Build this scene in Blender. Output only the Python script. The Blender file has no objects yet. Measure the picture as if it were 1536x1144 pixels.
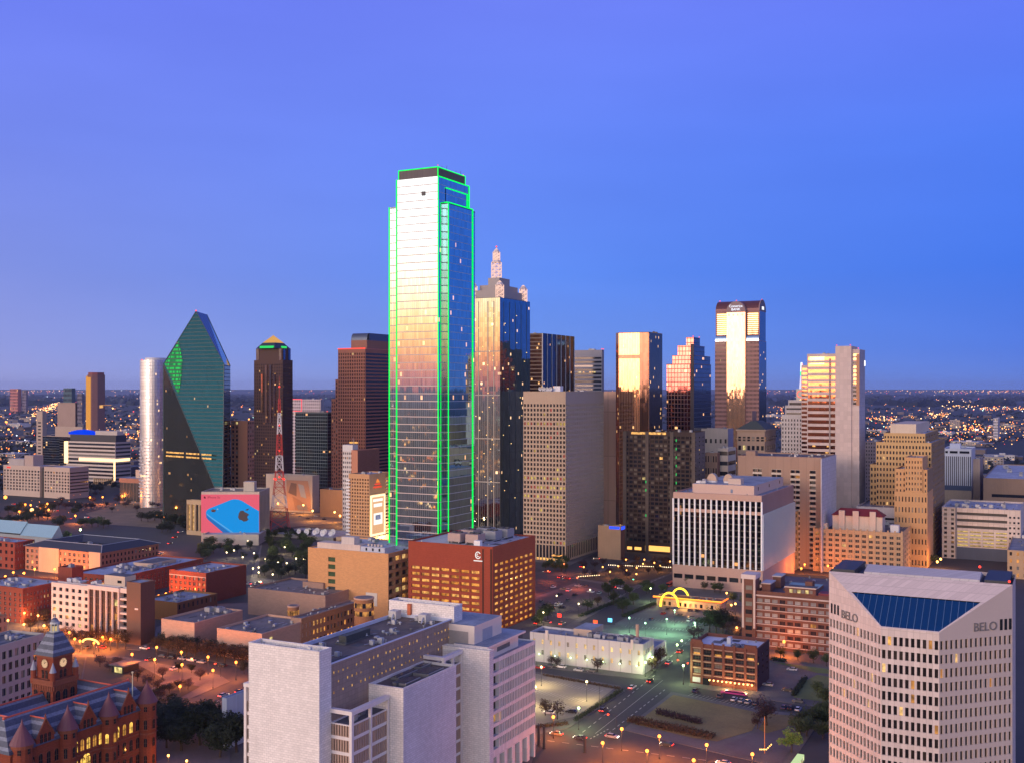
import bpy, bmesh, math, random
from mathutils import Vector
random.seed(7)
S = bpy.context.scene
COL = S.collection
RAD = math.radians
# ---------------------------------------------------------------- camera
F, H, HY = 1640.0, 140.0, 584.0      # focal length in photo pixels, camera height, horizon row
cam_d = bpy.data.cameras.new("camera"); cam = bpy.data.objects.new("camera", cam_d); COL.objects.link(cam)
cam.location = (0, 0, H); cam.rotation_euler = (RAD(90), 0, 0)
cam_d.sensor_width = 36; cam_d.lens = F / 1536 * 36; cam_d.shift_y = (HY - 572) / 1536
cam_d.clip_start = 1; cam_d.clip_end = 200000
S.camera = cam
S.view_settings.view_transform = 'Standard'; S.view_settings.look = 'None'
S.view_settings.exposure = 0; S.view_settings.gamma = 1
S.cycles.use_denoising = True
S.cycles.max_bounces = 5; S.cycles.diffuse_bounces = 2; S.cycles.glossy_bounces = 3
S.cycles.transmission_bounces = 2; S.cycles.volume_bounces = 0
S.cycles.sample_clamp_indirect = 4; S.cycles.caustics_reflective = False; S.cycles.caustics_refractive = False

# ---------------------------------------------------------------- node helper
class NT:
    def __init__(s, nt):
        s.nt = nt; nt.nodes.clear()
    def n(s, t, **kw):
        x = s.nt.nodes.new(t)
        for k, v in kw.items(): setattr(x, k, v)
        return x
    def l(s, a, b): s.nt.links.new(a, b)
    def put(s, sock, v):
        if hasattr(v, 'node'): s.l(v, sock)
        elif v is not None: sock.default_value = v
    def m(s, op, a, b=None, c=None, clamp=False):
        x = s.n('ShaderNodeMath', operation=op, use_clamp=clamp)
        s.put(x.inputs[0], a)
        if b is not None: s.put(x.inputs[1], b)
        if c is not None: s.put(x.inputs[2], c)
        return x.outputs[0]
    def vm(s, op, a, b=None):
        x = s.n('ShaderNodeVectorMath', operation=op)
        s.put(x.inputs[0], a)
        if b is not None: s.put(x.inputs[1], b)
        return x.outputs['Value'] if op in ('DOT_PRODUCT', 'LENGTH') else x.outputs[0]
    def mix(s, f, a, b, bl='MIX'):
        x = s.n('ShaderNodeMix', data_type='RGBA', blend_type=bl)
        s.put(x.inputs[0], f); s.put(x.inputs[6], c4(a)); s.put(x.inputs[7], c4(b))
        return x.outputs[2]
    def ramp(s, f, stops, interp='LINEAR'):
        x = s.n('ShaderNodeValToRGB'); x.color_ramp.interpolation = interp
        e = x.color_ramp.elements
        while len(e) < len(stops): e.new(0.5)
        for el, (p, c) in zip(e, stops): el.position = p; el.color = c4(c)
        s.put(x.inputs[0], f); return x.outputs[0]
    def sep(s, v):
        x = s.n('ShaderNodeSeparateXYZ'); s.put(x.inputs[0], v); return x.outputs
    def comb(s, x, y, z):
        c = s.n('ShaderNodeCombineXYZ'); s.put(c.inputs[0], x); s.put(c.inputs[1], y); s.put(c.inputs[2], z); return c.outputs[0]
    def noise(s, v, sc, det=3, rough=.5):
        x = s.n('ShaderNodeTexNoise'); s.put(x.inputs['Vector'], v); x.inputs['Scale'].default_value = sc
        x.inputs['Detail'].default_value = det; x.inputs['Roughness'].default_value = rough
        return x.outputs['Fac']
    def white(s, v):
        x = s.n('ShaderNodeTexWhiteNoise', noise_dimensions='3D'); s.put(x.inputs['Vector'], v); return x.outputs
def c4(c):
    if hasattr(c, 'node') or isinstance(c, (int, float)): return c
    return tuple(c) + (1,) if len(c) == 3 else c

# ---------------------------------------------------------------- sky: dusk gradient, afterglow in the west behind the camera
W = bpy.data.worlds.new("World"); S.world = W; W.use_nodes = True
k = NT(W.node_tree)
d = k.n('ShaderNodeTexCoord').outputs['Generated']
d = k.vm('NORMALIZE', d)
dx, dy, dz = k.sep(d)[0:3]
el = k.m('ARCSINE', dz)                                # elevation in radians
e1 = k.m('DIVIDE', el, 1.5708, clamp=True)             # 0..1 = horizon..zenith
E_ = lambda deg: deg / 90.0
front = k.ramp(e1, [(0, (.25, .36, .80)), (E_(2), (.17, .32, .86)), (E_(6), (.122, .275, .91)), (E_(12), (.135, .255, .95)), (E_(20), (.165, .235, .96)), (E_(38), (.095, .12, .50)), (1, (.055, .07, .30))])
left = k.ramp(e1, [(0, (.37, .39, .74)), (E_(2), (.30, .345, .75)), (E_(6), (.23, .30, .79)), (E_(12), (.185, .26, .87)), (E_(20), (.155, .215, .93)), (E_(38), (.095, .12, .50)), (1, (.055, .07, .30))])
right = k.ramp(e1, [(0, (.13, .24, .74)), (E_(2), (.085, .20, .77)), (E_(6), (.06, .195, .86)), (E_(12), (.08, .21, .92)), (E_(20), (.13, .2, .94)), (E_(38), (.095, .12, .50)), (1, (.055, .07, .30))])
hl = k.m('SQRT', k.m('ADD', k.m('MULTIPLY', dx, dx), k.m('ADD', k.m('MULTIPLY', dy, dy), 1e-6)))
ax = k.m('DIVIDE', dx, hl); ay = k.m('DIVIDE', dy, hl)
fl = k.m('MULTIPLY_ADD', ax, -2.2, 0.0, clamp=True)
fr = k.m('MULTIPLY_ADD', ax, 2.2, 0.0, clamp=True)
sky = k.mix(fl, front, left); sky = k.mix(fr, sky, right)
SUN_AZ = RAD(-138)
west = k.ramp(e1, [(0, (.95, .30, .26)), (E_(1.0), (1.5, .52, .36)), (E_(2.0), (2.2, .95, .42)), (E_(3.4), (2.6, 1.6, .68)), (E_(5.2), (2.7, 2.2, 1.5)), (E_(8), (2.9, 2.75, 2.6)), (E_(14), (2.5, 2.45, 2.5)), (E_(20), (1.5, 1.5, 1.75)), (E_(32), (.5, .5, .76)), (E_(60), (.11, .13, .40)), (1, (.055, .07, .30))])
dw = k.m('ADD', k.m('MULTIPLY', ax, math.sin(SUN_AZ)), k.m('MULTIPLY', ay, math.cos(SUN_AZ)))
mr = k.n('ShaderNodeMapRange', interpolation_type='SMOOTHSTEP'); k.l(dw, mr.inputs[0])
mr.inputs[1].default_value = -.25; mr.inputs[2].default_value = .66
sky = k.mix(mr.outputs[0], sky, west)
cl = k.noise(k.comb(k.m('MULTIPLY', dx, 2.0), k.m('MULTIPLY', dy, 2.0), k.m('MULTIPLY', dz, 9.0)), 1.6, 4)   # thin uneven veil
sky = k.mix(1.0, sky, k.ramp(cl, [(.3, (.95, .95, .96)), (.7, (1.05, 1.04, 1.03))]), 'MULTIPLY')
low = k.m('LESS_THAN', dz, 0.0)
sky = k.mix(low, sky, (.05, .055, .09))
bg = k.n('ShaderNodeBackground'); k.l(sky, bg.inputs[0]); bg.inputs[1].default_value = 1.0
k.l(bg.outputs[0], k.n('ShaderNodeOutputWorld').inputs[0])
# last glow of the sun that has set behind the camera
sd = bpy.data.lights.new("sun", 'SUN'); sd.energy = 1.6; sd.angle = RAD(22); sd.color = (1, .63, .46)
sun = bpy.data.objects.new("sun", sd); COL.objects.link(sun)
_el = RAD(7); _v = Vector((math.sin(SUN_AZ) * math.cos(_el), math.cos(SUN_AZ) * math.cos(_el), math.sin(_el)))
sun.rotation_euler = _v.to_track_quat('Z', 'Y').to_euler()

# ---------------------------------------------------------------- materials
_mc = {}
def _new(name):
    m = bpy.data.materials.new(name); m.use_nodes = True; return m, NT(m.node_tree)
def _out(k, sh): k.l(sh, k.n('ShaderNodeOutputMaterial').inputs[0])
def wall(col, pat=None, sx=1.2, sz=.4, var=.14, rough=.85, lines=.75, bump=0):
    """masonry / concrete / render: pattern + large blotches + vertical weather streaks"""
    key = ('w', col, pat, sx, sz, var, rough, lines)
    if key in _mc: return _mc[key]
    m, k = _new('masonry')
    tc = k.n('ShaderNodeTexCoord').outputs['Object']
    x, y, z = k.sep(tc)[0:3]
    s = k.m('ADD', x, y)
    p = k.comb(s, z, k.m('SUBTRACT', x, y))
    c = c4(col)
    dark = tuple(v * (1 - var) for v in col); lite = tuple(min(1, v * (1 + var)) for v in col)
    n1 = k.noise(tc, .07, 4); n2 = k.noise(k.comb(s, k.m('MULTIPLY', z, .06), 0.0), .9, 3); n3 = k.noise(tc, 2.2, 2)
    f = k.m('MULTIPLY_ADD', n1, .45, k.m('MULTIPLY_ADD', n2, .35, k.m('MULTIPLY', n3, .3)))
    colr = k.mix(k.m('MULTIPLY_ADD', f, 2.2, -.72, clamp=True), dark, lite)
    if pat:
        b = k.n('ShaderNodeTexBrick'); k.l(p, b.inputs['Vector'])
        b.inputs['Scale'].default_value = 1; b.inputs['Brick Width'].default_value = sx; b.inputs['Row Height'].default_value = sz
        b.inputs['Mortar Size'].default_value = min(sx, sz) * (.09 if pat == 'brick' else .04)
        b.offset = .5 if pat == 'brick' else 0
        b.inputs['Color1'].default_value = (1.05, 1.05, 1.05, 1); b.inputs['Color2'].default_value = (.9, .9, .9, 1)
        b.inputs['Mortar'].default_value = (lines, lines, lines, 1)
        colr = k.mix(1.0, colr, b.outputs[0], 'MULTIPLY')
    pb = k.n('ShaderNodeBsdfPrincipled'); k.l(colr, pb.inputs['Base Color'])
    pb.inputs['Roughness'].default_value = rough; pb.inputs['Specular IOR Level'].default_value = .25
    _out(k, pb.outputs[0]); _mc[key] = m; return m
def flat(col, rough=.6, metal=0., var=.1, name='painted'):
    key = ('f', col, rough, metal, name)
    if key in _mc: return _mc[key]
    m, k = _new(name)
    tc = k.n('ShaderNodeTexCoord').outputs['Object']
    n1 = k.noise(tc, .8, 3)
    colr = k.mix(n1, tuple(v * (1 - var) for v in col), tuple(min(1, v * (1 + var)) for v in col))
    pb = k.n('ShaderNodeBsdfPrincipled'); k.l(colr, pb.inputs['Base Color'])
    pb.inputs['Roughness'].default_value = rough; pb.inputs['Metallic'].default_value = metal
    _out(k, pb.outputs[0]); _mc[key] = m; return m
def roofm(col=(.26, .27, .30), var=.35):
    key = ('r', col, var)
    if key in _mc: return _mc[key]
    m, k = _new('roofing')
    tc = k.n('ShaderNodeTexCoord').outputs['Object']
    n1 = k.noise(tc, .09, 5, .6); n2 = k.noise(tc, 1.1, 4, .7)
    f = k.m('MULTIPLY_ADD', n1, .8, k.m('MULTIPLY', n2, .4))
    colr = k.mix(k.m('MULTIPLY_ADD', f, 3.2, -1.35, clamp=True), tuple(v * (1 - var) for v in col), tuple(min(1, v * (1 + var * .6)) for v in col))
    b = k.n('ShaderNodeTexBrick'); k.l(tc, b.inputs['Vector']); b.inputs['Scale'].default_value = 1
    b.inputs['Brick Width'].default_value = 9; b.inputs['Row Height'].default_value = 3; b.inputs['Mortar Size'].default_value = .07
    b.inputs['Color1'].default_value = (1.04, 1.04, 1.04, 1); b.inputs['Color2'].default_value = (.95, .95, .95, 1); b.inputs['Mortar'].default_value = (.82, .82, .82, 1)
    colr = k.mix(1.0, colr, b.outputs[0], 'MULTIPLY')
    pb = k.n('ShaderNodeBsdfPrincipled'); k.l(colr, pb.inputs['Base Color']); pb.inputs['Roughness'].default_value = .8
    _out(k, pb.outputs[0]); _mc[key] = m; return m
def emit(col, st, name='glowing', sample=True):
    key = ('e', col, st, sample)
    if key in _mc: return _mc[key]
    m, k = _new(name)
    e = k.n('ShaderNodeEmission'); e.inputs[0].default_value = c4(col); e.inputs[1].default_value = st
    _out(k, e.outputs[0])
    m.cycles.emission_sampling = 'FRONT' if sample else 'NONE'
    _mc[key] = m; return m
def curtain(col, colw=1.6, rowh=4., lit=.02, litcol=(1, .55, .2), lst=1.6, band=None, bandw=.14, mull=None, mullw=.08, rough=.05, jit=.004, blk=1, lz=1e9):
    """reflective glass curtain wall: coated panes with slight tilt differences, mullions, spandrel bands, a few lit panes"""
    key = ('c', col, colw, rowh, lit, litcol, lst, band, bandw, mull, mullw, rough, jit, blk, lz)
    if key in _mc: return _mc[key]
    m, k = _new('coated_glass')
    tc = k.n('ShaderNodeTexCoord').outputs['Object']
    x, y, z = k.sep(tc)[0:3]
    s = k.m('ADD', x, y)
    cs = k.m('DIVIDE', s, colw); rz = k.m('DIVIDE', z, rowh)
    fs = k.m('FRACT', k.m('ADD', cs, 1000.0)); fz = k.m('FRACT', rz)
    cell = k.comb(k.m('FLOOR', cs), k.m('FLOOR', rz), k.m('FLOOR', k.m('DIVIDE', k.m('SUBTRACT', x, y), 60.)))
    wn = k.white(cell)
    nrm = k.n('ShaderNodeNewGeometry').outputs['Normal']
    off = k.vm('SCALE', k.vm('SUBTRACT', wn['Color'], (.5, .5, .5)));
    off.node.inputs['Scale'].default_value = jit * 2
    nn = k.vm('NORMALIZE', k.vm('ADD', nrm, off))
    pb = k.n('ShaderNodeBsdfPrincipled')
    k.l(k.mix(wn['Value'], tuple(c * .86 for c in col), tuple(min(1, c * 1.08) for c in col)), pb.inputs['Base Color'])
    pb.inputs['Metallic'].default_value = 1; pb.inputs['Roughness'].default_value = rough; k.l(nn, pb.inputs['Normal'])
    cell2 = k.comb(k.m('FLOOR', k.m('DIVIDE', cs, blk)), k.m('ADD', k.m('FLOOR', rz), 31.7), 3.3)
    w2 = k.white(cell2)
    on = k.m('LESS_THAN', k.m('MULTIPLY_ADD', wn['Value'], .25 if blk > 1 else 0, w2['Value']), lit)
    if lz < 1e8: on = k.m('MULTIPLY', on, k.m('LESS_THAN', z, lz))
    on = k.m('MULTIPLY', on, k.m('LESS_THAN', k.m('ABSOLUTE', k.m('SUBTRACT', fz, .55)), .27))
    pb.inputs['Emission Color'].default_value = c4(litcol)
    k.l(k.m('MULTIPLY', on, k.m('MULTIPLY_ADD', wn['Value'], lst, lst * .4)), pb.inputs['Emission Strength'])
    sh = pb.outputs[0]
    def lay(mask, colr, sh):
        b = k.n('ShaderNodeBsdfPrincipled'); b.inputs['Base Color'].default_value = c4(colr); b.inputs['Roughness'].default_value = .45
        mx = k.n('ShaderNodeMixShader'); k.l(mask, mx.inputs[0]); k.l(sh, mx.inputs[1]); k.l(b.outputs[0], mx.inputs[2]); return mx.outputs[0]
    if mull: sh = lay(k.m('LESS_THAN', fs, mullw), mull, sh)
    if band: sh = lay(k.m('LESS_THAN', fz, bandw), band, sh)
    _out(k, sh); m.cycles.emission_sampling = 'NONE'; _mc[key] = m; return m
def pane(col=(.016, .018, .024), rough=.09, name='dark_glass', spec=.6):
    key = ('p', col, rough, spec)
    if key in _mc: return _mc[key]
    m, k = _new(name)
    n = k.noise(k.n('ShaderNodeTexCoord').outputs['Object'], .5, 2)
    pb = k.n('ShaderNodeBsdfPrincipled'); k.l(k.mix(n, tuple(c * .6 for c in col), tuple(c * 1.5 for c in col)), pb.inputs['Base Color'])
    pb.inputs['Roughness'].default_value = rough; pb.inputs['Specular IOR Level'].default_value = spec
    _out(k, pb.outputs[0]); _mc[key] = m; return m
def litpane(col, st):
    """lit room behind glass: uneven interior brightness"""
    key = ('lp', col, st)
    if key in _mc: return _mc[key]
    m, k = _new('lit_glass')
    n = k.noise(k.n('ShaderNodeNewGeometry').outputs['Position'], .45, 2)
    pb = k.n('ShaderNodeBsdfPrincipled'); pb.inputs['Base Color'].default_value = (.03, .025, .02, 1); pb.inputs['Roughness'].default_value = .12
    pb.inputs['Emission Color'].default_value = c4(col)
    k.l(k.m('MULTIPLY', k.m('MULTIPLY_ADD', n, 2.2, -.45, clamp=True), st), pb.inputs['Emission Strength'])
    _out(k, pb.outputs[0]); m.cycles.emission_sampling = 'NONE'; _mc[key] = m; return m
DARKP = pane(spec=.4); BLUEP = pane((.03, .045, .07), .07, spec=.8); BROWNP = pane((.035, .026, .022), .1); BLIND = pane((.16, .15, .14), .3)
GLMIX = [DARKP] * 5 + [BROWNP, pane((.05, .046, .042), .25), pane((.03, .035, .045), .08), BLIND]
LITS = [litpane((1, .5, .13), 1.5), litpane((1, .6, .22), 1.2), litpane((1, .42, .1), .7), litpane((1, .78, .3), 1.0)]
YEL = [litpane((1, .75, .16), .9), litpane((1, .7, .12), .5)]

# ---------------------------------------------------------------- mesh builder
class MB:
    def __init__(s): s.v = []; s.f = []; s.mi = []; s.mats = []
    def _m(s, mat):
        if mat not in s.mats: s.mats.append(mat)
        return s.mats.index(mat)
    def face(s, pts, mat):
        n = len(s.v); s.v.extend([tuple(p) for p in pts]); s.f.append(tuple(range(n, n + len(pts)))); s.mi.append(s._m(mat))
    def box(s, x0, x1, y0, y1, z0, z1, mat, bottom=False, top=None):
        a = [(x0, y0), (x1, y0), (x1, y1), (x0, y1)]
        s.prism(a, z0, z1, mat, bottom, top)
    def prism(s, poly, z0, z1, mat, bottom=False, top=None, notop=False):
        n = len(poly)
        for i in range(n):
            p, q = poly[i], poly[(i + 1) % n]
            s.face([(p[0], p[1], z0), (q[0], q[1], z0), (q[0], q[1], z1), (p[0], p[1], z1)], mat)
        if not notop: s.face([(p[0], p[1], z1) for p in poly], top or mat)
        if bottom: s.face([(p[0], p[1], z0) for p in reversed(poly)], mat)
    def frust(s, cx, cy, r0, r1, z0, z1, n, mat, rot=0, cap=True, sx=1, sy=1):
        A = [rot + 2 * math.pi * i / n for i in range(n)]
        b = [(cx + r0 * math.cos(t) * sx, cy + r0 * math.sin(t) * sy, z0) for t in A]; t_ = [(cx + r1 * math.cos(t) * sx, cy + r1 * math.sin(t) * sy, z1) for t in A]
        for i in range(n):
            j = (i + 1) % n
            if r1 < 1e-4: s.face([b[i], b[j], t_[i]], mat)
            else: s.face([b[i], b[j], t_[j], t_[i]], mat)
        if cap and r1 > 1e-4: s.face(t_, mat)
    def tube(s, a, b, r, mat, n=5, r2=None):
        a = Vector(a); b = Vector(b); d = b - a
        if d.length < 1e-6: return
        q = d.to_track_quat('Z', 'Y'); r2 = r if r2 is None else r2
        c = [q @ Vector((math.cos(2 * math.pi * i / n), math.sin(2 * math.pi * i / n), 0)) for i in range(n)]
        A = [a + v * r for v in c]; B_ = [b + v * r2 for v in c]
        for i in range(n):
            j = (i + 1) % n; s.face([A[i], A[j], B_[j], B_[i]], mat)
        s.face(list(reversed(A)), mat); s.face(B_, mat)
    def ball(s, c, r, mat, n=8, m=5, sz=1):
        c = Vector(c)
        P = [[c + Vector((r * math.sin(math.pi * j / m) * math.cos(2 * math.pi * i / n), r * math.sin(math.pi * j / m) * math.sin(2 * math.pi * i / n), -r * sz * math.cos(math.pi * j / m))) for i in range(n)] for j in range(m + 1)]
        for j in range(m):
            for i in range(n):
                i2 = (i + 1) % n
                if j == 0: s.face([P[0][0], P[1][i2], P[1][i]], mat)
                elif j == m - 1: s.face([P[j][i], P[j][i2], P[m][0]], mat)
                else: s.face([P[j][i], P[j][i2], P[j + 1][i2], P[j + 1][i]], mat)
    def mesh(s, name):
        me = bpy.data.meshes.new(name); me.from_pydata(s.v, [], s.f)
        for m in s.mats: me.materials.append(m)
        if len(s.mats) > 1: me.polygons.foreach_set('material_index', s.mi)
        me.update(); return me
    def build(s, name, parent=None, smooth=False):
        if not s.f: return None
        me = s.mesh(name)
        if smooth: me.polygons.foreach_set('use_smooth', [True] * len(me.polygons))
        return link(name, me, parent)
def link(name, me, parent=None):
    o = bpy.data.objects.new(name, me); COL.objects.link(o)
    if parent: o.parent = parent
    return o
def tag(o, label=None, cat=None, group=None, kind=None):
    if label: o['label'] = label
    if cat: o['category'] = cat
    if group: o['group'] = group
    if kind: o['kind'] = kind
    return o
def empty(name, loc, rz=0, label=None, cat=None, group=None):
    o = bpy.data.objects.new(name, None); COL.objects.link(o); o.empty_display_size = .5
    o.location = loc; o.rotation_euler = (0, 0, rz); return tag(o, label, cat, group)
def cor(px, Y): return ((px - 768) / F * Y, Y)
def zat(py, Y): return H - (py - HY) / F * Y
def gp(px, py):
    Y = F * H / (py - HY); return ((px - 768) / F * Y, Y)
def gpz(px, py, z):
    Y = F * (H - z) / (py - HY); return ((px - 768) / F * Y, Y)
GA = 27.0
def along_v(C, a, px):
    t = (px - 768) / F; a = RAD(a); return (C[0] - t * C[1]) / (math.cos(a) + t * math.sin(a))
def along_u(C, a, px):
    t = (px - 768) / F; a = RAD(a); return (t * C[1] - C[0]) / (math.sin(a) - t * math.cos(a))

# ---------------------------------------------------------------- buildings
def G(mat, cols, rows, fw=.55, fh=.55, **kw): return dict(kind='grid', mat=mat, cols=cols, rows=rows, fw=fw, fh=fh, **kw)
def P_(mat): return dict(kind='plain', mat=mat)
def C_(mat): return dict(kind='glass', mat=mat)
class B:
    """a building; local x runs along its right-hand face, local y along its left-hand face, corner at the origin"""
    def __init__(s, name, label, cat, px, Y, pl=None, pr=None, yt=None, a=GA, group=None, h=None):
        s.C = cor(px, Y); s.Y = Y; s.a = a
        s.Lv = along_v(s.C, a, pl) if pl is not None else 20.
        s.Lu = along_u(s.C, a, pr) if pr is not None else 20.
        s.h = h if h is not None else zat(yt, Y)
        s.root = empty(name, (s.C[0], s.C[1], 0), RAD(90 - a), label, cat, group)
        s.wall = MB(); s.glass = MB(); s.wins = []; s.roof = MB(); s.roofs = []
    def v(s, px, base=None): return along_v(s.C, s.a, px)
    def u(s, px): return along_u(s.C, s.a, px)
    def z(s, py, dx=0, dy=0):
        return zat(py, s.C[1] + dx * math.cos(RAD(s.a)) + dy * math.sin(RAD(s.a)))
    def fac(s, O, D, N, L, z0, z1, sp):
        """O start (x,y); D unit along; N outward"""
        P = lambda t, z, r=0: (O[0] + D[0] * t - N[0] * r, O[1] + D[1] * t - N[1] * r, z)
        flip = (D[0] * N[1] - D[1] * N[0]) > 0     # keep normals outward
        def q(mb, t0, t1, a, b, mat, r=0):
            pts = [P(t0, a, r), P(t1, a, r), P(t1, b, r), P(t0, b, r)]
            mb.face(pts[::-1] if flip else pts, mat)
        if sp is None: return
        kd = sp['kind']
        if kd == 'plain': q(s.wall, 0, L, z0, z1, sp['mat']); return
        if kd == 'glass': q(s.glass, 0, L, z0, z1, sp['mat']); return
        mat = sp['mat']; cols, rows, fw, fh = sp['cols'], sp['rows'], sp['fw'], sp['fh']
        ml, mr_, mt, mb_ = sp.get('ml', 0), sp.get('mr', 0), sp.get('mt', 0), sp.get('mb', 0)
        rec = sp.get('rec', .45); lit = sp.get('lit', .06); lits = sp.get('lits', LITS); gl = sp.get('glass', GLMIX)
        rmat = sp.get('rmat', mat); spm = sp.get('span', mat); pier = sp.get('pier', mat)
        pw = (L - ml - mr_) / cols; ph = (z1 - z0 - mt - mb_) / rows; w = pw * fw; h = ph * fh
        if mt: q(s.wall, 0, L, z1 - mt, z1, mat)
        if mb_: q(s.wall, 0, L, z0, z0 + mb_, sp.get('bmat', mat))
        zb, zt = z0 + mb_, z1 - mt
        if ml: q(s.wall, 0, ml, zb, zt, mat)
        if mr_: q(s.wall, L - mr_, L, zb, zt, mat)
        up = sp.get('up', .5)
        rowlit = [random.random() < sp.get('rowlit', 0) for _ in range(rows)]
        hole = lambda a, b: None
        for r in range(rows):
            a = zb + r * ph + (ph - h) * up; b = a + h
            q(s.wall, ml, L - mr_, zb + r * ph, a, spm); q(s.wall, ml, L - mr_, b, zb + (r + 1) * ph, spm)
            prev = ml
            for c in range(cols):
                t0 = ml + c * pw + (pw - w) / 2; t1 = t0 + w
                q(s.wall, prev, t0, a, b, pier); prev = t1
                for (pp) in ([P(t0, a), P(t0, a, rec), P(t0, b, rec), P(t0, b)], [P(t1, a), P(t1, b), P(t1, b, rec), P(t1, a, rec)],
                             [P(t0, a), P(t1, a), P(t1, a, rec), P(t0, a, rec)], [P(t0, b), P(t0, b, rec), P(t1, b, rec), P(t1, b)]):
                    s.wall.face(pp, rmat)
                on = random.random() < (.75 if rowlit[r] else lit)
                s.wins.append((P((t0 + t1) / 2, (a + b) / 2, rec - .03), D, flip, w, h, random.choice(lits) if on else random.choice(gl), sp.get('bars', 0), on))
            q(s.wall, prev, L - mr_, a, b, pier)
        fin = sp.get('fin')
        if fin:
            fm, fwid, fdep = fin
            for c in range(cols + 1):
                t = ml + c * pw
                A = P(t - fwid / 2, 0, .0); Bq = P(t + fwid / 2, 0, -fdep)
                xs = sorted((A[0], Bq[0])); ys = sorted((A[1], Bq[1]))
                s.wall.box(xs[0], xs[1], ys[0], ys[1], z0 + sp.get('fz0', 0), z1 - sp.get('fz1', 0), fm, True)
    def block(s, x0, x1, y0, y1, z0, z1, L=None, R=None, bk=None, roof=None, par=.9, cop=None, flat_=False):
        bk = bk or P_(L['mat'] if L and L['kind'] != 'glass' else (R['mat'] if R and R['kind'] != 'glass' else wall((.2, .18, .17))))
        s.fac((x0, y0), (0, 1), (-1, 0), y1 - y0, z0, z1, L)
        s.fac((x0, y0), (1, 0), (0, -1), x1 - x0, z0, z1, R)
        s.fac((x1, y0), (0, 1), (1, 0), y1 - y0, z0, z1, bk)
        s.fac((x0, y1), (1, 0), (0, 1), x1 - x0, z0, z1, bk)
        rm = roof or roofm()
        s.roofs.append((x0, x1, y0, y1, z1 - par))
        cm = cop or bk['mat']
        zr = z1 - par
        s.roof.face([(x0 + .4, y0 + .4, zr), (x1 - .4, y0 + .4, zr), (x1 - .4, y1 - .4, zr), (x0 + .4, y1 - .4, zr)], rm)
        e, t = .06, .45
        for bx in ((x0 - e, x0 + t, y0 + t, y1 - t), (x1 - t, x1 + e, y0 + t, y1 - t), (x0 - e, x1 + e, y0 - e, y0 + t), (x0 - e, x1 + e, y1 - t, y1 + e)):
            s.roof.box(bx[0], bx[1], bx[2], bx[3], z1 - .25, z1 + .12, cm, True)
            s.roof.box(bx[0] + .08, bx[1] - .08, bx[2] + .08, bx[3] - .08, zr - .05, z1 - .2, cm)
    def part(s, mb, name, parent=None, label=None, smooth=False):
        o = mb.build(name, parent or s.root, smooth)
        if o and label: o['label'] = label
        return o
    def units(s, x0, x1, y0, y1, z, n, big=4., col=(.5, .5, .52)):
        """air handling units, ducts and vents on a roof"""
        for i in range(n):
            m = MB(); kk = random.choice((.55, .7, .85, 1.0)); mt = flat(tuple(round(c * kk, 3) for c in col), .5, .2)
            w, l, hh = random.uniform(.35, 1) * big, random.uniform(.35, 1) * big * .8, random.uniform(.3, .75) * big * .7
            x = random.uniform(x0, max(x0 + .1, x1 - w)); y = random.uniform(y0, max(y0 + .1, y1 - l))
            m.box(x, x + w, y, y + l, z + .25, z + .25 + hh, mt, True)
            m.box(x + .2, x + w - .2, y + .2, y + l - .2, z - .02, z + .26, mt)
            if random.random() < .6: m.frust(x + w / 2, y + l / 2, min(w, l) * .35, min(w, l) * .35, z + hh + .24, z + hh + .6, 10, flat((.12, .12, .13)))
            if random.random() < .5: m.tube((x + w, y + l / 2, z + .6), (x + w + random.uniform(1, 3), y + l / 2, z + .6), .3, mt, 6)
            s.part(m, 'rooftop_unit')
    def box(s, name, x0, x1, y0, y1, z0, z1, mat, top=None, label=None):
        m = MB(); m.box(x0, x1, y0, y1, z0, z1, mat, False, top); return s.part(m, name, None, label)
    def clutter(s):
        if s.Y > 960: return
        r = random.Random(int(s.Y * 13 + s.h))
        for (x0, x1, y0, y1, z) in s.roofs:
            A = (x1 - x0) * (y1 - y0)
            if A < 160: continue
            for i in range(int(min(16, 3 + A / 110))):
                m = MB(); x, y = r.uniform(x0 + 1.5, x1 - 3), r.uniform(y0 + 1.5, y1 - 3); t = r.random()
                mt = flat(r.choice(((.45, .46, .48), (.25, .25, .26), (.12, .12, .125))), .5, .2)
                if t < .4: m.frust(x, y, .35, .35, z - .02, z + r.uniform(.6, 1.4), 8, mt); m.frust(x, y, .6, .5, z + .6, z + .85, 8, mt)
                elif t < .7: w = r.uniform(.8, 2.2); m.box(x, x + w, y, y + w * .7, z - .02, z + r.uniform(.5, 1.3), mt)
                else: L = r.uniform(3, 9); m.tube((x, y, z + .3), (min(x1 - 1, x + L), y, z + .3), .16, mt, 5)
                s.part(m, 'roof_vent')
            m = s.roof; pm = [roofm((.10, .10, .105), .4), roofm((.22, .21, .21), .4)]
            for i in range(int(min(7, 1 + A / 250))):
                w, l = r.uniform(2, 7), r.uniform(1.5, 5); x, y = r.uniform(x0 + 1, max(x0 + 1.1, x1 - w - 1)), r.uniform(y0 + 1, max(y0 + 1.1, y1 - l - 1)); zz = z + .01 + .006 * i
                m.face([(x, y, zz), (min(x + w, x1 - .6), y, zz), (min(x + w, x1 - .6), min(y + l, y1 - .6), zz), (x, min(y + l, y1 - .6), zz)], pm[i % 2])
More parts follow.
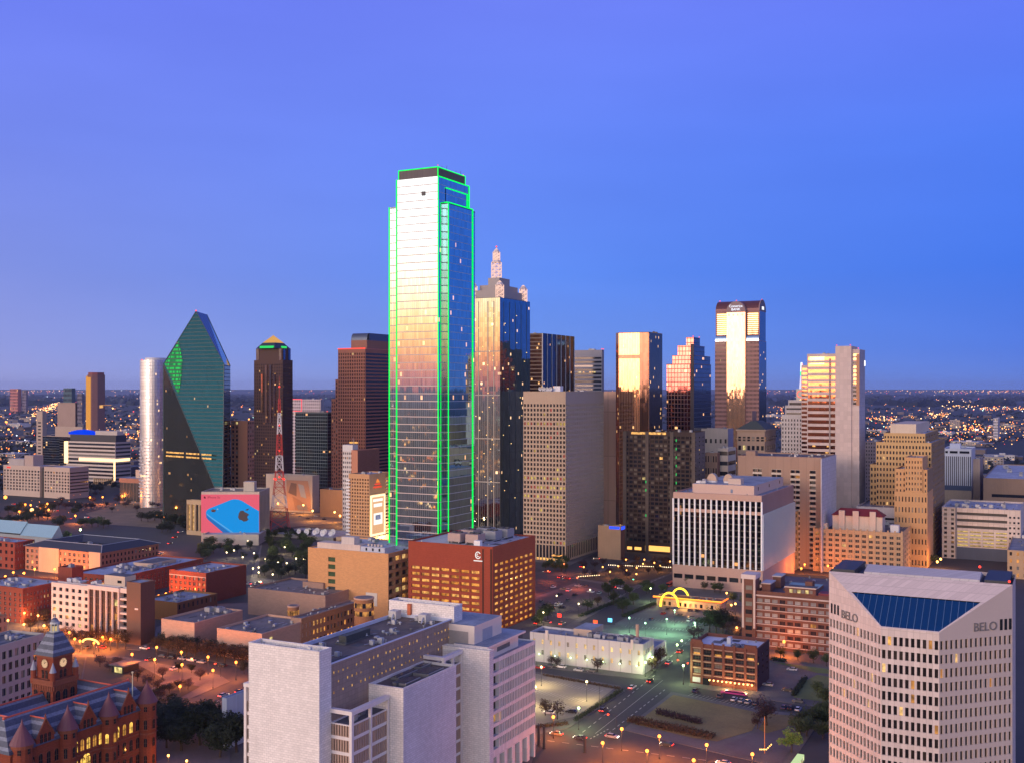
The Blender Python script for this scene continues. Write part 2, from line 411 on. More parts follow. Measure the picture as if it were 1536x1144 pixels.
    def done(s, maxw=100, wn='window'):
        s.clutter()
        s.part(s.wall, 'wall'); s.part(s.glass, 'glass_curtain'); s.part(s.roof, 'roof')
        sc = 1093. / s.Y
        ws = sorted(s.wins, key=lambda w: -(w[3] * w[4] * 1000 + w[0][2] + (50 if w[7] else 0)))
        ind, rest = ws[:maxw], ws[maxw:]
        if ws and (ws[0][3] * sc) * (ws[0][4] * sc) < 4.0: ind, rest = [], ws
        cache = {}
        for (p, D, fl, w, h, mt, bars, on) in ind:
            key = (round(w, 2), round(h, 2), mt.name, bars)
            if key not in cache:
                m = MB(); m.face([(-w / 2, 0, -h / 2), (w / 2, 0, -h / 2), (w / 2, 0, h / 2), (-w / 2, 0, h / 2)], mt)
                if bars: s._bars(m, w, h, bars, lambda x, y, z: (x, y, z))
                cache[key] = m.mesh(wn)
            o = link(wn, cache[key], s.root); o.location = p
            o.rotation_euler = (0, 0, math.atan2(D[1], D[0]) + (math.pi if fl else 0))
        if rest:
            m = MB()
            for (p, D, fl, w, h, mt, bars, on) in rest:
                sg = -1 if fl else 1
                X = lambda x, y, z: (p[0] + D[0] * sg * x - D[1] * sg * y, p[1] + D[1] * sg * x + D[0] * sg * y, p[2] + z)
                m.face([X(-w / 2, 0, -h / 2), X(w / 2, 0, -h / 2), X(w / 2, 0, h / 2), X(-w / 2, 0, h / 2)], mt)
                if bars: s._bars(m, w, h, bars, X)
            o = m.build('window_glazing', s.root); o['kind'] = 'stuff'
        return s
    def _bars(s, m, w, h, bars, X):
        bm, nx, nz = bars
        for i in range(1, nx):
            x = -w / 2 + w * i / nx; m.face([X(x - .06, -.05, -h / 2), X(x + .06, -.05, -h / 2), X(x + .06, -.05, h / 2), X(x - .06, -.05, h / 2)], bm)
        for i in range(1, nz):
            z = -h / 2 + h * i / nz; m.face([X(-w / 2, -.05, z - .06), X(w / 2, -.05, z - .06), X(w / 2, -.05, z + .06), X(-w / 2, -.05, z + .06)], bm)
def text(s, body, size, mat, loc, rot, parent, name='sign_lettering', ext=.15):
    c = bpy.data.curves.new(name, 'FONT'); c.body = body; c.size = size; c.extrude = ext; c.align_x = 'CENTER'; c.align_y = 'CENTER'
    c.materials.append(mat); t = bpy.data.objects.new(name, c)
    me = bpy.data.meshes.new_from_object(t); bpy.data.objects.remove(t); bpy.data.curves.remove(c)
    o = link(name, me, parent); o.location = loc; o.rotation_euler = rot
    return o
# ================================================================ the skyline towers
TAN = wall((.42, .32, .23)); TANP = wall((.40, .33, .26), 'panel', 2.6, 3.6); WHITE = wall((.74, .71, .71), 'brick', 2.4, 1.1, .07, lines=.86)
BEIGE = wall((.52, .41, .31)); BRICK = wall((.34, .075, .04), 'brick', 1.2, .4, .2); BRICKD = wall((.22, .07, .05), 'brick', 1.2, .4, .2)
BROWN = wall((.24, .14, .10)); PINK = wall((.52, .36, .30), 'panel', 3, 3.5, .08); CONC = wall((.40, .37, .35)); LIME = wall((.55, .46, .35), 'panel', 2.5, 1.2, .12)
DKBR = wall((.11, .07, .055)); GREY = wall((.33, .32, .33)); PALE = wall((.64, .58, .54)); ORANGE = wall((.62, .33, .17), 'brick', 1.6, .6, .1)
GREEN = emit((.0, 1, .10), 1.5, 'green_tube', False); REDL = emit((1, .06, .04), 2.2, 'red_light', False)
WARM = emit((1, .62, .22), 2.2, 'warm_light', False); METAL = flat((.45, .45, .47), .4, .6); DKMET = flat((.06, .06, .065), .5, .3)
WHITEP = flat((.75, .75, .76), .6); GRAVEL = roofm((.15, .115, .095), .55); ROOFW = roofm((.46, .48, .52), .3); ROOFB = roofm((.30, .34, .40), .4); ROOFD = roofm((.12, .12, .135), .4)

def redlights(b, pts):
    for p in pts:
        m = MB(); m.ball(p, .0009 * b.Y * .55, REDL, 6, 4); b.part(m, 'obstruction_light')

# ---- tall tower with stepped crown and green outline
def green_tower():
    C0 = cor(657, 690); d1, d2, d3 = 8.3, 2.6, 5.6
    a = RAD(GA)
    ox, oy = C0[0] + d2 * math.cos(a), C0[1] - d2 * math.sin(a)
    y1 = d2 + along_v(C0, GA, 595); Ly = along_v((ox + d1 * math.sin(a), oy + d1 * math.cos(a)), GA, 584); d3 = Ly - y1
    x1 = along_u((ox, oy), GA, 708.5); Lu = x1 + d1
    b = B('glass_skyscraper', 'tallest mirrored glass skyscraper outlined with bright green light tubes', 'skyscraper', 657, 690, h=280)
    # local origin: virtual corner; the visible left face starts at y = d2
    b.root.location = (ox, oy, 0)
    g = curtain((.58, .62, .62), 1.55, 4.9, .012, (1, .5, .2), 1.2, (.50, .42, .40), .11, (.3, .33, .34), .07, .03, .0022)
    g2 = curtain((.33, .60, .64), 1.55, 4.9, .010, (1, .5, .2), 1.0, (.40, .46, .54), .07, (.10, .2, .26), .09, .03, .0022)
    zl, zm, zt = 259.0, 274.5, 280.5
    def seg(mat, pts, z0, z1):
        m = MB()
        for i in range(len(pts) - 1):
            p, q = pts[i], pts[i + 1]; m.face([(p[0], p[1], z0), (q[0], q[1], z0), (q[0], q[1], z1), (p[0], p[1], z1)], mat)
        return m
    for nm, mt, pts, za in (('glass_curtain', g, [(d1, Ly), (d1, y1)], zl), ('glass_curtain', g, [(0, y1), (0, d2)], zm), ('glass_curtain', g2, [(0, d2), (d1, d2)], zm),
                        ('glass_curtain', g, [(d1, d2), (d1, 0)], zl), ('glass_curtain', g2, [(d1, 0), (x1, 0)], zl), ('glass_curtain', g2, [(x1, 0), (x1, d2)], zl),
                        ('glass_curtain', g2, [(x1, d2), (Lu, d2), (Lu, y1), (x1, y1), (x1, Ly), (d1, Ly)], zl), ('glass_curtain', g2, [(d1, y1), (0, y1)], zm)):
        b.part(seg(mt, pts, 0, za), nm)
    b.part(seg(g2, [(d1, d2), (x1, d2), (x1, y1), (d1, y1)], zl, zm), 'glass_curtain')
    m = MB(); m.prism([(d1, 0), (x1, 0), (x1, d2), (Lu, d2), (Lu, y1), (x1, y1), (x1, Ly), (d1, Ly), (d1, y1), (0.5, y1), (.5, d2 + .5), (d1, d2 + .5)], zl - 1, zl, ROOFD); b.part(m, 'roof')
    m = MB(); m.box(.8, x1 - .8, d2 + .5, y1 - .5, zm - .3, zm, ROOFD); b.part(m, 'roof')
    # two stepped crown blocks
    b.part(seg(g2, [(d1 + 1, d2 - .3), (x1 - 3, d2 - .3)], zl, 268.5), 'glass_curtain')
    lou = wall((.14, .13, .13), 'panel', .5, 30, .1)
    m = MB(); m.box(.9, x1 - 4, d2 + .6, y1 - .9, zm, zt, lou, True, ROOFD); b.part(m, 'louvred_crown')
    # green tubes
    m = MB(); r = .33
    V = lambda x, y, z0, z1: m.tube((x, y, z0), (x, y, z1), r, GREEN, 5)
    Hh = lambda p, q, z: m.tube((p[0], p[1], z), (q[0], q[1], z), r, GREEN, 5)
    e = .25
    V(-e, d2 - e, 0, zm); V(d1 - e, -e, 0, zl); V(d1 + .4, d2 - e - .3, 0, zl); V(x1 + e, -e, 0, zl); V(-e, y1, 0, zm); V(d1 - e, Ly, 0, zl)
    Hh((d1, -e), (x1, -e), zl); Hh((d1 - e, 0), (d1 - e, d2), zl); Hh((-e, d2), (-e, d2), zm); Hh((0, d2 - e), (x1, d2 - e), zm); Hh((d1 + 1, d2 - .6), (x1 - 3, d2 - .6), 268.5)
    V(x1 - 3, d2 - .6, zl, 268.5); V(x1, d2 - e, zl, zm); V(.9, d2 + .6, zm, zt); V(x1 - 4, d2 + .6, zm, zt); V(.9, y1 - .9, zm, zt)
    Hh((.9, d2 + .6), (x1 - 4, d2 + .6), zt); Hh((.9, d2 + .6), (.9, y1 - .9), zt); Hh((-e, y1), (.9, y1), zm)
    b.part(m, 'light_tube')
    m = MB(); m.box(-.6, .6, 12, 14.5, 263, 265.5, DKMET, True); b.part(m, 'window_cleaning_cradle')
    for i in range(6): m = MB(); m.tube((4 + i * 6, d2 + 3, zt), (4 + i * 6, d2 + 3, zt + 1.5 + (i % 3)), .12, DKMET, 4); b.part(m, 'antenna')
    redlights(b, [(.9, d2 + .6, zt + 1), (x1 - 4, d2 + 2, zt + 1)])
green_tower()

# ---- tower with lattice spire and corner pods
def spire_tower():
    b = B('spired_tower', 'golden and dark blue glass tower carrying a lit lattice spire', 'skyscraper', 750, 930, 700, 795, 446)
    Lu, Lv, h = b.Lu, b.Lv, b.h
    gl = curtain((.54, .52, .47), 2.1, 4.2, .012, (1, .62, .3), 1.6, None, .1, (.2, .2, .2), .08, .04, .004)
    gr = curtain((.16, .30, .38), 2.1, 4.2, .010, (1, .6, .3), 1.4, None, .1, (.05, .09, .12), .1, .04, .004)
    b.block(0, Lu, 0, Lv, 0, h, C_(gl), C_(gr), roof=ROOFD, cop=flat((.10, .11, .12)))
    # cross-shaped panel ribs on both faces
    m = MB(); rm = flat((.34, .31, .27), .4)
    for t in (.18, .36, .64, .82):
        m.box(-.25, 0, Lv * t - .35, Lv * t + .35, 0, h - 3, rm, True)
    for t in (.12, .31, .5, .69, .88): m.box(Lu * t - .2, Lu * t + .2, -.2, 0, 0, h - 3, flat((.05, .08, .1), .4), True)
    for zz in (.28, .45, .62, .79): m.box(-.2, 0, 0, Lv, h * zz - .4, h * zz + .4, rm, True)
    b.part(m, 'panel_rib')
    # warm star-like lamps climbing the facades in zigzags
    m = MB()
    for i in range(46):
        z = 30 + (h - 36) * i / 46.
        t = .5 + .32 * math.sin(i * .68); m.ball((-.35, Lv * t, z), .42, WARM, 5, 3)
        if i % 2 == 0:
            t = .5 + .4 * math.sin(i * .55 + 1); m.ball((Lu * t, -.35, z), .38, WARM, 5, 3)
    b.part(m, 'facade_lamp')
    mp = flat((.33, .30, .30), .6)
    for (f0, f1, z1) in ((.08, .92, 7), (.2, .8, 12), (.33, .67, 19)):
        m = MB(); m.box(Lu * f0, Lu * f1, Lv * f0, Lv * f1, h - 1, h + z1, mp); b.part(m, 'roof_tier')
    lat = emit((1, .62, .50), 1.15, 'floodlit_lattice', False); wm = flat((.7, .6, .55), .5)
    def pod(x, y, r, z0, z1):
        m = MB(); n = 8
        lev = [z0 + (z1 - z0) * i / 6 for i in range(7)]
        for i in range(n):
            a = 2 * math.pi * i / n
            P = lambda t, z: (x + r * math.cos(t), y + r * math.sin(t), z)
            m.tube(P(a, z0), P(a, z1), .32, lat, 4)
            for j in range(6):
                m.tube(P(a, lev[j]), P(a + 2 * math.pi / n, lev[j + 1]), .26, lat if (i + j) % 2 else wm, 4)
                m.tube(P(a, lev[j]), P(a + 2 * math.pi / n, lev[j]), .26, lat, 4)
        m.frust(x, y, r * 1.02, r * .55, z1, z1 + r * .7, 8, wm); m.frust(x, y, r * .55, .3, z1 + r * .7, z1 + r * 1.05, 8, lat)
        return m
    for (x, y) in ((Lu * .1, Lv * .1), (Lu * .88, Lv * .1), (Lu * .1, Lv * .9), (Lu * .88, Lv * .9)):
        b.part(pod(x, y, 3.6, h, h + 11), 'corner_pod')
    cx, cy = Lu * .44, Lv * .52
    m = pod(cx, cy, 4.6, h + 18, h + 33); o = b.part(m, 'spire')
    b.part(pod(cx, cy, 3.2, h + 34, h + 42), 'spire_tip', o); m = MB(); m.tube((cx, cy, h + 42), (cx, cy, h + 47), .35, wm, 5); m.ball((cx, cy, h + 47), .7, REDL, 6, 4); b.part(m, 'mast', o)
    b.done()
spire_tower()

# ---- prism tower
def prism_tower():
    px = lambda x, y, Y: Vector(((x - 768) / F * Y, Y, zat(y, Y)))
    Lt, K, Rt = px(245, 546, 1150), Vector(((334 - 768) / F * 1085, 1085, 0)), px(336, 546, 1112)
    K.z = 24
    n = (K - Lt).cross(Rt - Lt).normalized()
    ray = Vector(((294 - 768) / F, 1, (HY - 467) / F)); o = Vector((0, 0, H)); t = (Lt - o).dot(n) / ray.dot(n); AP = o + ray * t
    L0 = Vector((Lt.x, Lt.y, 0)); K0 = Vector((K.x, K.y, 0))
    E = px(345.5, 549, 1150); E0 = Vector((E.x, E.y, 0)); R0 = Vector((Rt.x, Rt.y, 0))
    # back side
    Bk = Vector((Lt.x + 30, 1195, Lt.z)); Bk0 = Vector((Bk.x, Bk.y, 0)); Ek = Vector(((343 - 768) / F * 1190, 1190, E.z)); Ek0 = Vector((Ek.x, Ek.y, 0)); AP2 = AP + Vector((5.2, 22, -2))
    ang = math.atan2((K0 - L0).y, (K0 - L0).x)
    root = empty('prism_tower', (K.x, K.y, 0), ang, 'green glass tower cut like a prism with a pointed top', 'skyscraper')
    from mathutils import Matrix
    off = Vector((0, 0, 0)); RM = Matrix.Rotation(-ang, 3, 'Z'); KV = Vector((K.x, K.y, 0)); T = lambda p: RM @ (p - KV)
    Lt, K, Rt, AP, L0, K0, E, E0, R0, Bk, Bk0, Ek, Ek0, AP2 = [T(p) for p in (Lt, K, Rt, AP, L0, K0, E, E0, R0, Bk, Bk0, Ek, Ek0, AP2)]
    teal = curtain((.006, .042, .054), 1.8, 3.9, .028, (1, .5, .18), 1.7, (.008, .03, .035), .2, (.01, .035, .04), .12, .03, .002, 2)
    grey = curtain((.030, .044, .052), 1.8, 3.9, .07, (1, .5, .18), 1.3, None, .1, (.13, .15, .14), .14, .04, .003, 2)
    blue = curtain((.06, .18, .26), 1.8, 3.9, .01, (1, .5, .18), 1., None, .1, (.08, .16, .2), .1, .03, .002)
    def pt(name, polys, mat):
        m = MB()
        for p in polys: m.face([v - off for v in p], mat)
        o = m.build(name, root); return o
    pt('slanted_face', [[Lt, K, Rt, AP]], teal)
    pt('lower_face', [[L0, K0, K, Lt]], grey)
    pt('side_face', [[K0, R0, Rt, K], [R0, E0, E, Rt]], teal)
    pt('upper_side_face', [[Rt, E, AP2, AP], [E, Ek, AP2]], blue)
    pt('rear_face', [[L0, Lt, Bk, Bk0], [Bk0, Bk, Ek, Ek0], [E0, Ek0, Ek, E], [Lt, AP, AP2, Bk], [Bk, AP2, Ek]], teal)
    m = MB()
    for (p, q) in ((Lt, AP), (Lt, K), (Rt, AP), (L0, Lt), (Rt, K), (E, AP2)): m.tube(p - off, q - off, .5, flat((.05, .09, .09), .4), 4)
    m.build('edge_trim', root)
    m = MB()
    u = (K - Lt); w_ = (AP - Lt)
    for z in (70, 73.8):      # two lit floors on the lower face
        for (t0, t1) in ((.05, .36), (.4, .62), (.66, .82)):
            p, q = L0.lerp(K0, t0) - off, L0.lerp(K0, t1) - off; nn = Vector((0, -.2, 0))
            m.face([p + nn + Vector((0, 0, z)), q + nn + Vector((0, 0, z)), q + nn + Vector((0, 0, z + 1.6)), p + nn + Vector((0, 0, z + 1.6))], LITS[0])
    m.build('lit_floor', root)
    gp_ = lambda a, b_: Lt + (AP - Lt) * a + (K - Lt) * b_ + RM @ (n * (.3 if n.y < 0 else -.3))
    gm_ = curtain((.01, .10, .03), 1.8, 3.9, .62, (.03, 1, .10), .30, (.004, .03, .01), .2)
    pt('green_reflection_facet', [[gp_(.03, .008), gp_(.05, .24), gp_(.2, .20), gp_(.38, .12), gp_(.46, .012)]], gm_)  # reflection of the tall tower's green tubes, put in as emissive panes
    m = MB(); m.ball(AP - off + Vector((0, 0, .6)), .8, REDL, 6, 4); m.build('obstruction_light', root)
    # lower podium with slanting glass
    m = MB(); m.prism([(-62, -6), (-4, -24), (8, -2), (-50, 22)], 0, 9, curtain((.2, .24, .22), 3, 4.5, .12, (1, .55, .2), 1.2), False, ROOFD); m.build('podium', root)
prism_tower()

# ---- curved white glass tower
def oval_tower():
    Y = 1330; cx, cy = cor(236, Y); h = zat(541, Y)
    root = empty('oval_tower', (cx, cy, 0), 0, 'curved white glass apartment tower half hidden behind the green prism', 'skyscraper')
    g = curtain((.86, .84, .86), 2.4, 3.9, .03, (1, .6, .25), 1.2, (.62, .62, .66), .14, (.55, .56, .6), .12, .32, .004)
    m = MB(); n = 40; rx, ry = 18.8, 30
    P = [(rx * math.cos(2 * math.pi * i / n), ry * math.sin(2 * math.pi * i / n)) for i in range(n)]
    m.prism(P, 0, h, g, False, ROOFW); m.build('glass_curtain', root)
    m = MB(); m.prism([(x * .7, y * .7) for x, y in P], h, h + 3, flat((.6, .6, .62))); m.build('roof_screen', root)
    m = MB(); wm = flat((.7, .7, .74))
    for i in range(22, 31):                       # balcony slabs low on the front
        for f in range(3, 22):
            p, q = P[i], P[i + 1]; z = f * 3.9
            if (i * 7 + f) % 5 < 3 and f * 1.2 < 30 - abs(i - 27) * 2.5:
                m.prism([(p[0], p[1]), (p[0] * 1.06, p[1] * 1.06), (q[0] * 1.06, q[1] * 1.06), (q[0], q[1])], z, z + .9, wm, True); m.build('balcony', root); m = MB()
    m = MB(); m.ball((-rx, 0, h + .8), .9, REDL, 6, 4); m.build('obstruction_light', root)
oval_tower()

# ---- pyramid-topped granite tower
def pyramid_tower():
    b = B('pyramid_top_tower', 'dark brown granite tower with a gold tipped pyramid roof', 'skyscraper', 424, 1397, 381, 439, 540)
    Lu, Lv, h = b.Lu, b.Lv, b.h
    gm = wall((.085, .05, .042), var=.1)
    sp = G(gm, 13, 44, .5, .5, rec=.6, lit=.05, glass=[DARKP, BROWNP], mt=4)
    sr = G(gm, 12, 44, .5, .5, rec=.6, lit=.03, glass=[DARKP], mt=4)
    b.block(0, Lu, 0, Lv, 0, h, sp, sr, roof=ROOFD)
    gd = curtain((.62, .36, .18), 1.4, 3.8, .01, (1, .5, .2), 1.)
    m = MB()
    for (t0, zz0, zz1) in ((.24, .62, .90), (.38, .55, .965), (.53, .55, .965), (.68, .62, .90)):
        y = Lv * t0; m = MB(); m.box(-1.2, 0, y, y + 2.2, h * zz0, h * zz1, gd, True); b.part(m, 'bay_window')
    z1 = b.z(527); k = MB(); k.box(1.8, Lu - 1.8, 1.8, Lv - 1.8, h - .5, z1 + 4, gm); b.part(k, 'upper_tier')
    m = MB()
    for y in (3., Lv - 7): m = MB(); m.box(1.2, 1.9, y, y + 4, h, z1 + 3, curtain((.12, .16, .25), 1.4, 3.8, 0), True); b.part(m, 'bay_window')
    for x in (3., Lu - 7): m = MB(); m.box(x, x + 4, 1.2, 1.9, h, z1 + 3, curtain((.12, .16, .25), 1.4, 3.8, 0), True); b.part(m, 'bay_window')
    cx, cy = Lu / 2, Lv / 2; zt = b.z(503, cx, cy); zb = z1 + 4
    r0 = Lv / 2 * .66; half = lambda r: r * 1.4142
    m = MB(); m.frust(cx, cy, half(r0), half(r0 * .62), zb, zb + (zt - zb) * .42, 4, flat((.03, .045, .05), .3), RAD(45)); b.part(m, 'pyramid_roof')
    m = MB(); m.frust(cx, cy, half(r0 * .62), .01, zb + (zt - zb) * .42, zt, 4, emit((1, .52, .14), .75, 'gold_glow', False), RAD(45)); b.part(m, 'gold_tip')
    m = MB(); m.box(cx - r0 * 1.02, cx - r0 * .9, cy - r0 * .8, cy + r0 * .6, zb + .1, zb + 3, emit((.05, 1, .2), .8, 'green_light', False)); m.box(cx - r0 * .1, cx + r0 * .5, cy - r0 * 1.02, cy - r0 * .9, zb + .1, zb + 3, emit((.05, 1, .2), .8, 'green_light', False)); b.part(m, 'green_light_strip')
    b.done()
pyramid_tower()

def simple(name, label, cat, px, Y, pl, pr, yt, L, R, a=GA, roof=None, units=3, group=None, par=1., cop=None, red=False, big=5.):
    b = B(name, label, cat, px, Y, pl, pr, yt, a, group)
    b.block(0, b.Lu, 0, b.Lv, 0, b.h, L, R, roof=roof, par=par, cop=cop)
    if units: b.units(b.Lu * .15, b.Lu * .85, b.Lv * .15, b.Lv * .85, b.h - par, units, big)
    if red: redlights(b, [(.5, .5, b.h + 1.2), (.5, b.Lv - .5, b.h + 1.2), (b.Lu - .5, .5, b.h + 1.2)])
    return b

# ---- brown ribbed tower with lower steps
def ribbed_tower():
    b = B('ribbed_tower', 'broad reddish brown ribbed tower left of the green outlined skyscraper', 'skyscraper', 548, 1250, 507, 640, 523)
    Lu, Lv, h = b.Lu, b.Lv, b.h
    pm = wall((.30, .13, .09), var=.1)
    b.block(0, Lu, 0, Lv, 0, h, G(pm, 12, 46, .5, .62, rec=.7, lit=.015, mt=4, glass=[DARKP, BROWNP]), G(pm, 1, 46, .985, .52, rec=.5, lit=.0, mt=4, glass=[DARKP]), roof=ROOFD, cop=flat((.75, .2, .16)))
    zt = b.z(500, 8, 20); pb = wall((.28, .14, .10))
    m = MB(); m.box(9, Lu - 4, 4, Lv - 12, h - 1, h + (zt - h) * .55, pb); b.part(m, 'roof_tier')
    m = MB(); n = 8
    for i in range(n):
        a0, a1 = math.pi / 2 * i / n, math.pi / 2 * (i + 1) / n; z0 = h + (zt - h) * .55; dz = (zt - h) * .45
        m.face([(9 + 5 * (1 - math.cos(a0)), 4, z0 + dz * math.sin(a0)), (9 + 5 * (1 - math.cos(a1)), 4, z0 + dz * math.sin(a1)), (9 + 5 * (1 - math.cos(a1)), Lv - 12, z0 + dz * math.sin(a1)), (9 + 5 * (1 - math.cos(a0)), Lv - 12, z0 + dz * math.sin(a0))], flat((.10, .12, .17), .3, .5))
    m.box(14, Lu - 4, 4, Lv - 12, h + (zt - h) * .55, zt, flat((.10, .12, .17), .3, .5)); b.part(m, 'curved_roof')
    for (pa, pb_, yt) in ((500, 507, 569), (494, 500, 598)):
        ya, yb = b.v(pb_), b.v(pa); z = b.z(yt, 6, ya)
        b.block(4, Lu - 4, ya + .02, yb, 0, z, G(pm, 2, 30, .5, .6, rec=.6, lit=.02, mt=2), P_(pm), roof=ROOFD)
    m = MB(); m.tube((-.2, 0, h + .3), (-.2, Lv, h + .3), .5, REDL, 5); b.part(m, 'red_light_strip')
    m = MB()
    for z in (h * .42,): m.box(-.15, .05, 10, 22, z, z + 1.8, LITS[0], True)
    b.part(m, 'lit_floor'); b.done(40)
ribbed_tower()

# ---- striped dark tower and its grey neighbour
def dark_tower():
    b = B('dark_glass_tower', 'dark navy glass tower with thin white vertical lines', 'skyscraper', 813.6, 1100, 745, 861, 500)
    gl = curtain((.014, .009, .008), 1.6, 3.9, .02, (1, .5, .2), 1.2, (.05, .03, .025), .3, None, .1, .1)
    gr = curtain((.03, .055, .10), 1.6, 3.9, .006, (1, .5, .2), 1.2)
    b.block(0, b.Lu, 0, b.Lv, 0, b.h, C_(gl), C_(gr), roof=ROOFD, cop=DKMET)
    m = MB()
    for i in range(8): m.box(b.Lu * i / 7 - .35, b.Lu * i / 7 + .35, -.6, 0, 0, b.h, WHITEP if i == 0 else flat((.42, .46, .52)), True)
    m.box(-.35, .35, -.6, .3, 0, b.h, WHITEP); b.part(m, 'mullion'); b.units(8, 20, 5, 20, b.h - 1, 3); b.done()
dark_tower()
b = simple('office_tower', 'grey banded office tower just right of the white lined navy tower', 'office tower', 903, 1250, 850, 906, 525,
       G(wall((.30, .29, .33)), 1, 40, .97, .5, mt=7, lit=0, glass=[DARKP, BLUEP], rec=.3), P_(wall((.25, .24, .28))), roof=ROOFD, units=2, red=True)
m = MB()
for z in (.86, .55, .46):
    for i in range(5): y = random.uniform(3, b.Lv - 6); m.box(-.12, .1, y, y + random.uniform(1.5, 5), b.h * z, b.h * z + 1.6, random.choice(LITS), True)
b.part(m, 'lit_window'); b.done(30)

# ---- golden tower
def gold_tower():
    b = B('gold_glass_tower', 'golden mirrored tower with dark vertical slots and dark side', 'skyscraper', 973.5, 940, 921, 993.5, 499)
    Lu, Lv, h = b.Lu, b.Lv, b.h
    g = curtain((.50, .25, .13), 1.5, 3.9, .012, (1, .55, .2), 1.2, None, .1, (.38, .22, .13), .14, .04, .0025)
    gd = curtain((.17, .115, .085), 1.5, 3.9, .012, (1, .55, .2), 1.2, None, .1, (.06, .04, .03), .14, .05, .003)
    m = MB(); c = 4.5
    m.face([(0, Lv - c, 0), (0, 0, 0), (0, 0, h), (0, Lv - c, h)], g); m.face([(c, Lv, 0), (0, Lv - c, 0), (0, Lv - c, h), (c, Lv, h)], g)
    m.face([(0, 0, 0), (Lu, 0, 0), (Lu, 0, h), (0, 0, h)], gd); m.face([(Lu, 0, 0), (Lu, Lv, 0), (Lu, Lv, h), (Lu, 0, h)], gd); m.face([(Lu, Lv, 0), (c, Lv, 0), (c, Lv, h), (Lu, Lv, h)], gd)
    b.part(m, 'glass_curtain')
    m = MB(); m.prism([(0, 0), (Lu, 0), (Lu, Lv), (c, Lv), (0, Lv - c)], h, h + .6, flat((.25, .17, .12))); b.part(m, 'roof')
    m = MB(); dk = curtain((.10, .06, .045), 1.5, 3.9, .0)
    for (p, q) in ((.20, .26), (.11, .165), (.045, .08)): m.box(-.5, 0, Lv * (p - .03), Lv * (q), 0, h, dk, True)
    m.box(-.45, 0, Lv * .26, Lv - c, h * .883, h * .90, dk, True); b.part(m, 'dark_slot')
    b.units(Lu * .6, Lu - 2, 2, 8, h + .6, 2, 5, (.2, .15, .12)); b.done()
gold_tower()

# ---- stepped pink glass tower
def stepped_tower():
    b = B('stepped_glass_tower', 'stepped rose and navy glass tower between the golden and the arched one', 'skyscraper', 1041, 1051, 1000, 1066.5, 533)
    Lu, Lv = b.Lu, b.Lv
    g = curtain((.33, .11, .095), 3.2, 4.2, .03, (1, .5, .2), 1.2, (.13, .06, .055), .16, (.18, .08, .075), .16, .05, .003)
    gd = curtain((.08, .11, .18), 3.2, 4.2, .02, (1, .5, .2), 1.3, (.04, .05, .08), .12, (.05, .06, .1), .12, .05, .003)
    fr = flat((.24, .13, .12))
    def bl(x0, x1, y0, y1, z1):
        b.block(x0, x1, y0, y1, 0, z1, C_(g), C_(gd), roof=ROOFD, cop=fr)
    y = lambda p: b.v(p)
    bl(0, Lu, 0, Lv, b.z(546, 0, Lv))
    bl(.6, Lu - .6, .6, y(1008), b.z(533)); bl(1.2, Lu * .68, 1.2, y(1016), b.z(518)); bl(5, Lu * .45, 2, y(1027), b.z(506, 5))
    m = MB(); m.box(-.4, 0, 0, 3.4, 0, b.z(516), flat((.06, .045, .05)), True); b.part(m, 'corner_pier')
    redlights(b, [(5, 2.5, b.z(506, 5) + 1), (Lu * .44, 2.5, b.z(506, 5) + 1)]); b.done()
stepped_tower()

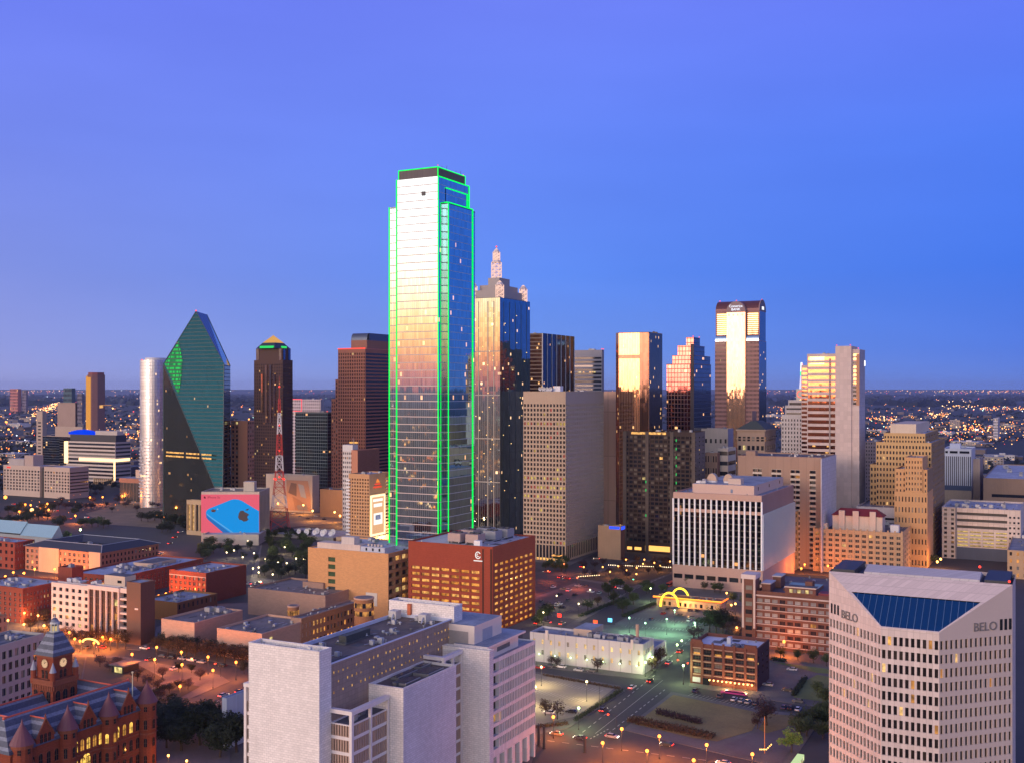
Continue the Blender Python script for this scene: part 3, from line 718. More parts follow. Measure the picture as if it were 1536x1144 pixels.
# ---- tower with barrel vaulted top
def vault_tower():
    b = B('vaulted_tower', 'tall granite tower with a barrel vaulted top and central glass strip', 'skyscraper', 1138.5, 1330, 1072.5, 1149.5, 466)
    Lu, Lv, h = b.Lu, b.Lv, b.h
    gm = wall((.34, .19, .165), var=.08)
    y1, y2 = b.v(1118.5), b.v(1091)          # central strip
    zs = b.z(511)
    gold = litpane((1, .72, .36), .0)
    refl = pane((.75, .68, .55), .05); refm = curtain((.40, .26, .16), 1.6, 3.9, .004, (1, .6, .3), 1, None, .1, (.35, .25, .2), .12, .04, .003)
    drk = [DARKP, BROWNP]
    for (ya, yb) in ((0, y1), (y2, Lv)):
        b.block(0, Lu, ya, yb, 0, zs, G(gm, 10, 38, .5, .5, rec=.5, lit=.01, glass=drk), C_(curtain((.10, .15, .20), 2, 3.9, .01)) if ya == 0 else P_(gm), roof=ROOFD)
        wa, wb = ya + (yb - ya) * .13, yb - (yb - ya) * .13
        b.block(3, Lu - 3, ya + .02, yb - .02, zs, h, dict(G(gm, 1, 14, .8, .55, rec=.4, lit=0, mt=2), glass=[curtain((.42, .28, .15), 2, 40, 0, band=None, jit=.01)]), C_(curtain((.10, .15, .20), 2, 3.9, .01)) if ya == 0 else P_(gm), roof=ROOFD)
        m = MB(); n = 6                            # quarter-round glass shoulder on the setback
        for i in range(n):
            a0, a1 = math.pi / 2 * i / n, math.pi / 2 * (i + 1) / n; f = lambda a: (3 - 3 * math.cos(a), zs + 7 * math.sin(a))
            p, q = f(a0), f(a1)
            m.face([(p[0], ya + .4, p[1]), (p[0], yb - .4, p[1]), (q[0], yb - .4, q[1]), (q[0], ya + .4, q[1])], flat((.45, .6, .72), .15, .8))
        b.part(m, 'glass_shoulder')
    m = MB(); m.face([(-2.5, y2, 0), (-2.5, y1, 0), (-2.5, y1, h), (-2.5, y2, h)], refm); m.face([(-2.5, y1, 0), (0, y1, 0), (0, y1, h), (-2.5, y1, h)], gm); m.face([(0, y2, 0), (-2.5, y2, 0), (-2.5, y2, h), (0, y2, h)], gm)
    b.part(m, 'glass_strip')
    m = MB(); m.box(0, Lu, y1, y2, 0, h, gm); b.part(m, 'core')
    # main vault along the left face, crossing vault at the centre
    vm = flat((.13, .05, .05), .35, .3); zt = b.z(452, Lu / 2, Lv / 2); m = MB(); n = 12
    def vault(m, a0, a1, c, r, hh, along, z0, mat, endmat):
        A = [math.pi * i / n for i in range(n + 1)]
        pr = [(c - r * math.cos(t), z0 + hh * math.sin(t)) for t in A]
        pt = (lambda s, w, z: (w, s, z)) if along == 'y' else (lambda s, w, z: (s, w, z))
        for i in range(n): m.face([pt(a0, *pr[i]), pt(a1, *pr[i]), pt(a1, *pr[i + 1]), pt(a0, *pr[i + 1])], mat)
        for s in (a0, a1): m.face([pt(s, *p) for p in pr], endmat)
    vault(m, 0, Lv, Lu / 2, Lu / 2 - 2.5, zt - h, 'y', h, vm, gm); b.part(m, 'vaulted_roof')
    m = MB(); yc = (y1 + y2) / 2; r = (y2 - y1) / 2 + .6
    zc = b.z(452, -3, yc); vault(m, -3, Lu / 2, yc, r, zc - h + 1.5, 'x', h - 1.5, flat((.36, .22, .2)), flat((.22, .15, .16))); b.part(m, 'arched_gable')
    so = text(b, 'Comerica', 4.2, emit((.85, .88, 1), 1.5, 'sign_white', False), (-3.3, yc, h + 6), (RAD(90), 0, RAD(-90)), b.root, 'sign')
    text(b, 'BANK', 4.2, emit((.85, .88, 1), 1.5, 'sign_white', False), (-3.3, yc, h + 2), (RAD(90), 0, RAD(-90)), b.root, 'sign')
    m = MB()
    for i in range(4): m.box(-3.1, -2.9, y1 + 3 + i * 5.5, y1 + 4.4 + i * 5.5, h - 5.5, h - 3.4, WARM, True)
    b.part(m, 'gable_light')
    m = MB(); vault(m, -.02, .8, Lu / 2, Lu / 2 - 1.5, zt - h + 1, 'y', h, flat((.38, .24, .22)), flat((.15, .13, .15))); b.part(m, 'end_gable')
    m = MB(); m.box(Lu / 2 - 4, Lu / 2 + 5, -.4, 0, h + 2, h + 6, emit((.85, .88, 1), 1.3, 'sign_white', False)); b.part(m, 'end_sign')
    redlights(b, [(Lu / 2, Lv - 1, zt + 1), (Lu / 2, 1, zt + 1), (0, yc, zc + 1)]); b.done(60)
vault_tower()

# ---- white tower with blank shaft and ribbon windows
def shaft_tower():
    b = B('ribbon_window_tower', 'pale concrete tower with a tall blank shaft and glowing ribbon windows', 'skyscraper', 1288.5, 933, 1201, 1297.5, 524)
    Lu, Lv, h = b.Lu, b.Lv, b.h
    cm = wall((.60, .49, .46), 'panel', 3.2, 3.8, .06, lines=.9); v = b.v
    gl = curtain((.38, .135, .06), 2., 60., .0, jit=.004, rough=.04)
    zs = b.z(519); z1 = b.z(531, 0, v(1230)); z2 = b.z(548, 0, v(1205)); y1, y2, y3 = v(1277), v(1253), v(1210)
    # right wing with balcony windows over a blank base
    zw = b.z(608); b.block(1.5, Lu, 0, y1, 0, zw, P_(cm), P_(wall((.42, .42, .5), 'panel', 3.2, 3.8, .06)), roof=ROOFD)
    b.block(3.0, Lu, 0, y1 - .02, zw - .02, b.z(524), G(cm, 1, 13, .7, .6, rec=.8, lit=0, glass=[DARKP, curtain((.5, .26, .12), 2, 60, 0)], mt=3), P_(wall((.42, .42, .5), 'panel', 3.2, 3.8, .06)), roof=ROOFD)
    m = MB(); m.box(2.2, 3.0, 0, 2.6, zw, b.z(531), flat((.45, .22, .12))); b.part(m, 'corner_fin')
    b.block(0, Lu, y1, y2, 0, zs, P_(cm), P_(cm), roof=ROOFD)
    b.block(2, Lu, y2 + .02, y3, 0, z1, dict(G(cm, 1, 31, .96, .56, rec=.9, lit=0, mt=1.2), glass=[gl]), P_(cm), roof=ROOFD)
    m = MB(); m.box(1.4, 2.3, v(1245), v(1243), 20, z1 - 4, flat((.3, .25, .24)), True); b.part(m, 'pier')
    b.block(2.6, Lu, y3 + .02, Lv, b.z(682), z2, dict(G(cm, 1, 20, .94, .56, rec=.9, lit=0, mt=1.5), glass=[gl]), P_(cm), roof=ROOFD)
    b.block(2.6, Lu - .2, y3 + .02, Lv - .2, 0, b.z(682) + .02, P_(cm), P_(cm), roof=ROOFD)
    m = MB(); m.box(2.4, 2.6, v(1236), v(1214), z1 - 9, z1 - 2.0, curtain((.72, .38, .16), 2, 50, 0), True); b.part(m, 'top_window')
    m = MB()
    for i in range(60):
        r = random.randint(3, 16); y = random.uniform(y2 + 2, y3 - 3); z = 1 + (z1 - 1.2) / 31 * (r + .35); m.box(2.75, 2.86, y, y + random.uniform(.8, 2.5), z, z + 1.2, random.choice(LITS[:3]))
    b.part(m, 'lit_window')
    redlights(b, [(1, y1 + 1, zs + 1), (1, y2 - 1, zs + 1), (3.2, Lv - 1, z2 + 1), (3, 1, b.z(524) + 1)])
    m = MB(); m.box(Lu - 4, Lu - 1, -.5, 0, b.z(548), b.z(540), emit((1, .95, .85), 2, 'sign_white', False)); b.part(m, 'sign')
    b.units(6, Lu - 6, y2 + 6, y3 - 5, z1 - 1, 4); b.done()
shaft_tower()

# ---- white stepped tower with clock and lit needle
def needle_tower():
    b = B('needle_tower', 'white stepped tower with a floodlit needle beside the ribbon windowed tower', 'tower', 1212, 1000, 1172, 1222, 662)
    Lv, Lu, h = b.Lv, b.Lu, b.h; wm = wall((.70, .66, .64), 'panel', 2.2, 3, .06); v = b.v
    sp = lambda c, r: G(wm, c, r, .4, .55, rec=.5, lit=.02, mt=3)
    b.block(0, Lu, 0, Lv, 0, b.z(622), sp(9, 30), sp(6, 30), roof=ROOFW)
    b.block(2, Lu - 2, 1, v(1177), b.z(622) - 1, b.z(608), G(wm, 1, 2, .9, .4, lit=0, mt=1), P_(wm), roof=ROOFW)
    b.block(4, Lu - 4, 2, v(1181), b.z(608) - 1, b.z(600), G(wm, 1, 1, .9, .5, lit=0, mt=1), P_(wm), roof=ROOFW)
    yc = v(1197); xc = Lu / 2
    m = MB(); m.box(xc - 4, xc + 4, yc - 4, yc + 4, b.z(600) - 1, b.z(583), emit((1, .8, .7), .5, 'floodlit_white', False)); b.part(m, 'clock_stage')
    m = MB()
    for i in range(24):
        a0, a1 = 2 * math.pi * i / 24, 2 * math.pi * (i + .6) / 24; zc = b.z(591)
        m.tube((xc - 4.3, yc + 3 * math.cos(a0), zc + 3 * math.sin(a0)), (xc - 4.3, yc + 3 * math.cos(a1), zc + 3 * math.sin(a1)), .4, REDL, 4)
    b.part(m, 'clock_ring')
    m = MB(); m.frust(xc, yc, 5, 3, b.z(601), b.z(596), 8, WARM); b.part(m, 'floodlight')
    m = MB(); m.frust(xc, yc, 2.2, 1.2, b.z(583), b.z(563), 8, emit((.8, .75, 1), 1.1, 'needle_light', False)); m.frust(xc, yc, 1.25, 1.2, b.z(563), b.z(557), 8, emit((.1, 1, .4), 1.3, 'green_light', False)); m.frust(xc, yc, 1.2, .8, b.z(557), b.z(543), 8, emit((.9, .95, 1), 1.6, 'needle_light', False)); b.part(m, 'needle')
    b.done(40)
needle_tower()

# ---- radio mast
def radio_mast():
    x, y = cor(419, 1078); ht = zat(598, 1078)
    root = empty('radio_mast', (x, y, 0), RAD(20), 'red and white lattice radio mast standing beside the pink billboard', 'radio mast')
    rd, wh = flat((.50, .05, .04), .5), flat((.72, .72, .74), .5)
    lv = [0, 12, 24, 36, 44, 52, 60, 68, 75, 82, 89, 96, 103, 110, 117, 124, ht]
    col = lambda z: rd if z < 22 or 36 <= z < 58 or 75 <= z < 95 or z >= 116 else wh
    wd = lambda z: 9.6 * (1 - z / 150) ** 1.25 * (.62 + .38 * max(0, 1 - z / 60)) + .35
    for i in range(len(lv) - 1):
        m = MB(); z0, z1 = lv[i], lv[i + 1]; c = col(z0); w0, w1 = wd(z0), wd(z1)
        A = [(-1, -1), (1, -1), (1, 1), (-1, 1)]
        for j in range(4):
            p, q = A[j], A[(j + 1) % 4]; r = .3
            a0, a1 = (p[0] * w0, p[1] * w0, z0), (p[0] * w1, p[1] * w1, z1); b0, b1 = (q[0] * w0, q[1] * w0, z0), (q[0] * w1, q[1] * w1, z1)
            m.tube(a0, a1, r, c, 4); m.tube(a1, b1, .2, c, 4); m.tube(a0, b1, .18, c, 4); m.tube(b0, a1, .18, c, 4)
        m.build('lattice_section', root)
    m = MB(); m.tube((0, 0, ht), (0, 0, ht + 22), .3, rd, 5, .12); m.build('aerial', root)
    m = MB()
    for z in (54, 80, 105, ht + 12): m.ball((0, 0, z), .9, REDL, 6, 4)
    for s in (-1, 1): m.ball((s * wd(52), s * wd(52), 52), 1.0, REDL, 6, 4); m.ball((s * wd(52), -s * wd(52), 52), 1.0, REDL, 6, 4)
    m.build('obstruction_light', root)
radio_mast()
# ================================================================ mid-distance buildings
def lit_strip(b, name, boxes, mat):
    m = MB()
    for bx in boxes: m.box(*bx, mat, True)
    return b.part(m, name)

# tan concrete grid tower
b = simple('grid_office_tower', 'tall tan concrete tower gridded with small square windows', 'office tower', 848.5, 890, 785, 905.5, 587,
           G(wall((.47, .36, .27), var=.08), 13, 31, .60, .62, rec=.9, lit=.05, glass=[DARKP], lits=YEL + [litpane((.9, .1, .08), .5)], mt=9.5, mb=13, rowlit=.06),
           G(wall((.40, .34, .30), var=.06), 22, 31, .50, .62, rec=.9, lit=.005, glass=[DARKP], lits=YEL, mt=9.5, mb=13), units=0, roof=ROOFW)
m = MB()
for fx in range(14):
    y = b.Lv * fx / 13; m.box(-.5, 0, y - .45, y + .45, 0, 13, TAN, True)
for fx in range(23):
    x = b.Lu * fx / 22; m.box(x - .4, x + .4, -.5, 0, 0, 13, TAN, True)
b.part(m, 'colonnade')
m = MB(); m.box(-.02, .1, .8, b.Lv - .8, 2, 12.6, pane()); m.box(.8, b.Lu - .8, -.02, .1, 2, 12.6, pane()); m.box(-.03, .2, 2, b.Lv - 2, 0, 2.2, LITS[0]); b.part(m, 'lobby_glass')
m = MB(); m.box(9, 15, 9, 15, b.h - 1, b.h + 4.5, WHITEP); b.part(m, 'roof_hut')
for q in range(4):
    m = MB(); n = 12; cx, cy, cz = 6, 16 + q * 3.2, b.h + 2.2
    for i in range(n):
        a0, a1 = 2 * math.pi * i / n, 2 * math.pi * (i + 1) / n
        m.face([(cx, cy, cz), (cx - .8, cy + 1.6 * math.cos(a0), cz + 1.6 * math.sin(a0)), (cx - .8, cy + 1.6 * math.cos(a1), cz + 1.6 * math.sin(a1))], flat((.5, .5, .52)))
    m.tube((cx, cy, b.h - 1), (cx, cy, cz), .2, METAL); b.part(m, 'satellite_dish')
b.units(20, b.Lu - 6, 4, b.Lv - 4, b.h - 1, 6, 6); b.done()

# blank pink slab with dark side
b = simple('slab_tower', 'dark office slab with a blank pinkish end wall behind the tan gridded tower', 'office tower', 926, 985, 890, 958, 587,
           P_(wall((.56, .38, .31), 'panel', 9, 40, .05)), C_(curtain((.06, .07, .10), 2, 3.9, .01, (1, .5, .2), 1.2, (.05, .05, .06), .25)), roof=ROOFD, units=3)
m = MB()
for i in range(11): m.box(b.Lu * .62, b.Lu * .62 + 2.4, -.15, 0, b.h - 12 - i * 4.6, b.h - 10.6 - i * 4.6, YEL[0], True)
b.part(m, 'lit_window'); b.done()
b = simple('brown_office_building', 'brown punched window building squeezed between two towers, warm lights at its top', 'office building', 950, 985, 911, 960, 680,
           G(wall((.30, .19, .13)), 9, 22, .4, .45, lit=.07), P_(BROWN), units=3); b.done(60)
# low building with blue lights
b = simple('low_building', 'low tan building with blue lights along its roof edge', 'building', 931, 900, 897, 937, 789, P_(wall((.42, .30, .2))), P_(BROWN), units=1)
lit_strip(b, 'blue_light_strip', [(-.3, 0, 1, b.Lv * .5, b.h - 2.4, b.h - .3), (1, b.Lu, -.3, 0, b.h - 3, b.h - .4)], emit((.03, .08, 1), 1.6, 'blue_light', False)); b.done()

# dark brown gridded tower
b = B('brown_grid_tower', 'dark brown gridded tower with a lit crown row and green lights', 'office tower', 1041, 920, 937, 1057.5, 648)
dk = wall((.075, .052, .042), var=.16)
b.block(0, b.Lu, 0, b.Lv, 0, b.h, G(dk, 16, 26, .78, .62, rec=.7, lit=.012, mt=3, mb=9, glass=[DARKP, BROWNP, pane((.10, .08, .062), .4), DARKP]), G(wall((.16, .14, .14)), 3, 26, .3, .4, rec=.4, lit=.04, mt=3, mb=9), roof=ROOFD, par=1.2)
v = b.v
m = MB()
for p in (937.5, 971, 1008, 1040.5): m.box(-1.0, 0, v(p) - 1.5, v(p) + 1.5, 0, b.h, G and wall((.15, .12, .10), 'panel', 3, 3.8, .2), True)
b.part(m, 'pier')
lit_strip(b, 'crown_light', [(-.3, 0, v(999), v(947), b.h - 2.4, b.h - .5)], LITS[0])
m = MB(); gn = emit((.05, .9, .2), .9, 'green_light', False)
for i in range(11):
    m.box(-.4, -.1, v(1015), v(1014), b.h - 8 - i * 7.2, b.h - 6 - i * 7.2, gn, True)
    if i in (5, 6, 9): m.box(-1.3, -1.05, v(970), v(969), b.h - 8 - i * 7.2, b.h - 6 - i * 7.2, gn, True)
b.part(m, 'green_lamp')
lit_strip(b, 'ground_floor_light', [(-.3, 0, v(1006), v(968), 2, 6.5), (-.3, 0, v(962), v(952), 2, 4.5), (-.3, 0, v(948), v(941), 2, 4.5)], emit((1, .5, .12), 1.6, 'shop_light'))
b.units(4, b.Lu - 3, 5, b.Lv - 5, b.h - 1.2, 6, 5); b.done()

# black and white striped headquarters
b = B('striped_office_block', 'black glass office block with bold white vertical fins and penthouse', 'office building', 1143, 750, 1010.5, 1190.5, 743)
pk = wall((.50, .33, .28), var=.06); fin = flat((.78, .78, .84), .5)
zt = b.h; zp = 16
gk = curtain((.02, .016, .016), 2.4, 4.2, .02, (1, .45, .15), .9, (.012, .01, .01), .2, rough=.1)
b.block(0, b.Lu, 0, b.Lv, zp, zt, dict(kind='glass', mat=gk), P_(wall((.34, .23, .20))), roof=ROOFB, par=.8, cop=pk)
m = MB(); m.box(-.9, 0, 0, b.Lv, zt - 4.2, zt, pk, True); m.box(-.5, 0, 0, b.Lv, zt - 13.5, zt - 11.2, pk, True); b.part(m, 'spandrel')
m = MB()
for i in range(17): y = b.Lv * i / 16; m.box(-1.3, -.02, y - .55, y + .55, zp, zt - 4.2, fin, True)
b.part(m, 'fin')
m = MB(); n = 44; fb = flat((.50, .54, .62), .5)
for i in range(n + 1): x = b.Lu * i / n; m.box(x - .28, x + .28, -1.2, 0, zp, zt - 13, fb, True)
b.part(m, 'side_fin')
b.block(-.6, b.Lu, -.6, b.Lv + .6, 0, zp + .02, G(pk, 8, 1, .8, .2, rec=1, lit=0, up=.5), P_(pk), roof=ROOFD, par=.1)
m = MB(); m.box(6, b.Lu - 4, 7, b.Lv - 12, zt - .8, zt + 6, wall((.62, .44, .37), var=.05), False, ROOFB); b.part(m, 'penthouse')
m = MB()
for t in (.12, .48, .85): x = 6 + (b.Lu - 10) * t; m.box(x, x + 2, 6.9, 7, zt + 2, zt + 4.4, pane()); 
m.box(5.9, 6, 22, 23.6, zt + .5, zt + 3, pane((.2, .25, .35)))
b.part(m, 'penthouse_window')
m = MB(); m.box(12, 20, 18, 27, zt + 6, zt + 10, wall((.6, .47, .4))); b.part(m, 'roof_hut')
for yy in (30, 42):
    m = MB(); cx = 24; r = 3.6; n = 14
    m.frust(cx, yy, r, r, zt + 6, zt + 7.2, 14, WHITEP); pr = [(cx + 3 * (1 if i else 1), yy + r * math.cos(math.pi * i / n), zt + 7 + r * 1.5 * math.sin(math.pi * i / n)) for i in range(n + 1)]
    m.face(pr, wall((.55, .40, .3))); pb = [(p[0] - 5, p[1], p[2]) for p in pr]
    m.face(pb[::-1], wall((.55, .40, .3)))
    for i in range(n): m.face([pr[i], pr[i + 1], pb[i + 1], pb[i]], wall((.45, .40, .36)))
    b.part(m, 'arched_skylight')
b.units(8, 20, 42, b.Lv - 13, zt + 6, 6, 4.5, (.6, .62, .68)); b.done()

# brown slab hotel with vertical balcony strips
b = B('concrete_hotel', 'long brown concrete hotel with vertical strips of balconies behind the striped block', 'hotel', 1233, 850, 1107, 1253, 686)
cb = wall((.37, .25, .19), 'panel', 6, 60, .07, lines=.85)
v = b.v
z = b.h
segs = [(1233, 1224, 0), (1224, 1214, 1), (1214, 1200, 0), (1200, 1185.5, 1), (1185.5, 1172, 0), (1172, 1157, 1), (1157, 1143, 0), (1143, 1129, 1), (1129, 1107, 0)]
zb = z - 10
for pa, pb, bal in segs:
    ya, yb = v(pa), v(pb)
    if bal: b.fac((0, ya), (0, 1), (-1, 0), yb - ya, 0, zb, G(cb, 1 if pa > 1220 else 2, 19, .86, .58, rec=2.4, lit=.07, span=wall((.58, .5, .42)), mb=.1, up=.85))
    else: b.fac((0, ya), (0, 1), (-1, 0), yb - ya, 0, zb, P_(cb))
b.block(0.01, b.Lu, 0, b.Lv, zb, z, P_(cb), P_(wall((.30, .23, .20))), roof=ROOFD)
b.fac((0, 0), (1, 0), (0, -1), b.Lu, 0, zb, P_(wall((.30, .23, .20)))); b.fac((0, b.Lv), (1, 0), (0, 1), b.Lu, 0, zb, P_(cb))
m = MB(); m.box(4, 12, v(1131), v(1117), z - 1, b.z(677, 5, 30), cb); b.part(m, 'roof_hut')
b.units(6, b.Lu - 5, 5, b.Lv * .6, z - 1, 4, 4); b.done()
b = simple('white_annex', 'blank pale grey block attached right of the brown concrete hotel', 'building', 1232.6, 838, 1231, 1254.5, 688, P_(wall((.5, .47, .5))), P_(wall((.58, .57, .62), 'panel', 3, 3, .05)), roof=ROOFW, units=0)
b.block(b.Lu + .02, b.Lu + 9, 4, 12, 0, b.h - 4.5, P_(wall((.5, .5, .55))), G(wall((.55, .54, .6)), 1, 8, .25, .35, rec=.5, lit=0), roof=ROOFW); b.done()
# side of alley building
b = simple('alley_building', 'yellow lit brick building at the alley behind the striped block', 'building', 1168, 800, 1150, 1210, 778, P_(TAN), G(wall((.5, .38, .2)), 9, 7, .5, .5, rec=.4, lit=.02), roof=ROOFB, units=1); b.done()

# hipped roof classical block
b = B('hip_roof_building', 'beige classical block under a dark green hipped roof', 'office building', 1147, 1000, 1106, 1163.5, 644)
cl = wall((.42, .31, .24), var=.1)
b.block(0, b.Lu, 0, b.Lv, 0, b.h, G(cl, 6, 12, .62, .5, rec=.6, lit=.02, mt=4.5, bars=0), G(cl, 6, 12, .55, .5, rec=.6, lit=.01, mt=4.5), roof=ROOFD, par=.2, cop=cl)
m = MB(); m.box(-1.2, b.Lu + 1.2, -1.2, b.Lv + 1.2, b.h - 1.4, b.h, cl, True); m.box(-.7, b.Lu + .7, -.7, b.Lv + .7, b.h - 9, b.h - 8.3, cl, True); b.part(m, 'cornice')
m = MB(); zr = b.h + 7.5; gr = flat((.07, .085, .07), .7)
A = [(-1, -1, b.h), (b.Lu + 1, -1, b.h), (b.Lu + 1, b.Lv + 1, b.h), (-1, b.Lv + 1, b.h)]; i0 = 10; T = [(i0, i0, zr), (b.Lu - i0, i0, zr), (b.Lu - i0, b.Lv - i0, zr), (i0, b.Lv - i0, zr)]
for i in range(4): j = (i + 1) % 4; m.face([A[i], A[j], T[j], T[i]], gr)
m.face(T, gr); b.part(m, 'hipped_roof'); m = MB(); m.box(13, b.Lu - 13, 15, b.Lv - 10, zr - 1, zr + 9, wall((.35, .24, .2))); b.part(m, 'roof_hut'); b.done(60)
b = simple('blank_wall_building', 'blank pale building left of the hipped roof block', 'building', 1092, 1060, 1041, 1100, 643, G(wall((.60, .52, .47)), 7, 1, .4, .04, rec=.3, lit=0, up=.9), P_(wall((.5, .46, .46))), roof=ROOFW, units=2); b.done()
b = simple('banded_building', 'small grey banded building under the blank pale wall', 'building', 1092, 960, 1076, 1104, 672, G(wall((.5, .45, .4)), 1, 10, .95, .4, rec=.3, lit=0), G(wall((.5, .48, .48)), 1, 10, .95, .4, rec=.3, lit=0), roof=ROOFW, units=2); b.done(20)
b = simple('small_brown_building', 'small brown building with square windows beside the brown gridded tower', 'building', 1076, 955, 1057, 1080, 679, G(wall((.32, .22, .17)), 5, 8, .45, .5, rec=.4, lit=.02), P_(BROWN), units=1); b.done(40)

# tan stepped hotel pair
b = B('stepped_tan_tower', 'broad tan stepped tower with pairs of windows and blank roof block', 'hotel', 1397, 900, 1304, 1417, 664)
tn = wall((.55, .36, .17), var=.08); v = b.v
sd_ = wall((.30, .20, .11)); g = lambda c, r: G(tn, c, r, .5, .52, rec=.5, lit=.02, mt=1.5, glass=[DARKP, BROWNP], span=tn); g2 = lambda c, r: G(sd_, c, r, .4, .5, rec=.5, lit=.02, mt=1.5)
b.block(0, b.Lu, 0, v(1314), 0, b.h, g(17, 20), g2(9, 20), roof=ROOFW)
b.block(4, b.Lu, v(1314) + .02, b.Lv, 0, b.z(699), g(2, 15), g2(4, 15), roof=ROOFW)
b.block(2.5, b.Lu - 3, 5, v(1325), b.h - 1, b.z(650, 3), g(14, 2), g2(5, 2), roof=ROOFW)
m = MB(); m.box(5, b.Lu - 6, v(1373), v(1334), b.z(650) - 1, b.z(636, 5), wall((.62, .52, .42))); b.part(m, 'roof_hut')
b.units(3, 12, 2, 6, b.h - 1, 3, 4); b.done()
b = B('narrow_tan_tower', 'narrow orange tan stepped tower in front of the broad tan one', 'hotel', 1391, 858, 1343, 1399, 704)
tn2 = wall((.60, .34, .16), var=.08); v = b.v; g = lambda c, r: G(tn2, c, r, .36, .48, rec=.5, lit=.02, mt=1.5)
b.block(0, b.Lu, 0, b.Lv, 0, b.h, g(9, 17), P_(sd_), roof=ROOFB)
b.block(-1.6, b.Lu - 3, v(1384), v(1358), 0, b.z(686), g(6, 20), P_(tn2), roof=ROOFB)
b.block(-2.4, b.Lu, -.3, b.Lv + .4, 0, b.z(738), g(10, 7), P_(tn2), roof=ROOFB); b.done()
# white striped block behind
b = simple('white_striped_building', 'white vertically striped block on a plain tan podium', 'office building', 1457, 1200, 1415, 1463, 673, G(wall((.66, .68, .74)), 14, 1, .5, .66, rec=.8, lit=0, mt=6, up=.9), P_(wall((.45, .45, .5))), roof=ROOFW, units=2)
m = MB(); m.box(-.3, 0, -.2, b.Lv + .2, 0, b.h * .39, wall((.42, .33, .24)), True); m.box(-.5, .1, -.2, b.Lv + .2, b.h * .39, b.h * .46, flat((.06, .09, .16), .3), True); b.part(m, 'podium')
m = MB(); m.box(-.2, 0, 2, 12, b.h - 5, b.h - 2.5, pane()); m.box(-.2, 0, 14, 22, b.h - 5, b.h - 2.5, pane()); m.box(-.2, 0, 24, b.Lv - 2, b.h - 5, b.h - 2.5, pane()); b.part(m, 'top_window')
m = MB(); m.box(10, 22, b.Lv * .42, b.Lv * .8, b.h - 1, b.h + 5, flat((.6, .64, .75))); b.part(m, 'roof_hut'); b.done()
b = simple('plain_tan_block', 'plain tan slab right of the white vertically striped block', 'building', 1470, 1220, 1459, 1475, 688, P_(wall((.5, .38, .3))), P_(wall((.3, .24, .22))), units=1); b.done()
b = simple('long_low_building', 'long low brown building near the frame edge with a rail along its roof', 'building', 1560, 1080, 1475, 1567, 719, G(wall((.32, .22, .16)), 1, 2, .7, .12, rec=.4, lit=0, up=.3), P_(BROWN), roof=ROOFW, units=8, big=7); b.done()
b = simple('grey_tower', 'thin grey tower hidden behind the pale concrete shaft', 'office tower', 1313, 1090, 1298, 1322, 662, G(wall((.33, .28, .28)), 4, 24, .4, .5, rec=.4, lit=.02), G(wall((.28, .25, .26)), 3, 24, .4, .5, rec=.4, lit=.02), units=2); b.done(30)
# right garage
b = B('parking_garage', 'white banded parking garage with yellow lit decks', 'parking garage', 1531, 885, 1413, 1536, 765)
wg = wall((.66, .56, .50), 'panel', 4, 6, .06); v = b.v; ys = v(1434)
b.block(0, b.Lu, 0, b.Lv, 0, b.h, None, P_(wg), roof=ROOFW, par=1.3)
up = G(wg, 1, 3, .97, .42, rec=2.5, lit=0, mt=2, glass=[pane((.05, .045, .04), .6)])
yl = [litpane((1, .72, .16), 1.0), litpane((1, .65, .14), .7)]
b.fac((0, v(1512)), (0, 1), (-1, 0), ys - v(1512), b.h * .57, b.h, up); b.fac((0, v(1512)), (0, 1), (-1, 0), ys - v(1512), 10, b.h * .57, G(wg, 4, 5, .84, .42, rec=3, lit=1, lits=yl, glass=yl))
b.fac((0, v(1512)), (0, 1), (-1, 0), ys - v(1512), 0, 10, P_(wall((.10, .12, .17))))
b.fac((0, 0), (0, 1), (-1, 0), v(1512), 0, b.h, G(wg, 3, 9, .5, .38, rec=.5, lit=0, mt=4)); b.fac((0, ys), (0, 1), (-1, 0), b.Lv - ys, 0, b.h, G(wg, 2, 11, .42, .55, rec=1, lit=.02))
m = MB(); m.box(-.5, .2, ys - .6, ys + .4, 0, b.h, wall((.2, .2, .24)), True); b.part(m, 'stair_slot'); b.units(4, b.Lu - 4, 5, b.Lv - 5, b.h - 1.3, 12, 6); b.done()
b = simple('orange_lit_building', 'small tan building with lit orange windows at the right frame edge', 'building', 1575, 800, 1511, 1579, 828, G(wall((.5, .33, .2)), 6, 4, .35, .5, rec=.4, lit=.45, lits=[litpane((1, .4, .1), .9)]), P_(TAN), units=2); b.done()
# red roofed hotel
b = B('red_roof_hotel', 'beige brick hotel with a dark red tiled penthouse roof', 'hotel', 1353, 817, 1221, 1377, 799)
be = wall((.52, .36, .22), 'brick', 2, .8, .1); v = b.v
b.block(0, b.Lu, 0, b.Lv, 0, b.h, G(be, 13, 7, .56, .5, rec=.5, lit=.04, mt=2, mb=3, bars=(flat((.4, .33, .26)), 2, 2)), G(be, 8, 7, .4, .5, rec=.5, lit=.15, mt=2, mb=3), roof=ROOFD, par=1.2)
m = MB()
for i in range(14): y = b.Lv * i / 13; m.box(-.35, 0, y - .6, y + .6, 0, b.h + 1.4, be, True)
b.part(m, 'pilaster')
m = MB(); ph = b.z(768, 8, 20); ya, yb = v(1322), v(1247); wt = wall((.62, .5, .42)); m.box(5, 19, ya, yb, b.h - 1.2, ph - 3, wt)
for t in (.18, .52, .8): m.box(3.4, 5, ya + (yb - ya) * t - 2, ya + (yb - ya) * t + 2.4, b.h - 1.2, ph + .8, wt)
b.part(m, 'penthouse'); m = MB()
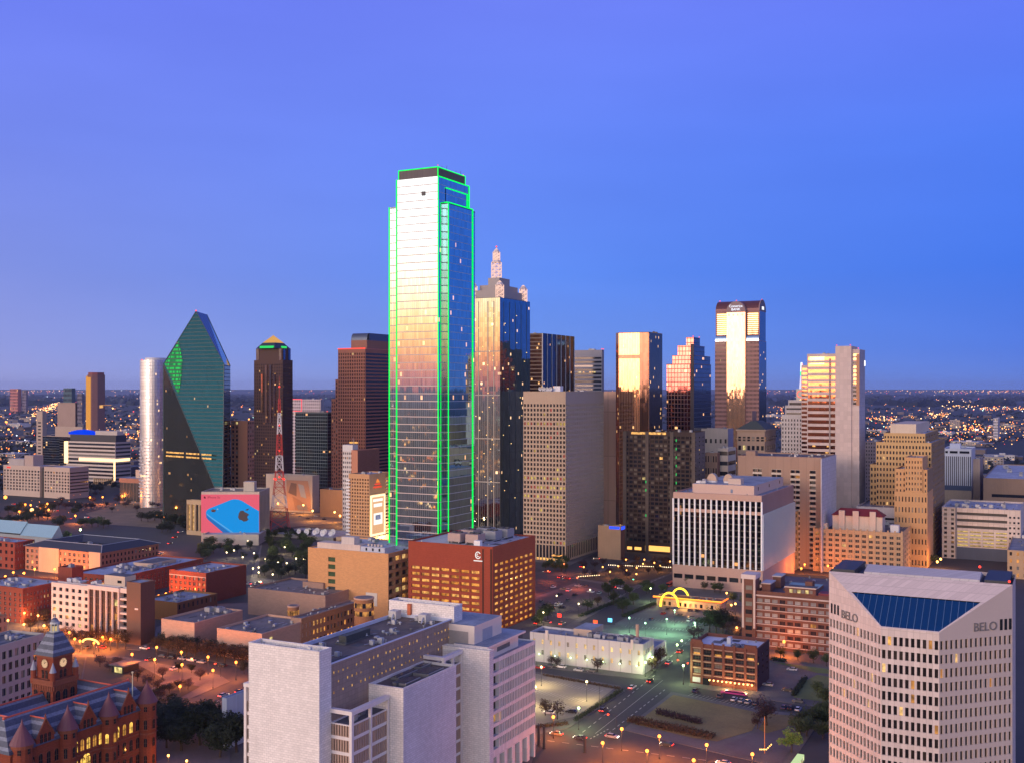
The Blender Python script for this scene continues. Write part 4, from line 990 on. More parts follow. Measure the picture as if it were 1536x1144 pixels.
A = [(4, ya - 1, ph - 3), (20, ya - 1, ph - 3), (20, yb + 1, ph - 3), (4, yb + 1, ph - 3)]; T = [(11, ya + 5, ph + 2), (13, ya + 5, ph + 2), (13, yb - 5, ph + 2), (11, yb - 5, ph + 2)]; rr = flat((.18, .018, .022), .7)
for i in range(4): j = (i + 1) % 4; m.face([A[i], A[j], T[j], T[i]], rr)
m.face(T, rr); b.part(m, 'tiled_roof'); m = MB(); m.box(5, 11, 3, 9, b.h - 1.2, b.h + 5, flat((.65, .63, .65))); b.part(m, 'lift_housing')
m = MB(); m.box(2, 8, v(1240), v(1233), b.h - 1.2, b.h + 4, wt); b.part(m, 'roof_hut'); b.units(20, b.Lu - 3, 4, b.Lv - 6, b.h - 1.2, 4, 5); b.done()
b = simple('flat_roof_block', 'pale flat roofed block with bright roof lamps behind the red roofed hotel', 'building', 1379, 880, 1285, 1396, 763, G(wall((.58, .55, .57)), 1, 6, .9, .3, rec=.4, lit=0, mt=6), G(wall((.5, .5, .55)), 5, 7, .4, .4, rec=.4, lit=.1, lits=YEL), roof=roofm((.3, .28, .3)), units=14, big=8); b.done()

# tan hotel with bright banner
b = B('lit_banner_hotel', 'tan hotel with white balconies and a brightly lit banner wall', 'hotel', 554, 1000, 523, 584, 711)
ht = wall((.58, .33, .17), var=.06); v = b.v
b.block(0, b.Lu, 0, b.Lv, 0, b.h, G(ht, 8, 17, .5, .55, rec=.9, lit=.02, mt=3.5, mb=6, span=ht), None, roof=ROOFW)
x1 = b.u(578)
b.fac((0, 0), (1, 0), (0, -1), x1, 0, b.h, P_(wall((.66, .42, .24), var=.05))); b.fac((x1, 0), (1, 0), (0, -1), b.Lu - x1, 0, b.h, G(ht, 1, 17, .7, .5, rec=1.2, lit=.4, mt=3.5, mb=6))
for i in range(17):
    z = 6 + (b.h - 9.5) / 17 * i; m = MB(); m.box(-1.2, 0, b.Lv - 2, b.Lv + 2.4, z, z + 1.4, WHITEP, True); b.part(m, 'balcony'); m = MB(); m.box(x1, b.Lu + .4, -1.2, 0, z, z + 1.4, flat((.7, .55, .4)), True); b.part(m, 'balcony')
wl = emit((1, .80, .45), 1.7, 'lit_banner', True); cx = x1 / 2
bn = MB(); bn.box(x1 * .12, x1 * .88, -.5, 0, b.h * .05, b.h * .66, emit((1, .55, .28), .85, 'lit_banner_field', False), True); bo = b.part(bn, 'banner')
m = MB(); m.box(x1 * .05, x1 * .12, -.9, 0, b.h * .05, b.h * .68, wl, True); m.box(x1 * .88, x1 * .95, -.9, 0, b.h * .05, b.h * .68, wl, True); m.box(x1 * .05, x1 * .95, -.9, 0, b.h * .66, b.h * .69, wl, True); m.box(x1 * .12, x1 * .88, -.8, 0, b.h * .01, b.h * .12, wl, True); b.part(m, 'light_border')
m = MB(); wb = emit((1, .95, .85), 1.2, 'lit_white', False); m.box(x1 * .2, x1 * .8, -.65, -.4, b.h * .59, b.h * .63, wb, True); m.box(x1 * .24, x1 * .76, -.65, -.4, b.h * .51, b.h * .56, wb, True)
m.box(x1 * .24, x1 * .78, -.65, -.4, b.h * .25, b.h * .42, wb, True); b.part(m, 'banner_panel', bo)
m = MB(); m.box(x1 * .34, x1 * .66, -.75, -.6, b.h * .32, b.h * .39, flat((.1, .15, .4))); b.part(m, 'banner_picture', bo)
m = MB(); m.frust(cx, -.1, 2.4, .6, b.h * .87, b.h * .92, 8, emit((1, .28, .06), 1., 'lit_sign', False)); m.box(x1 * .25, x1 * .75, -.4, 0, b.h * .79, b.h * .815, emit((1, .1, .05), .9, 'lit_sign', False), True); m.box(x1 * .33, x1 * .67, -.4, 0, b.h * .835, b.h * .855, emit((1, .1, .05), .9, 'lit_sign', False), True); b.part(m, 'sign')
m = MB(); m.box(-14, b.Lu, -5, b.Lv + 4, 0, 5.6, wall((.5, .35, .22))); b.part(m, 'podium'); b.units(4, b.Lu - 3, 3, b.Lv - 3, b.h - 1, 4, 4); b.done()
ld = bpy.data.lights.new('banner_fill_light', 'AREA'); ld.energy = 26000; ld.color = (1, .7, .35); ld.size = 12; lo = bpy.data.objects.new('banner_fill_light', ld); COL.objects.link(lo); lo.parent = b.root; lo.location = (cx, -16, 3); lo.rotation_euler = (RAD(112), 0, 0)  # unseen fill lamp added to give the banner wall its floodlit brightness
# brown apartment slab behind it
b = B('brown_apartment_tower', 'brown blank walled apartment tower with white window strip above the banner hotel', 'apartment tower', 536.5, 1060, 513, 569, 675)
b.block(0, b.Lu, 0, b.v(527), 0, b.h, P_(wall((.52, .24, .15))), P_(wall((.27, .13, .10), 'brick', 2, .8, .1)), roof=ROOFW)
b.block(1, b.Lu - 2, b.v(527) + .02, b.Lv, 0, b.h - 1, G(wall((.6, .56, .54)), 5, 18, .55, .5, rec=.6, lit=.03), P_(BROWN), roof=ROOFW)
m = MB(); m.box(3, 12, 8, 20, b.h - 1, b.h + 5, flat((.62, .6, .6))); m.tube((5, 9, b.h + 5), (5, 9, b.h + 12), .15, METAL); m.tube((8, 10, b.h + 5), (8, 10, b.h + 10), .15, METAL); b.part(m, 'lift_housing'); b.done(60)
# billboard building
b = B('billboard_building', 'plain tan building behind a huge pink and blue billboard', 'building', 389, 1007, 302, 404.5, 737, a=0)
b.block(0, b.Lu, 0, b.Lv, 0, b.h, P_(wall((.52, .47, .40))), G(wall((.36, .33, .26)), 7, 1, .5, .8, rec=.3, lit=0, glass=[pane((.2, .18, .13), .6)]), roof=roofm((.3, .26, .17)))
m = MB(); m.box(14, 24, 8, 18, b.h - 1, b.h + 8, wall((.55, .5, .42))); b.part(m, 'roof_hut'); b.units(20, b.Lu - 5, 10, b.Lv - 4, b.h - 1, 5, 4); b.done()
def billboard():
    C = b.C; Lv = b.Lv; z0, z1 = zat(798, 1006), zat(741, 1006); w = Lv
    r = empty('billboard', (C[0], C[1] - .9, z0), RAD(180), 'huge pink billboard showing a tilted blue telephone', 'billboard')
    # local x runs to the left in the picture, plane at y = 0 facing the camera (+y)
    hh = z1 - z0; X = lambda f: w * (1 - f); Z = lambda f: hh * (1 - f)     # f = fraction from the left / top
    m = MB(); m.box(0, w, -.7, 0, 0, hh, emit((1, .15, .22), .80, 'lit_pink_vinyl'), True); m.build('panel', r)
    def shape(name, pts, mat, y):
        mm = MB(); A = [(X(p[0]), y, Z(p[1])) for p in pts]; B_ = [(p[0], y - .15, p[2]) for p in A]
        mm.face(A, mat)
        for i in range(len(A)): j = (i + 1) % len(A); mm.face([A[i], A[j], B_[j], B_[i]], mat)
        return mm.build(name, r)
    # back of the phone: rounded left tip, bleeding off the right and bottom edge
    pts = [(1, .43), (.97, .41), (.70, .16), (.64, .13), (.57, .12), (.52, .135), (.15, .36), (.10, .41), (.085, .46), (.085, .54), (.10, .59), (.42, .96), (.47, 1), (1, 1)]
    shape('phone_body', pts, emit((.015, .36, .95), .80, 'lit_blue_vinyl', False), .12)
    shape('phone_edge', [(.085, .47), (.09, .60), (.12, .66), (.38, 1), (.50, 1), (.14, .60), (.10, .54)], emit((.03, .20, .60), .8, 'lit_blue_edge', False), .2)
    shape('phone_highlight', [(.10, .53), (.145, .585), (.53, 1), (.56, 1), (.15, .565), (.105, .50)], emit((.16, .52, .95), .8, 'lit_blue_highlight', False), .26)
    ring = [(.215 + .042 * math.cos(t * math.pi / 8), .425 + .038 * math.sin(t * math.pi / 8)) for t in range(16)]
    shape('camera_lens', ring, flat((.02, .03, .05), .3), .3)
    shape('camera_flash', [(.285 + .014 * math.cos(t * math.pi / 4), .385 + .018 * math.sin(t * math.pi / 4)) for t in range(8)], emit((.5, .7, .9), .6, 'lit_flash', False), .3)
    # bitten apple outline, lying tilted
    ap = [(-.10, -.03), (-.095, -.09), (-.05, -.115), (-.01, -.09), (.03, -.085), (.08, -.06), (.062, -.02), (.075, .02), (.105, .04), (.09, .09), (.045, .12), (0, .10), (-.04, .105), (-.08, .06)]
    co, si = math.cos(.35), math.sin(.35)
    rot = lambda p, s=1: (.735 + s * (p[0] * co - p[1] * si), .565 + s * 1.15 * (p[0] * si + p[1] * co))
    dk = flat((.04, .04, .05), .4)
    shape('apple_emblem', [rot(p) for p in ap], dk, .3); shape('apple_leaf', [rot(p) for p in ((-.02, -.13), (-.005, -.175), (.035, -.19), (.022, -.145))], dk, .3)
    shape('small_apple_emblem', [(.065 + .18 * p[0], .075 + .25 * p[1]) for p in ap], emit((.3, .03, .05), .4, 'dark_vinyl', False), .2)
    text(type('q', (), {})(), 'iPhone 5c', hh * .085, emit((.55, .05, .09), .5, 'dark_vinyl', False), (X(.22), .08, Z(.075)), (RAD(90), 0, RAD(180)), r, 'lettering', .04)
    m = MB()
    for f in (0.02, .34, .66, .98): m.tube((X(f), .3, -.2), (X(f), 2.4, -.9), .12, METAL)
    for i in range(8): m.box(X(.06 + i * .125) - .5, X(.06 + i * .125) + .5, 2.1, 2.7, -1.1, -.6, DKMET, True)
    m.build('floodlight_bracket', r)
billboard()
b = simple('brick_gallery', 'low pale gallery building in front of the pink billboard', 'building', 388, 985, 304, 400, 801, P_(wall((.45, .42, .38))), P_(wall((.4, .36, .3))), a=0, roof=ROOFW, units=2, big=3); b.done()
# brown slab beside prism tower
b = B('brown_slab_tower', 'slim pinkish brown apartment slab right of the green prism', 'apartment tower', 371, 1150, 346, 381.5, 631)
pk2 = wall((.58, .30, .19), var=.05); v = b.v
b.fac((0, 0), (0, 1), (-1, 0), v(357.5), 0, b.h, P_(pk2)); b.fac((0.4, v(357.5)), (0, 1), (-1, 0), b.Lv - v(357.5), 0, b.h, G(wall((.35, .18, .12)), 2, 24, .6, .6, rec=.8, lit=.03))
b.block(.5, b.Lu, .1, b.Lv, 0, b.h, None, G(wall((.25, .15, .12)), 3, 24, .5, .5, rec=.5, lit=.02), bk=P_(pk2), roof=ROOFW)
b.units(2, b.Lu - 2, 2, b.Lv - 3, b.h - .8, 4, 4); b.done(60)
# dark glass cube and white grid block behind
b = simple('dark_glass_block', 'dark green glass block with pale grid lines', 'office building', 491, 1300, 443, 501, 618, C_(curtain((.10, .14, .15), 3.2, 4., .01, (1, .5, .2), 1., (.20, .26, .28), .1, (.20, .26, .28), .07, .05, .003)), C_(curtain((.07, .11, .15), 3.2, 4., .01, (1, .5, .2), 1., (.10, .14, .18), .1, None, .1, .05, .003)), roof=ROOFD, units=2, red=True); b.done()
b = simple('white_grid_block', 'white gridded block with a red outlined corner behind the dark glass cube', 'office building', 481, 1650, 438, 486, 599, G(wall((.62, .54, .58)), 14, 26, .55, .6, rec=.5, lit=.04), P_(GREY), roof=ROOFW, units=2)
lit_strip(b, 'red_light_strip', [(-.4, 0, b.v(453), b.Lv, b.h - .2, b.h + 1), (-.4, 0, b.v(453), b.v(453) + 1, b.h - 17, b.h), (-.4, 0, b.v(453), b.Lv, b.h - 18, b.h - 17)], emit((1, .1, .14), 1.4, 'red_light', False)); b.done(30)
# mural building, oval roofed hall, satellite dish station
b = simple('mural_building', 'pale low building with a large mural on its front', 'building', 468.5, 1240, 399, 479, 713, P_(wall((.56, .5, .44))), P_(wall((.42, .4, .38))), roof=roofm((.55, .57, .62)), units=3)
m = MB()
rnd = random.Random(4); mw, mh = b.v(431) , b.h * .86
m.face([(-.3, 2, 2), (-.3, b.Lv * .55, 2), (-.3, b.Lv * .55, mh), (-.3, 6, mh), (-.3, 2, mh * .45)], flat((.50, .29, .2)))
m.face([(-.36, 8, mh * .45), (-.36, 16, mh * .5), (-.36, 20, mh * .9), (-.36, 12, mh * .85)], flat((.42, .44, .47))); m.face([(-.38, 4, 5), (-.38, 24, 3), (-.38, 28, mh * .5), (-.38, 17, mh * .38)], flat((.40, .21, .14))); m.face([(-.40, 6, 3), (-.40, 20, 3), (-.4, 22, 8), (-.4, 8, 10)], flat((.30, .26, .25)))
m.face([(-.37, 22, mh * .5), (-.37, 34, mh * .6), (-.37, 30, mh * .92), (-.37, 22, mh * .9)], flat((.22, .14, .11))); b.part(m, 'mural'); b.done()
def oval_hall():
    x, y = cor(461, 1400); r = empty('oval_hall', (x, y, 0), RAD(63), 'low brown hall with a glowing ring shaped roof opening', 'building')
    m = MB(); n = 28; E = [(34 * math.cos(2 * math.pi * i / n), 26 * math.sin(2 * math.pi * i / n)) for i in range(n)]
    m.prism(E, 0, 24, wall((.22, .12, .08)), notop=True); m.build('wall', r)
    m = MB(); I = [(p[0] * .6, p[1] * .55) for p in E]
    for i in range(n): j = (i + 1) % n; m.face([(E[i][0], E[i][1], 24), (E[j][0], E[j][1], 24), (I[j][0], I[j][1], 24.5), (I[i][0], I[i][1], 24.5)], ROOFD)
    m.build('roof', r); m = MB()
    for i in range(n): j = (i + 1) % n; m.face([(I[i][0], I[i][1], 20), (I[j][0], I[j][1], 20), (I[j][0], I[j][1], 24.4), (I[i][0], I[i][1], 24.4)], emit((1, .66, .16), .8, 'lit_ring', False))
    m.face([(p[0], p[1], 20) for p in I], ROOFD); m.build('lit_ring', r)
oval_hall()
b = simple('dish_station', 'low broadcast station covered with white satellite dishes', 'building', 500, 1010, 405, 545, 806, P_(wall((.35, .33, .3))), P_(BROWN), roof=ROOFW, units=3, big=4, par=.5)
for i in range(9):
    m = MB(); yy, xx = 6 + (i % 5) * 9.2 + (i // 5) * 4, 5 + (i // 5) * 9; cz = b.h + 3.2; n = 12; R = 3.1 if i % 2 else 2.5
    for kq in range(n):
        a0, a1 = 2 * math.pi * kq / n, 2 * math.pi * (kq + 1) / n; P = lambda a, f: (xx - f * f * 1.3 + .5 * f * math.sin(a), yy + R * f * math.cos(a), cz + R * f * math.sin(a))
        m.face([P(a0, .5), P(a1, .5), P(a1, 1), P(a0, 1)], WHITEP); m.face([P(a0, 0), P(a1, .5), P(a0, .5)], WHITEP)
    m.tube((xx + .3, yy, b.h - .5), (xx, yy, cz), .3, METAL); m.tube((xx, yy, cz), (xx - 3, yy, cz), .1, METAL); b.part(m, 'satellite_dish')
b.done()
b = simple('long_brick_shed', 'long low tan brick building beyond the lit parking lot', 'building', 523, 1190, 480, 540, 735, P_(wall((.45, .27, .15))), P_(BROWN), roof=ROOFD, units=2); b.done()

# ---------------- left mid-ground
b = B('slot_office_block', 'pale gridded office block split by a dark vertical slot', 'office building', 104.6, 1400, 5, 133, 701)
wg = wall((.50, .40, .34), var=.06); v = b.v; s0, s1 = v(66), v(60)
b.block(0, b.Lu, 0, s0, 0, b.h, G(wg, 9, 7, .56, .6, rec=.9, lit=.05, mt=5, mb=7), G(wall((.30, .26, .27)), 1, 7, .98, .4, rec=.5, lit=0, mt=5, mb=6), roof=ROOFW)
b.block(4, b.Lu, s0 + .02, s1 - .02, 0, b.h - 2, P_(wall((.05, .05, .05))), P_(wg), roof=ROOFD)
b.block(0, b.Lu, s1, b.Lv, 0, b.h, G(wg, 12, 7, .56, .6, rec=.9, lit=.03, mt=5, mb=7), P_(wg), roof=ROOFW)
m = MB(); m.box(-.3, 0, b.Lv - 14, b.Lv - 7, b.h - 4, b.h - 2, emit((1, .08, .06), 1.2, 'sign_red', False), True); b.part(m, 'sign')
m = MB(); m.box(8, 24, v(42), v(29), b.h - 1, b.h + 13, wall((.44, .34, .3))); m.box(8, 24, v(28), v(5), b.h - 1, b.h + 8, wall((.4, .36, .35))); b.part(m, 'roof_hut'); b.done()
b = B('band_lit_office', 'white banded office with a glowing light frame and a blue lit roof lens', 'office building', 173, 1600, 88, 196.5, 663)
v = b.v; wb = wall((.58, .5, .46), var=.05)
b.block(0, b.Lu, 0, b.Lv * .86, 0, b.h, G(wb, 1, 11, .99, .55, rec=.6, lit=0, mt=1), G(wall((.36, .32, .32)), 1, 11, .97, .5, rec=.5, lit=.0, mt=1), roof=ROOFD)
b.block(1.5, b.Lu - 2, b.Lv * .86 + .02, b.Lv, 0, b.h + 4, C_(curtain((.05, .05, .06), 2, 4, .01, band=(.1, .1, .1))), P_(DKBR), roof=ROOFD)
m = MB(); m.box(4, b.Lu - 6, 3, b.Lv * .83, b.h - 1, b.h + 10, flat((.03, .03, .04), .4)); b.part(m, 'upper_tier'); m = MB(); m.box(8, b.Lu - 10, 5, b.Lv * .42, b.h + 10, b.h + 16, wall((.5, .45, .42))); b.part(m, 'roof_hut')
m = MB(); n = 10
for i in range(n): m.box(6, 16, b.Lv * .43 + i * b.Lv * .045, b.Lv * .43 + (i + 1) * b.Lv * .045, b.h + 9.9, b.h + 12 + 5 * math.sin(math.pi * (i + .9) / (n + 1)), emit((.0, .06, 1), .9, 'blue_light', False))
b.part(m, 'blue_lit_lens'); wl2 = emit((1, .66, .3), 2.6, 'light_tube', False)
lit_strip(b, 'light_frame', [(-1, 0, v(102), v(97), b.z(697), b.h - .5), (-1, 0, v(178) * 0 + 0, v(119), b.z(692), b.z(688)), (-1, 0, 0, v(175) * 0 + 2.5, b.z(720), b.z(688)), (0, b.Lu * .9, -1, 0, b.z(692), b.z(688))], wl2)
m = MB(); cm_ = wall((.6, .4, .2));
for i in range(11): m.box(-1.2, -.1, 2 + i * 4, 3.2 + i * 4, 0, 9, cm_, True)
b.part(m, 'colonnade'); b.done()
b = B('tan_office_complex', 'tan and dark glass office complex far left behind the blue lit roof', 'office building', 118, 1750, 55, 124, 637)
v = b.v; tc_ = wall((.42, .33, .28))
b.block(0, b.Lu, 0, v(64), 0, b.z(655), C_(curtain((.06, .08, .12), 3, 4, .01, band=(.05, .07, .1))), P_(tc_), roof=ROOFD)
b.block(-.5, b.Lu, v(64), b.Lv, 0, b.z(617), G(tc_, 1, 16, .5, .4, rec=.5, lit=0, mt=16), P_(wall((.32, .27, .25))), roof=ROOFW)
b.block(6, b.Lu, v(119), v(78), 0, b.z(640), P_(tc_), P_(tc_), roof=ROOFW)
b.block(12, b.Lu, v(107), v(80), 0, b.z(604), G(wall((.34, .25, .22)), 10, 1, .5, .8, rec=.5, lit=0), P_(DKBR), roof=ROOFD); b.done()
b = B('brown_office_tower', 'distant brown octagonal tower with glowing gold left edge', 'office tower', 142, 3600, 127, 161.5, 562)
gcol = curtain((.75, .42, .13), 6, 60, 0); br = wall((.20, .10, .085)); c = 12
m = MB(); Lu, Lv, h = b.Lu, b.Lv, b.h
O = [(c, 0), (Lu - c, 0), (Lu, c), (Lu, Lv - c), (Lu - c, Lv), (c, Lv), (0, Lv - c), (0, c)]
for i in range(8):
    p, q = O[i], O[(i + 1) % 8]; m.face([(p[0], p[1], 0), (q[0], q[1], 0), (q[0], q[1], h), (p[0], p[1], h)], br)
b.part(m, 'wall'); m = MB(); m.prism([(p[0] * .9 + Lu * .05, p[1] * .9 + Lv * .05) for p in O], h, h + 8, wall((.25, .08, .07))); b.part(m, 'roof_tier')
m = MB()
for t in (.28, .62): m.box(-2, 0, c + (Lv - 2 * c) * t, c + (Lv - 2 * c) * t + 5.5, 0, h - 8, emit((1, .42, .06), .8, 'gold_glow', False), True)  # sunset reflection on the piers put in as emissive gold
m.box(-2, 0, Lv - c - 2, Lv - c + 4, 0, h - 4, emit((1, .42, .06), .8, 'gold_glow', False), True)
b.part(m, 'gold_pier'); m = MB(); m.box(20, 34, -1, 0, h * .42, h * .47, LITS[0]); m.box(36, 70, -1, 0, h * .46, h * .475, LITS[2]); b.part(m, 'lit_window'); b.done()
b = simple('red_brick_museum', 'low brick museum with a wide glass wall left of the green prism', 'museum', 226, 1330, 180, 247, 722, G(wall((.26, .19, .17)), 9, 1, .92, .8, rec=.4, lit=.08, glass=[pane((.05, .05, .05), .2)]), P_(BROWN), roof=ROOFW, units=0, par=.6)
m = MB(); m.box(-1, b.Lu, -.5, b.Lv + .5, b.h - 2.2, b.h + 3, wall((.34, .17, .12)), True, ROOFB); b.part(m, 'brick_band'); m = MB(); m.box(8, 24, b.v(212), b.v(196), b.h + 2.5, b.h + 13, wall((.55, .42, .34))); m.box(10, 40, 4, b.v(213), b.h + 2.5, b.h + 10, flat((.42, .46, .55))); b.part(m, 'roof_hut'); b.done()
b = simple('terrace_pavilion', 'flat stone pavilion at the foot of the green prism, warmly lit between its columns', 'pavilion', 330, 1040, 280, 336, 752, G(wall((.45, .34, .22)), 8, 1, .7, .75, rec=2, lit=.8, lits=[litpane((1, .55, .2), .8)]), P_(TAN), units=0, roof=ROOFD); b.done()
# ================================================================ foreground buildings
# ---- white stone courts building in the centre foreground
def courts():
    C = (-55.0, 331.0)
    b = B('courts_building', 'large white stone courthouse block with slab towers and a flat gravel roof', 'courthouse', 768 - 55 / 331 * F, 331, h=57)
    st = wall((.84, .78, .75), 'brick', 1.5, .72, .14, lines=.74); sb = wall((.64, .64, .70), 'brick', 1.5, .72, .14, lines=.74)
    trim = flat((.74, .68, .67), .7); pan = wall((.44, .31, .25), var=.06); dk = [pane((.02, .018, .016), .15)]
    scr = wall((.34, .25, .21), 'panel', 1.6, 1.6, .1, lines=.7)
    wl = [litpane((1, .55, .16), .8), litpane((1, .5, .14), .5)]
    Lu, Lv = 73.0, 24.0
    b.block(0, Lu, 0, Lv, 0, 57, P_(st), P_(scr), roof=GRAVEL, par=1.1, cop=flat((.55, .60, .75)))
    m = MB(); rr = random.Random(3)                       # rows of small lit openings in the screen wall
    for r in range(3):
        for i in range(30):
            if rr.random() < .85: x = 1.5 + i * 2.38; z = 47.6 + r * 3.0; m.box(x, x + .38, -.12, .02, z, z + .5 + .35 * rr.random(), rr.choice(wl))
    b.part(m, 'screen_light')
    # slab towers
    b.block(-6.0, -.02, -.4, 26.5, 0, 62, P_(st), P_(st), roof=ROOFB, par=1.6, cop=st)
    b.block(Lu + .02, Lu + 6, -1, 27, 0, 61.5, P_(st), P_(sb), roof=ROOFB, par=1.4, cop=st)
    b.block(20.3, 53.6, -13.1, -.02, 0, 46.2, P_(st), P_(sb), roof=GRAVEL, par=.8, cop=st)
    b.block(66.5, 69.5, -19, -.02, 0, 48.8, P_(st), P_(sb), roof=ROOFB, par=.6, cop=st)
    # bay between slab and second slab: framed window storeys under an open frame
    def bay(x0, x1, y0, zt, rows, lcols, rcols, ph=4.6):
        zw = zt - 4.4; z0 = zw - rows * ph
        sp = lambda c: G(trim, c, rows, .94, .80, rec=.9, lit=0, glass=[pan], up=.2)
        b.block(x0 + .02, x1 - .02, y0, -.06, z0 - 12, zw, None, None, bk=P_(trim), roof=ROOFD, par=.2)
        for (O, D, N, L, cols) in (((x0, y0), (0, 1), (-1, 0), -y0, lcols), ((x0, y0), (1, 0), (0, -1), x1 - x0, rcols)):
            for r in range(rows):                          # each storey: brown panels with dark slots, white bands
                za = z0 + r * ph
                b.fac(O, D, N, L, za, za + 1.0, P_(trim)); b.fac(O, D, N, L, za + 1.0, za + ph, G(pan, cols * 2, 1, .42, .94, rec=.5, lit=.10, lits=wl, glass=dk, pier=pan, span=pan))
            b.fac(O, D, N, L, 0, z0, P_(trim))
        m = MB()
        for k in range(3):                                  # white posts and the crowning beam
            x = x0 + (x1 - x0 - .9) * k / 2 if k < 2 else x1 - 1.0
            m.box(x - (.4 if k == 0 else 0), x + .7, y0 - .45, y0 + .5, 0, zt - 1.2, trim)
        m.box(x0 - .5, x1, y0 - .6, y0 + 1.2, zt - 1.2, zt, trim, True); m.box(x0 - .5, x0 + 1.2, y0 + 1.2, -.1, zt - 1.2, zt, trim, True)
        b.part(m, 'window_frame')
        b.units(x0 + 2, x1 - 3, y0 + 2, -2, zw - .2, 3, 3, (.35, .36, .38))
    bay(0, 20.2, -7.7, 43.7, 8, 4, 8); bay(53.7, 66.4, -8, 48.2, 9, 3, 6)
    # bay at the left end
    m = MB()
    x0, y0 = -3.2, 26.6
    m.box(x0 - .5, 6, y0, 30.6, 47.3, 48.5, trim, True); m.box(x0 - .5, x0 + .5, 29.5, 30.4, 0, 47.3, trim); b.part(m, 'window_frame')
    for r in range(9):
        za = 4.2 + (r) * 4.3; b.fac((x0, y0), (0, 1), (-1, 0), 3.2, za, za + 1, P_(trim)); b.fac((x0, y0), (0, 1), (-1, 0), 3.2, za + 1, za + 4.3, G(pan, 2, 1, .55, .95, rec=.5, lit=0, glass=dk))
    # glazed wing on the far right
    Y = C[1]; x1 = 69.6; L2 = 36.6
    bl = [pane((.10, .14, .17), .12), pane((.07, .10, .13), .12), pane((.14, .18, .2), .12)]
    tb = wall((.66, .66, .70), 'panel', 1.4, 5, .05); zt = 44.4; ph = 4.55
    y0 = -17.6
    b.fac((x1, y0), (1, 0), (0, -1), L2, zt - 1.4, zt, P_(tb))
    for r in range(7):
        za = zt - 1.4 - (r + 1) * ph
        b.fac((x1, y0), (1, 0), (0, -1), L2, za, za + 1.15, P_(tb)); b.fac((x1, y0), (1, 0), (0, -1), 7.2, za + 1.15, za + ph, G(tb, 1, 1, .92, 1, rec=1.6, lit=.15, lits=wl, glass=dk)); b.fac((x1 + 7.2, y0), (1, 0), (0, -1), L2 - 7.2, za + 1.15, za + ph, G(tb, 22, 1, .72, .98, rec=.35, lit=.01, lits=wl, glass=bl))
    zb = zt - 1.4 - 7 * ph
    b.fac((x1, y0), (1, 0), (0, -1), L2, 0, zb, G(tb, 6, 1, .62, .86, rec=3, lit=.12, lits=wl, glass=dk, up=0))
    b.fac((x1 + L2, y0), (0, 1), (1, 0), 30, 0, zt, P_(tb)); b.fac((x1, y0), (0, 1), (-1, 0), 6, 0, zt, P_(st)); b.fac((x1, 12), (1, 0), (0, 1), L2, 0, zt, P_(st))
    m = MB(); m.face([(x1, y0, zt - .5), (x1 + L2, y0, zt - .5), (x1 + L2, 12, zt - .5), (x1, 12, zt - .5)], ROOFB); b.part(m, 'roof')
    m = MB(); m.box(x1 + .3, x1 + 27, y0 + 2.5, -4, zt - .6, zt + 4.2, wall((.7, .62, .58))); m.box(x1 - .2, x1 + 30, y0 + .8, -3, zt + 4.2, zt + 4.9, trim, True, ROOFB); m.box(x1 + 10, x1 + 20, y0 + 2.4, y0 + 2.5, zt + 1, zt + 2.6, pane((.12, .14, .15), .4)); b.part(m, 'roof_pavilion')
    yq = -10.5; m = MB(); m.box(71, 92, yq, 12, zt + 3, 55.8, wall((.72, .62, .56), var=.05), False, ROOFB); m.box(70.9, 71, yq + 2.5, yq + 11, 47.5, 53.5, flat((.32, .29, .28), .7)); m.box(77, 84.5, yq - .1, yq, 48.5, 53.5, flat((.36, .38, .45), .7)); b.part(m, 'penthouse')
    # roof clutter
    m = MB(); m.box(27, 41, 13.5, 16.5, 56.2, 58.6, flat((.05, .055, .055), .6)); m.box(26, 42, 12.9, 17.1, 55.9, 56.4, flat((.09, .09, .09), .6)); b.part(m, 'skylight_ridge')
    rr = random.Random(11)
    for (x, y) in ((12, 6), (30, 5), (33, 3.5), (48, 9), (20, 18), (60, 16), (66, 4), (69, 12)):
        m = MB(); w = rr.uniform(.7, 1.6); m.box(x, x + w, y, y + w * 1.2, 55.85, 56.5 + w * .8, flat((.42, .43, .46), .5, .3)); m.tube((x + w * 1.6, y, 55.8), (x + w * 1.6, y, 57), .22, METAL, 6); m.tube((x, y + w, 56.3), (x - 2, y + 2, 56.3), .15, METAL, 5); b.part(m, 'roof_vent')
    for (x, y) in ((68, 7), (68.4, 20)):
        m = MB(); m.box(x - 1.5, x + 2, y, y + 3.2, 56.0, 59, flat((.48, .48, .5), .5, .2)); m.frust(x - 1.6, y + 1.6, 1.1, 1.1, 56.5, 56.6, 10, DKMET); m.tube((x - 1.5, y + 1, 58), (x - 3, y + 1, 56), .3, METAL, 6); b.part(m, 'air_handler')
    m = MB(); m.box(72.0, 72.98, 17, 18.4, 57, 61, flat((.5, .13, .05))); b.part(m, 'roof_door')
    for (x, y, w, l) in ((25, -11, 8, 5), (38, -11.5, 9, 6), (30, -5, 11, 3), (45, -4.5, 6, 3)):
        m = MB(); m.box(x, x + w, y, y + l, 45.3, 46.3, flat((.16, .16, .17), .6)); m.box(x + .6, x + w - .6, y + .6, y + l - .6, 46.3, 46.5, pane((.05, .06, .08), .2)); m.box(x - .4, x + w + .4, y - .3, y, 46.3, 46.6, METAL, True); b.part(m, 'skylight')
    m = MB(); m.box(-5, -1, 12, 20, 60.3, 60.9, DKMET); m.box(-4.6, -3.6, 4, 5.2, 60.3, 62.6, flat((.6, .6, .58))); m.tube((-3, 23, 60.3), (-3, 23, 62), .4, METAL); b.part(m, 'roof_equipment')
    b.done()
courts()

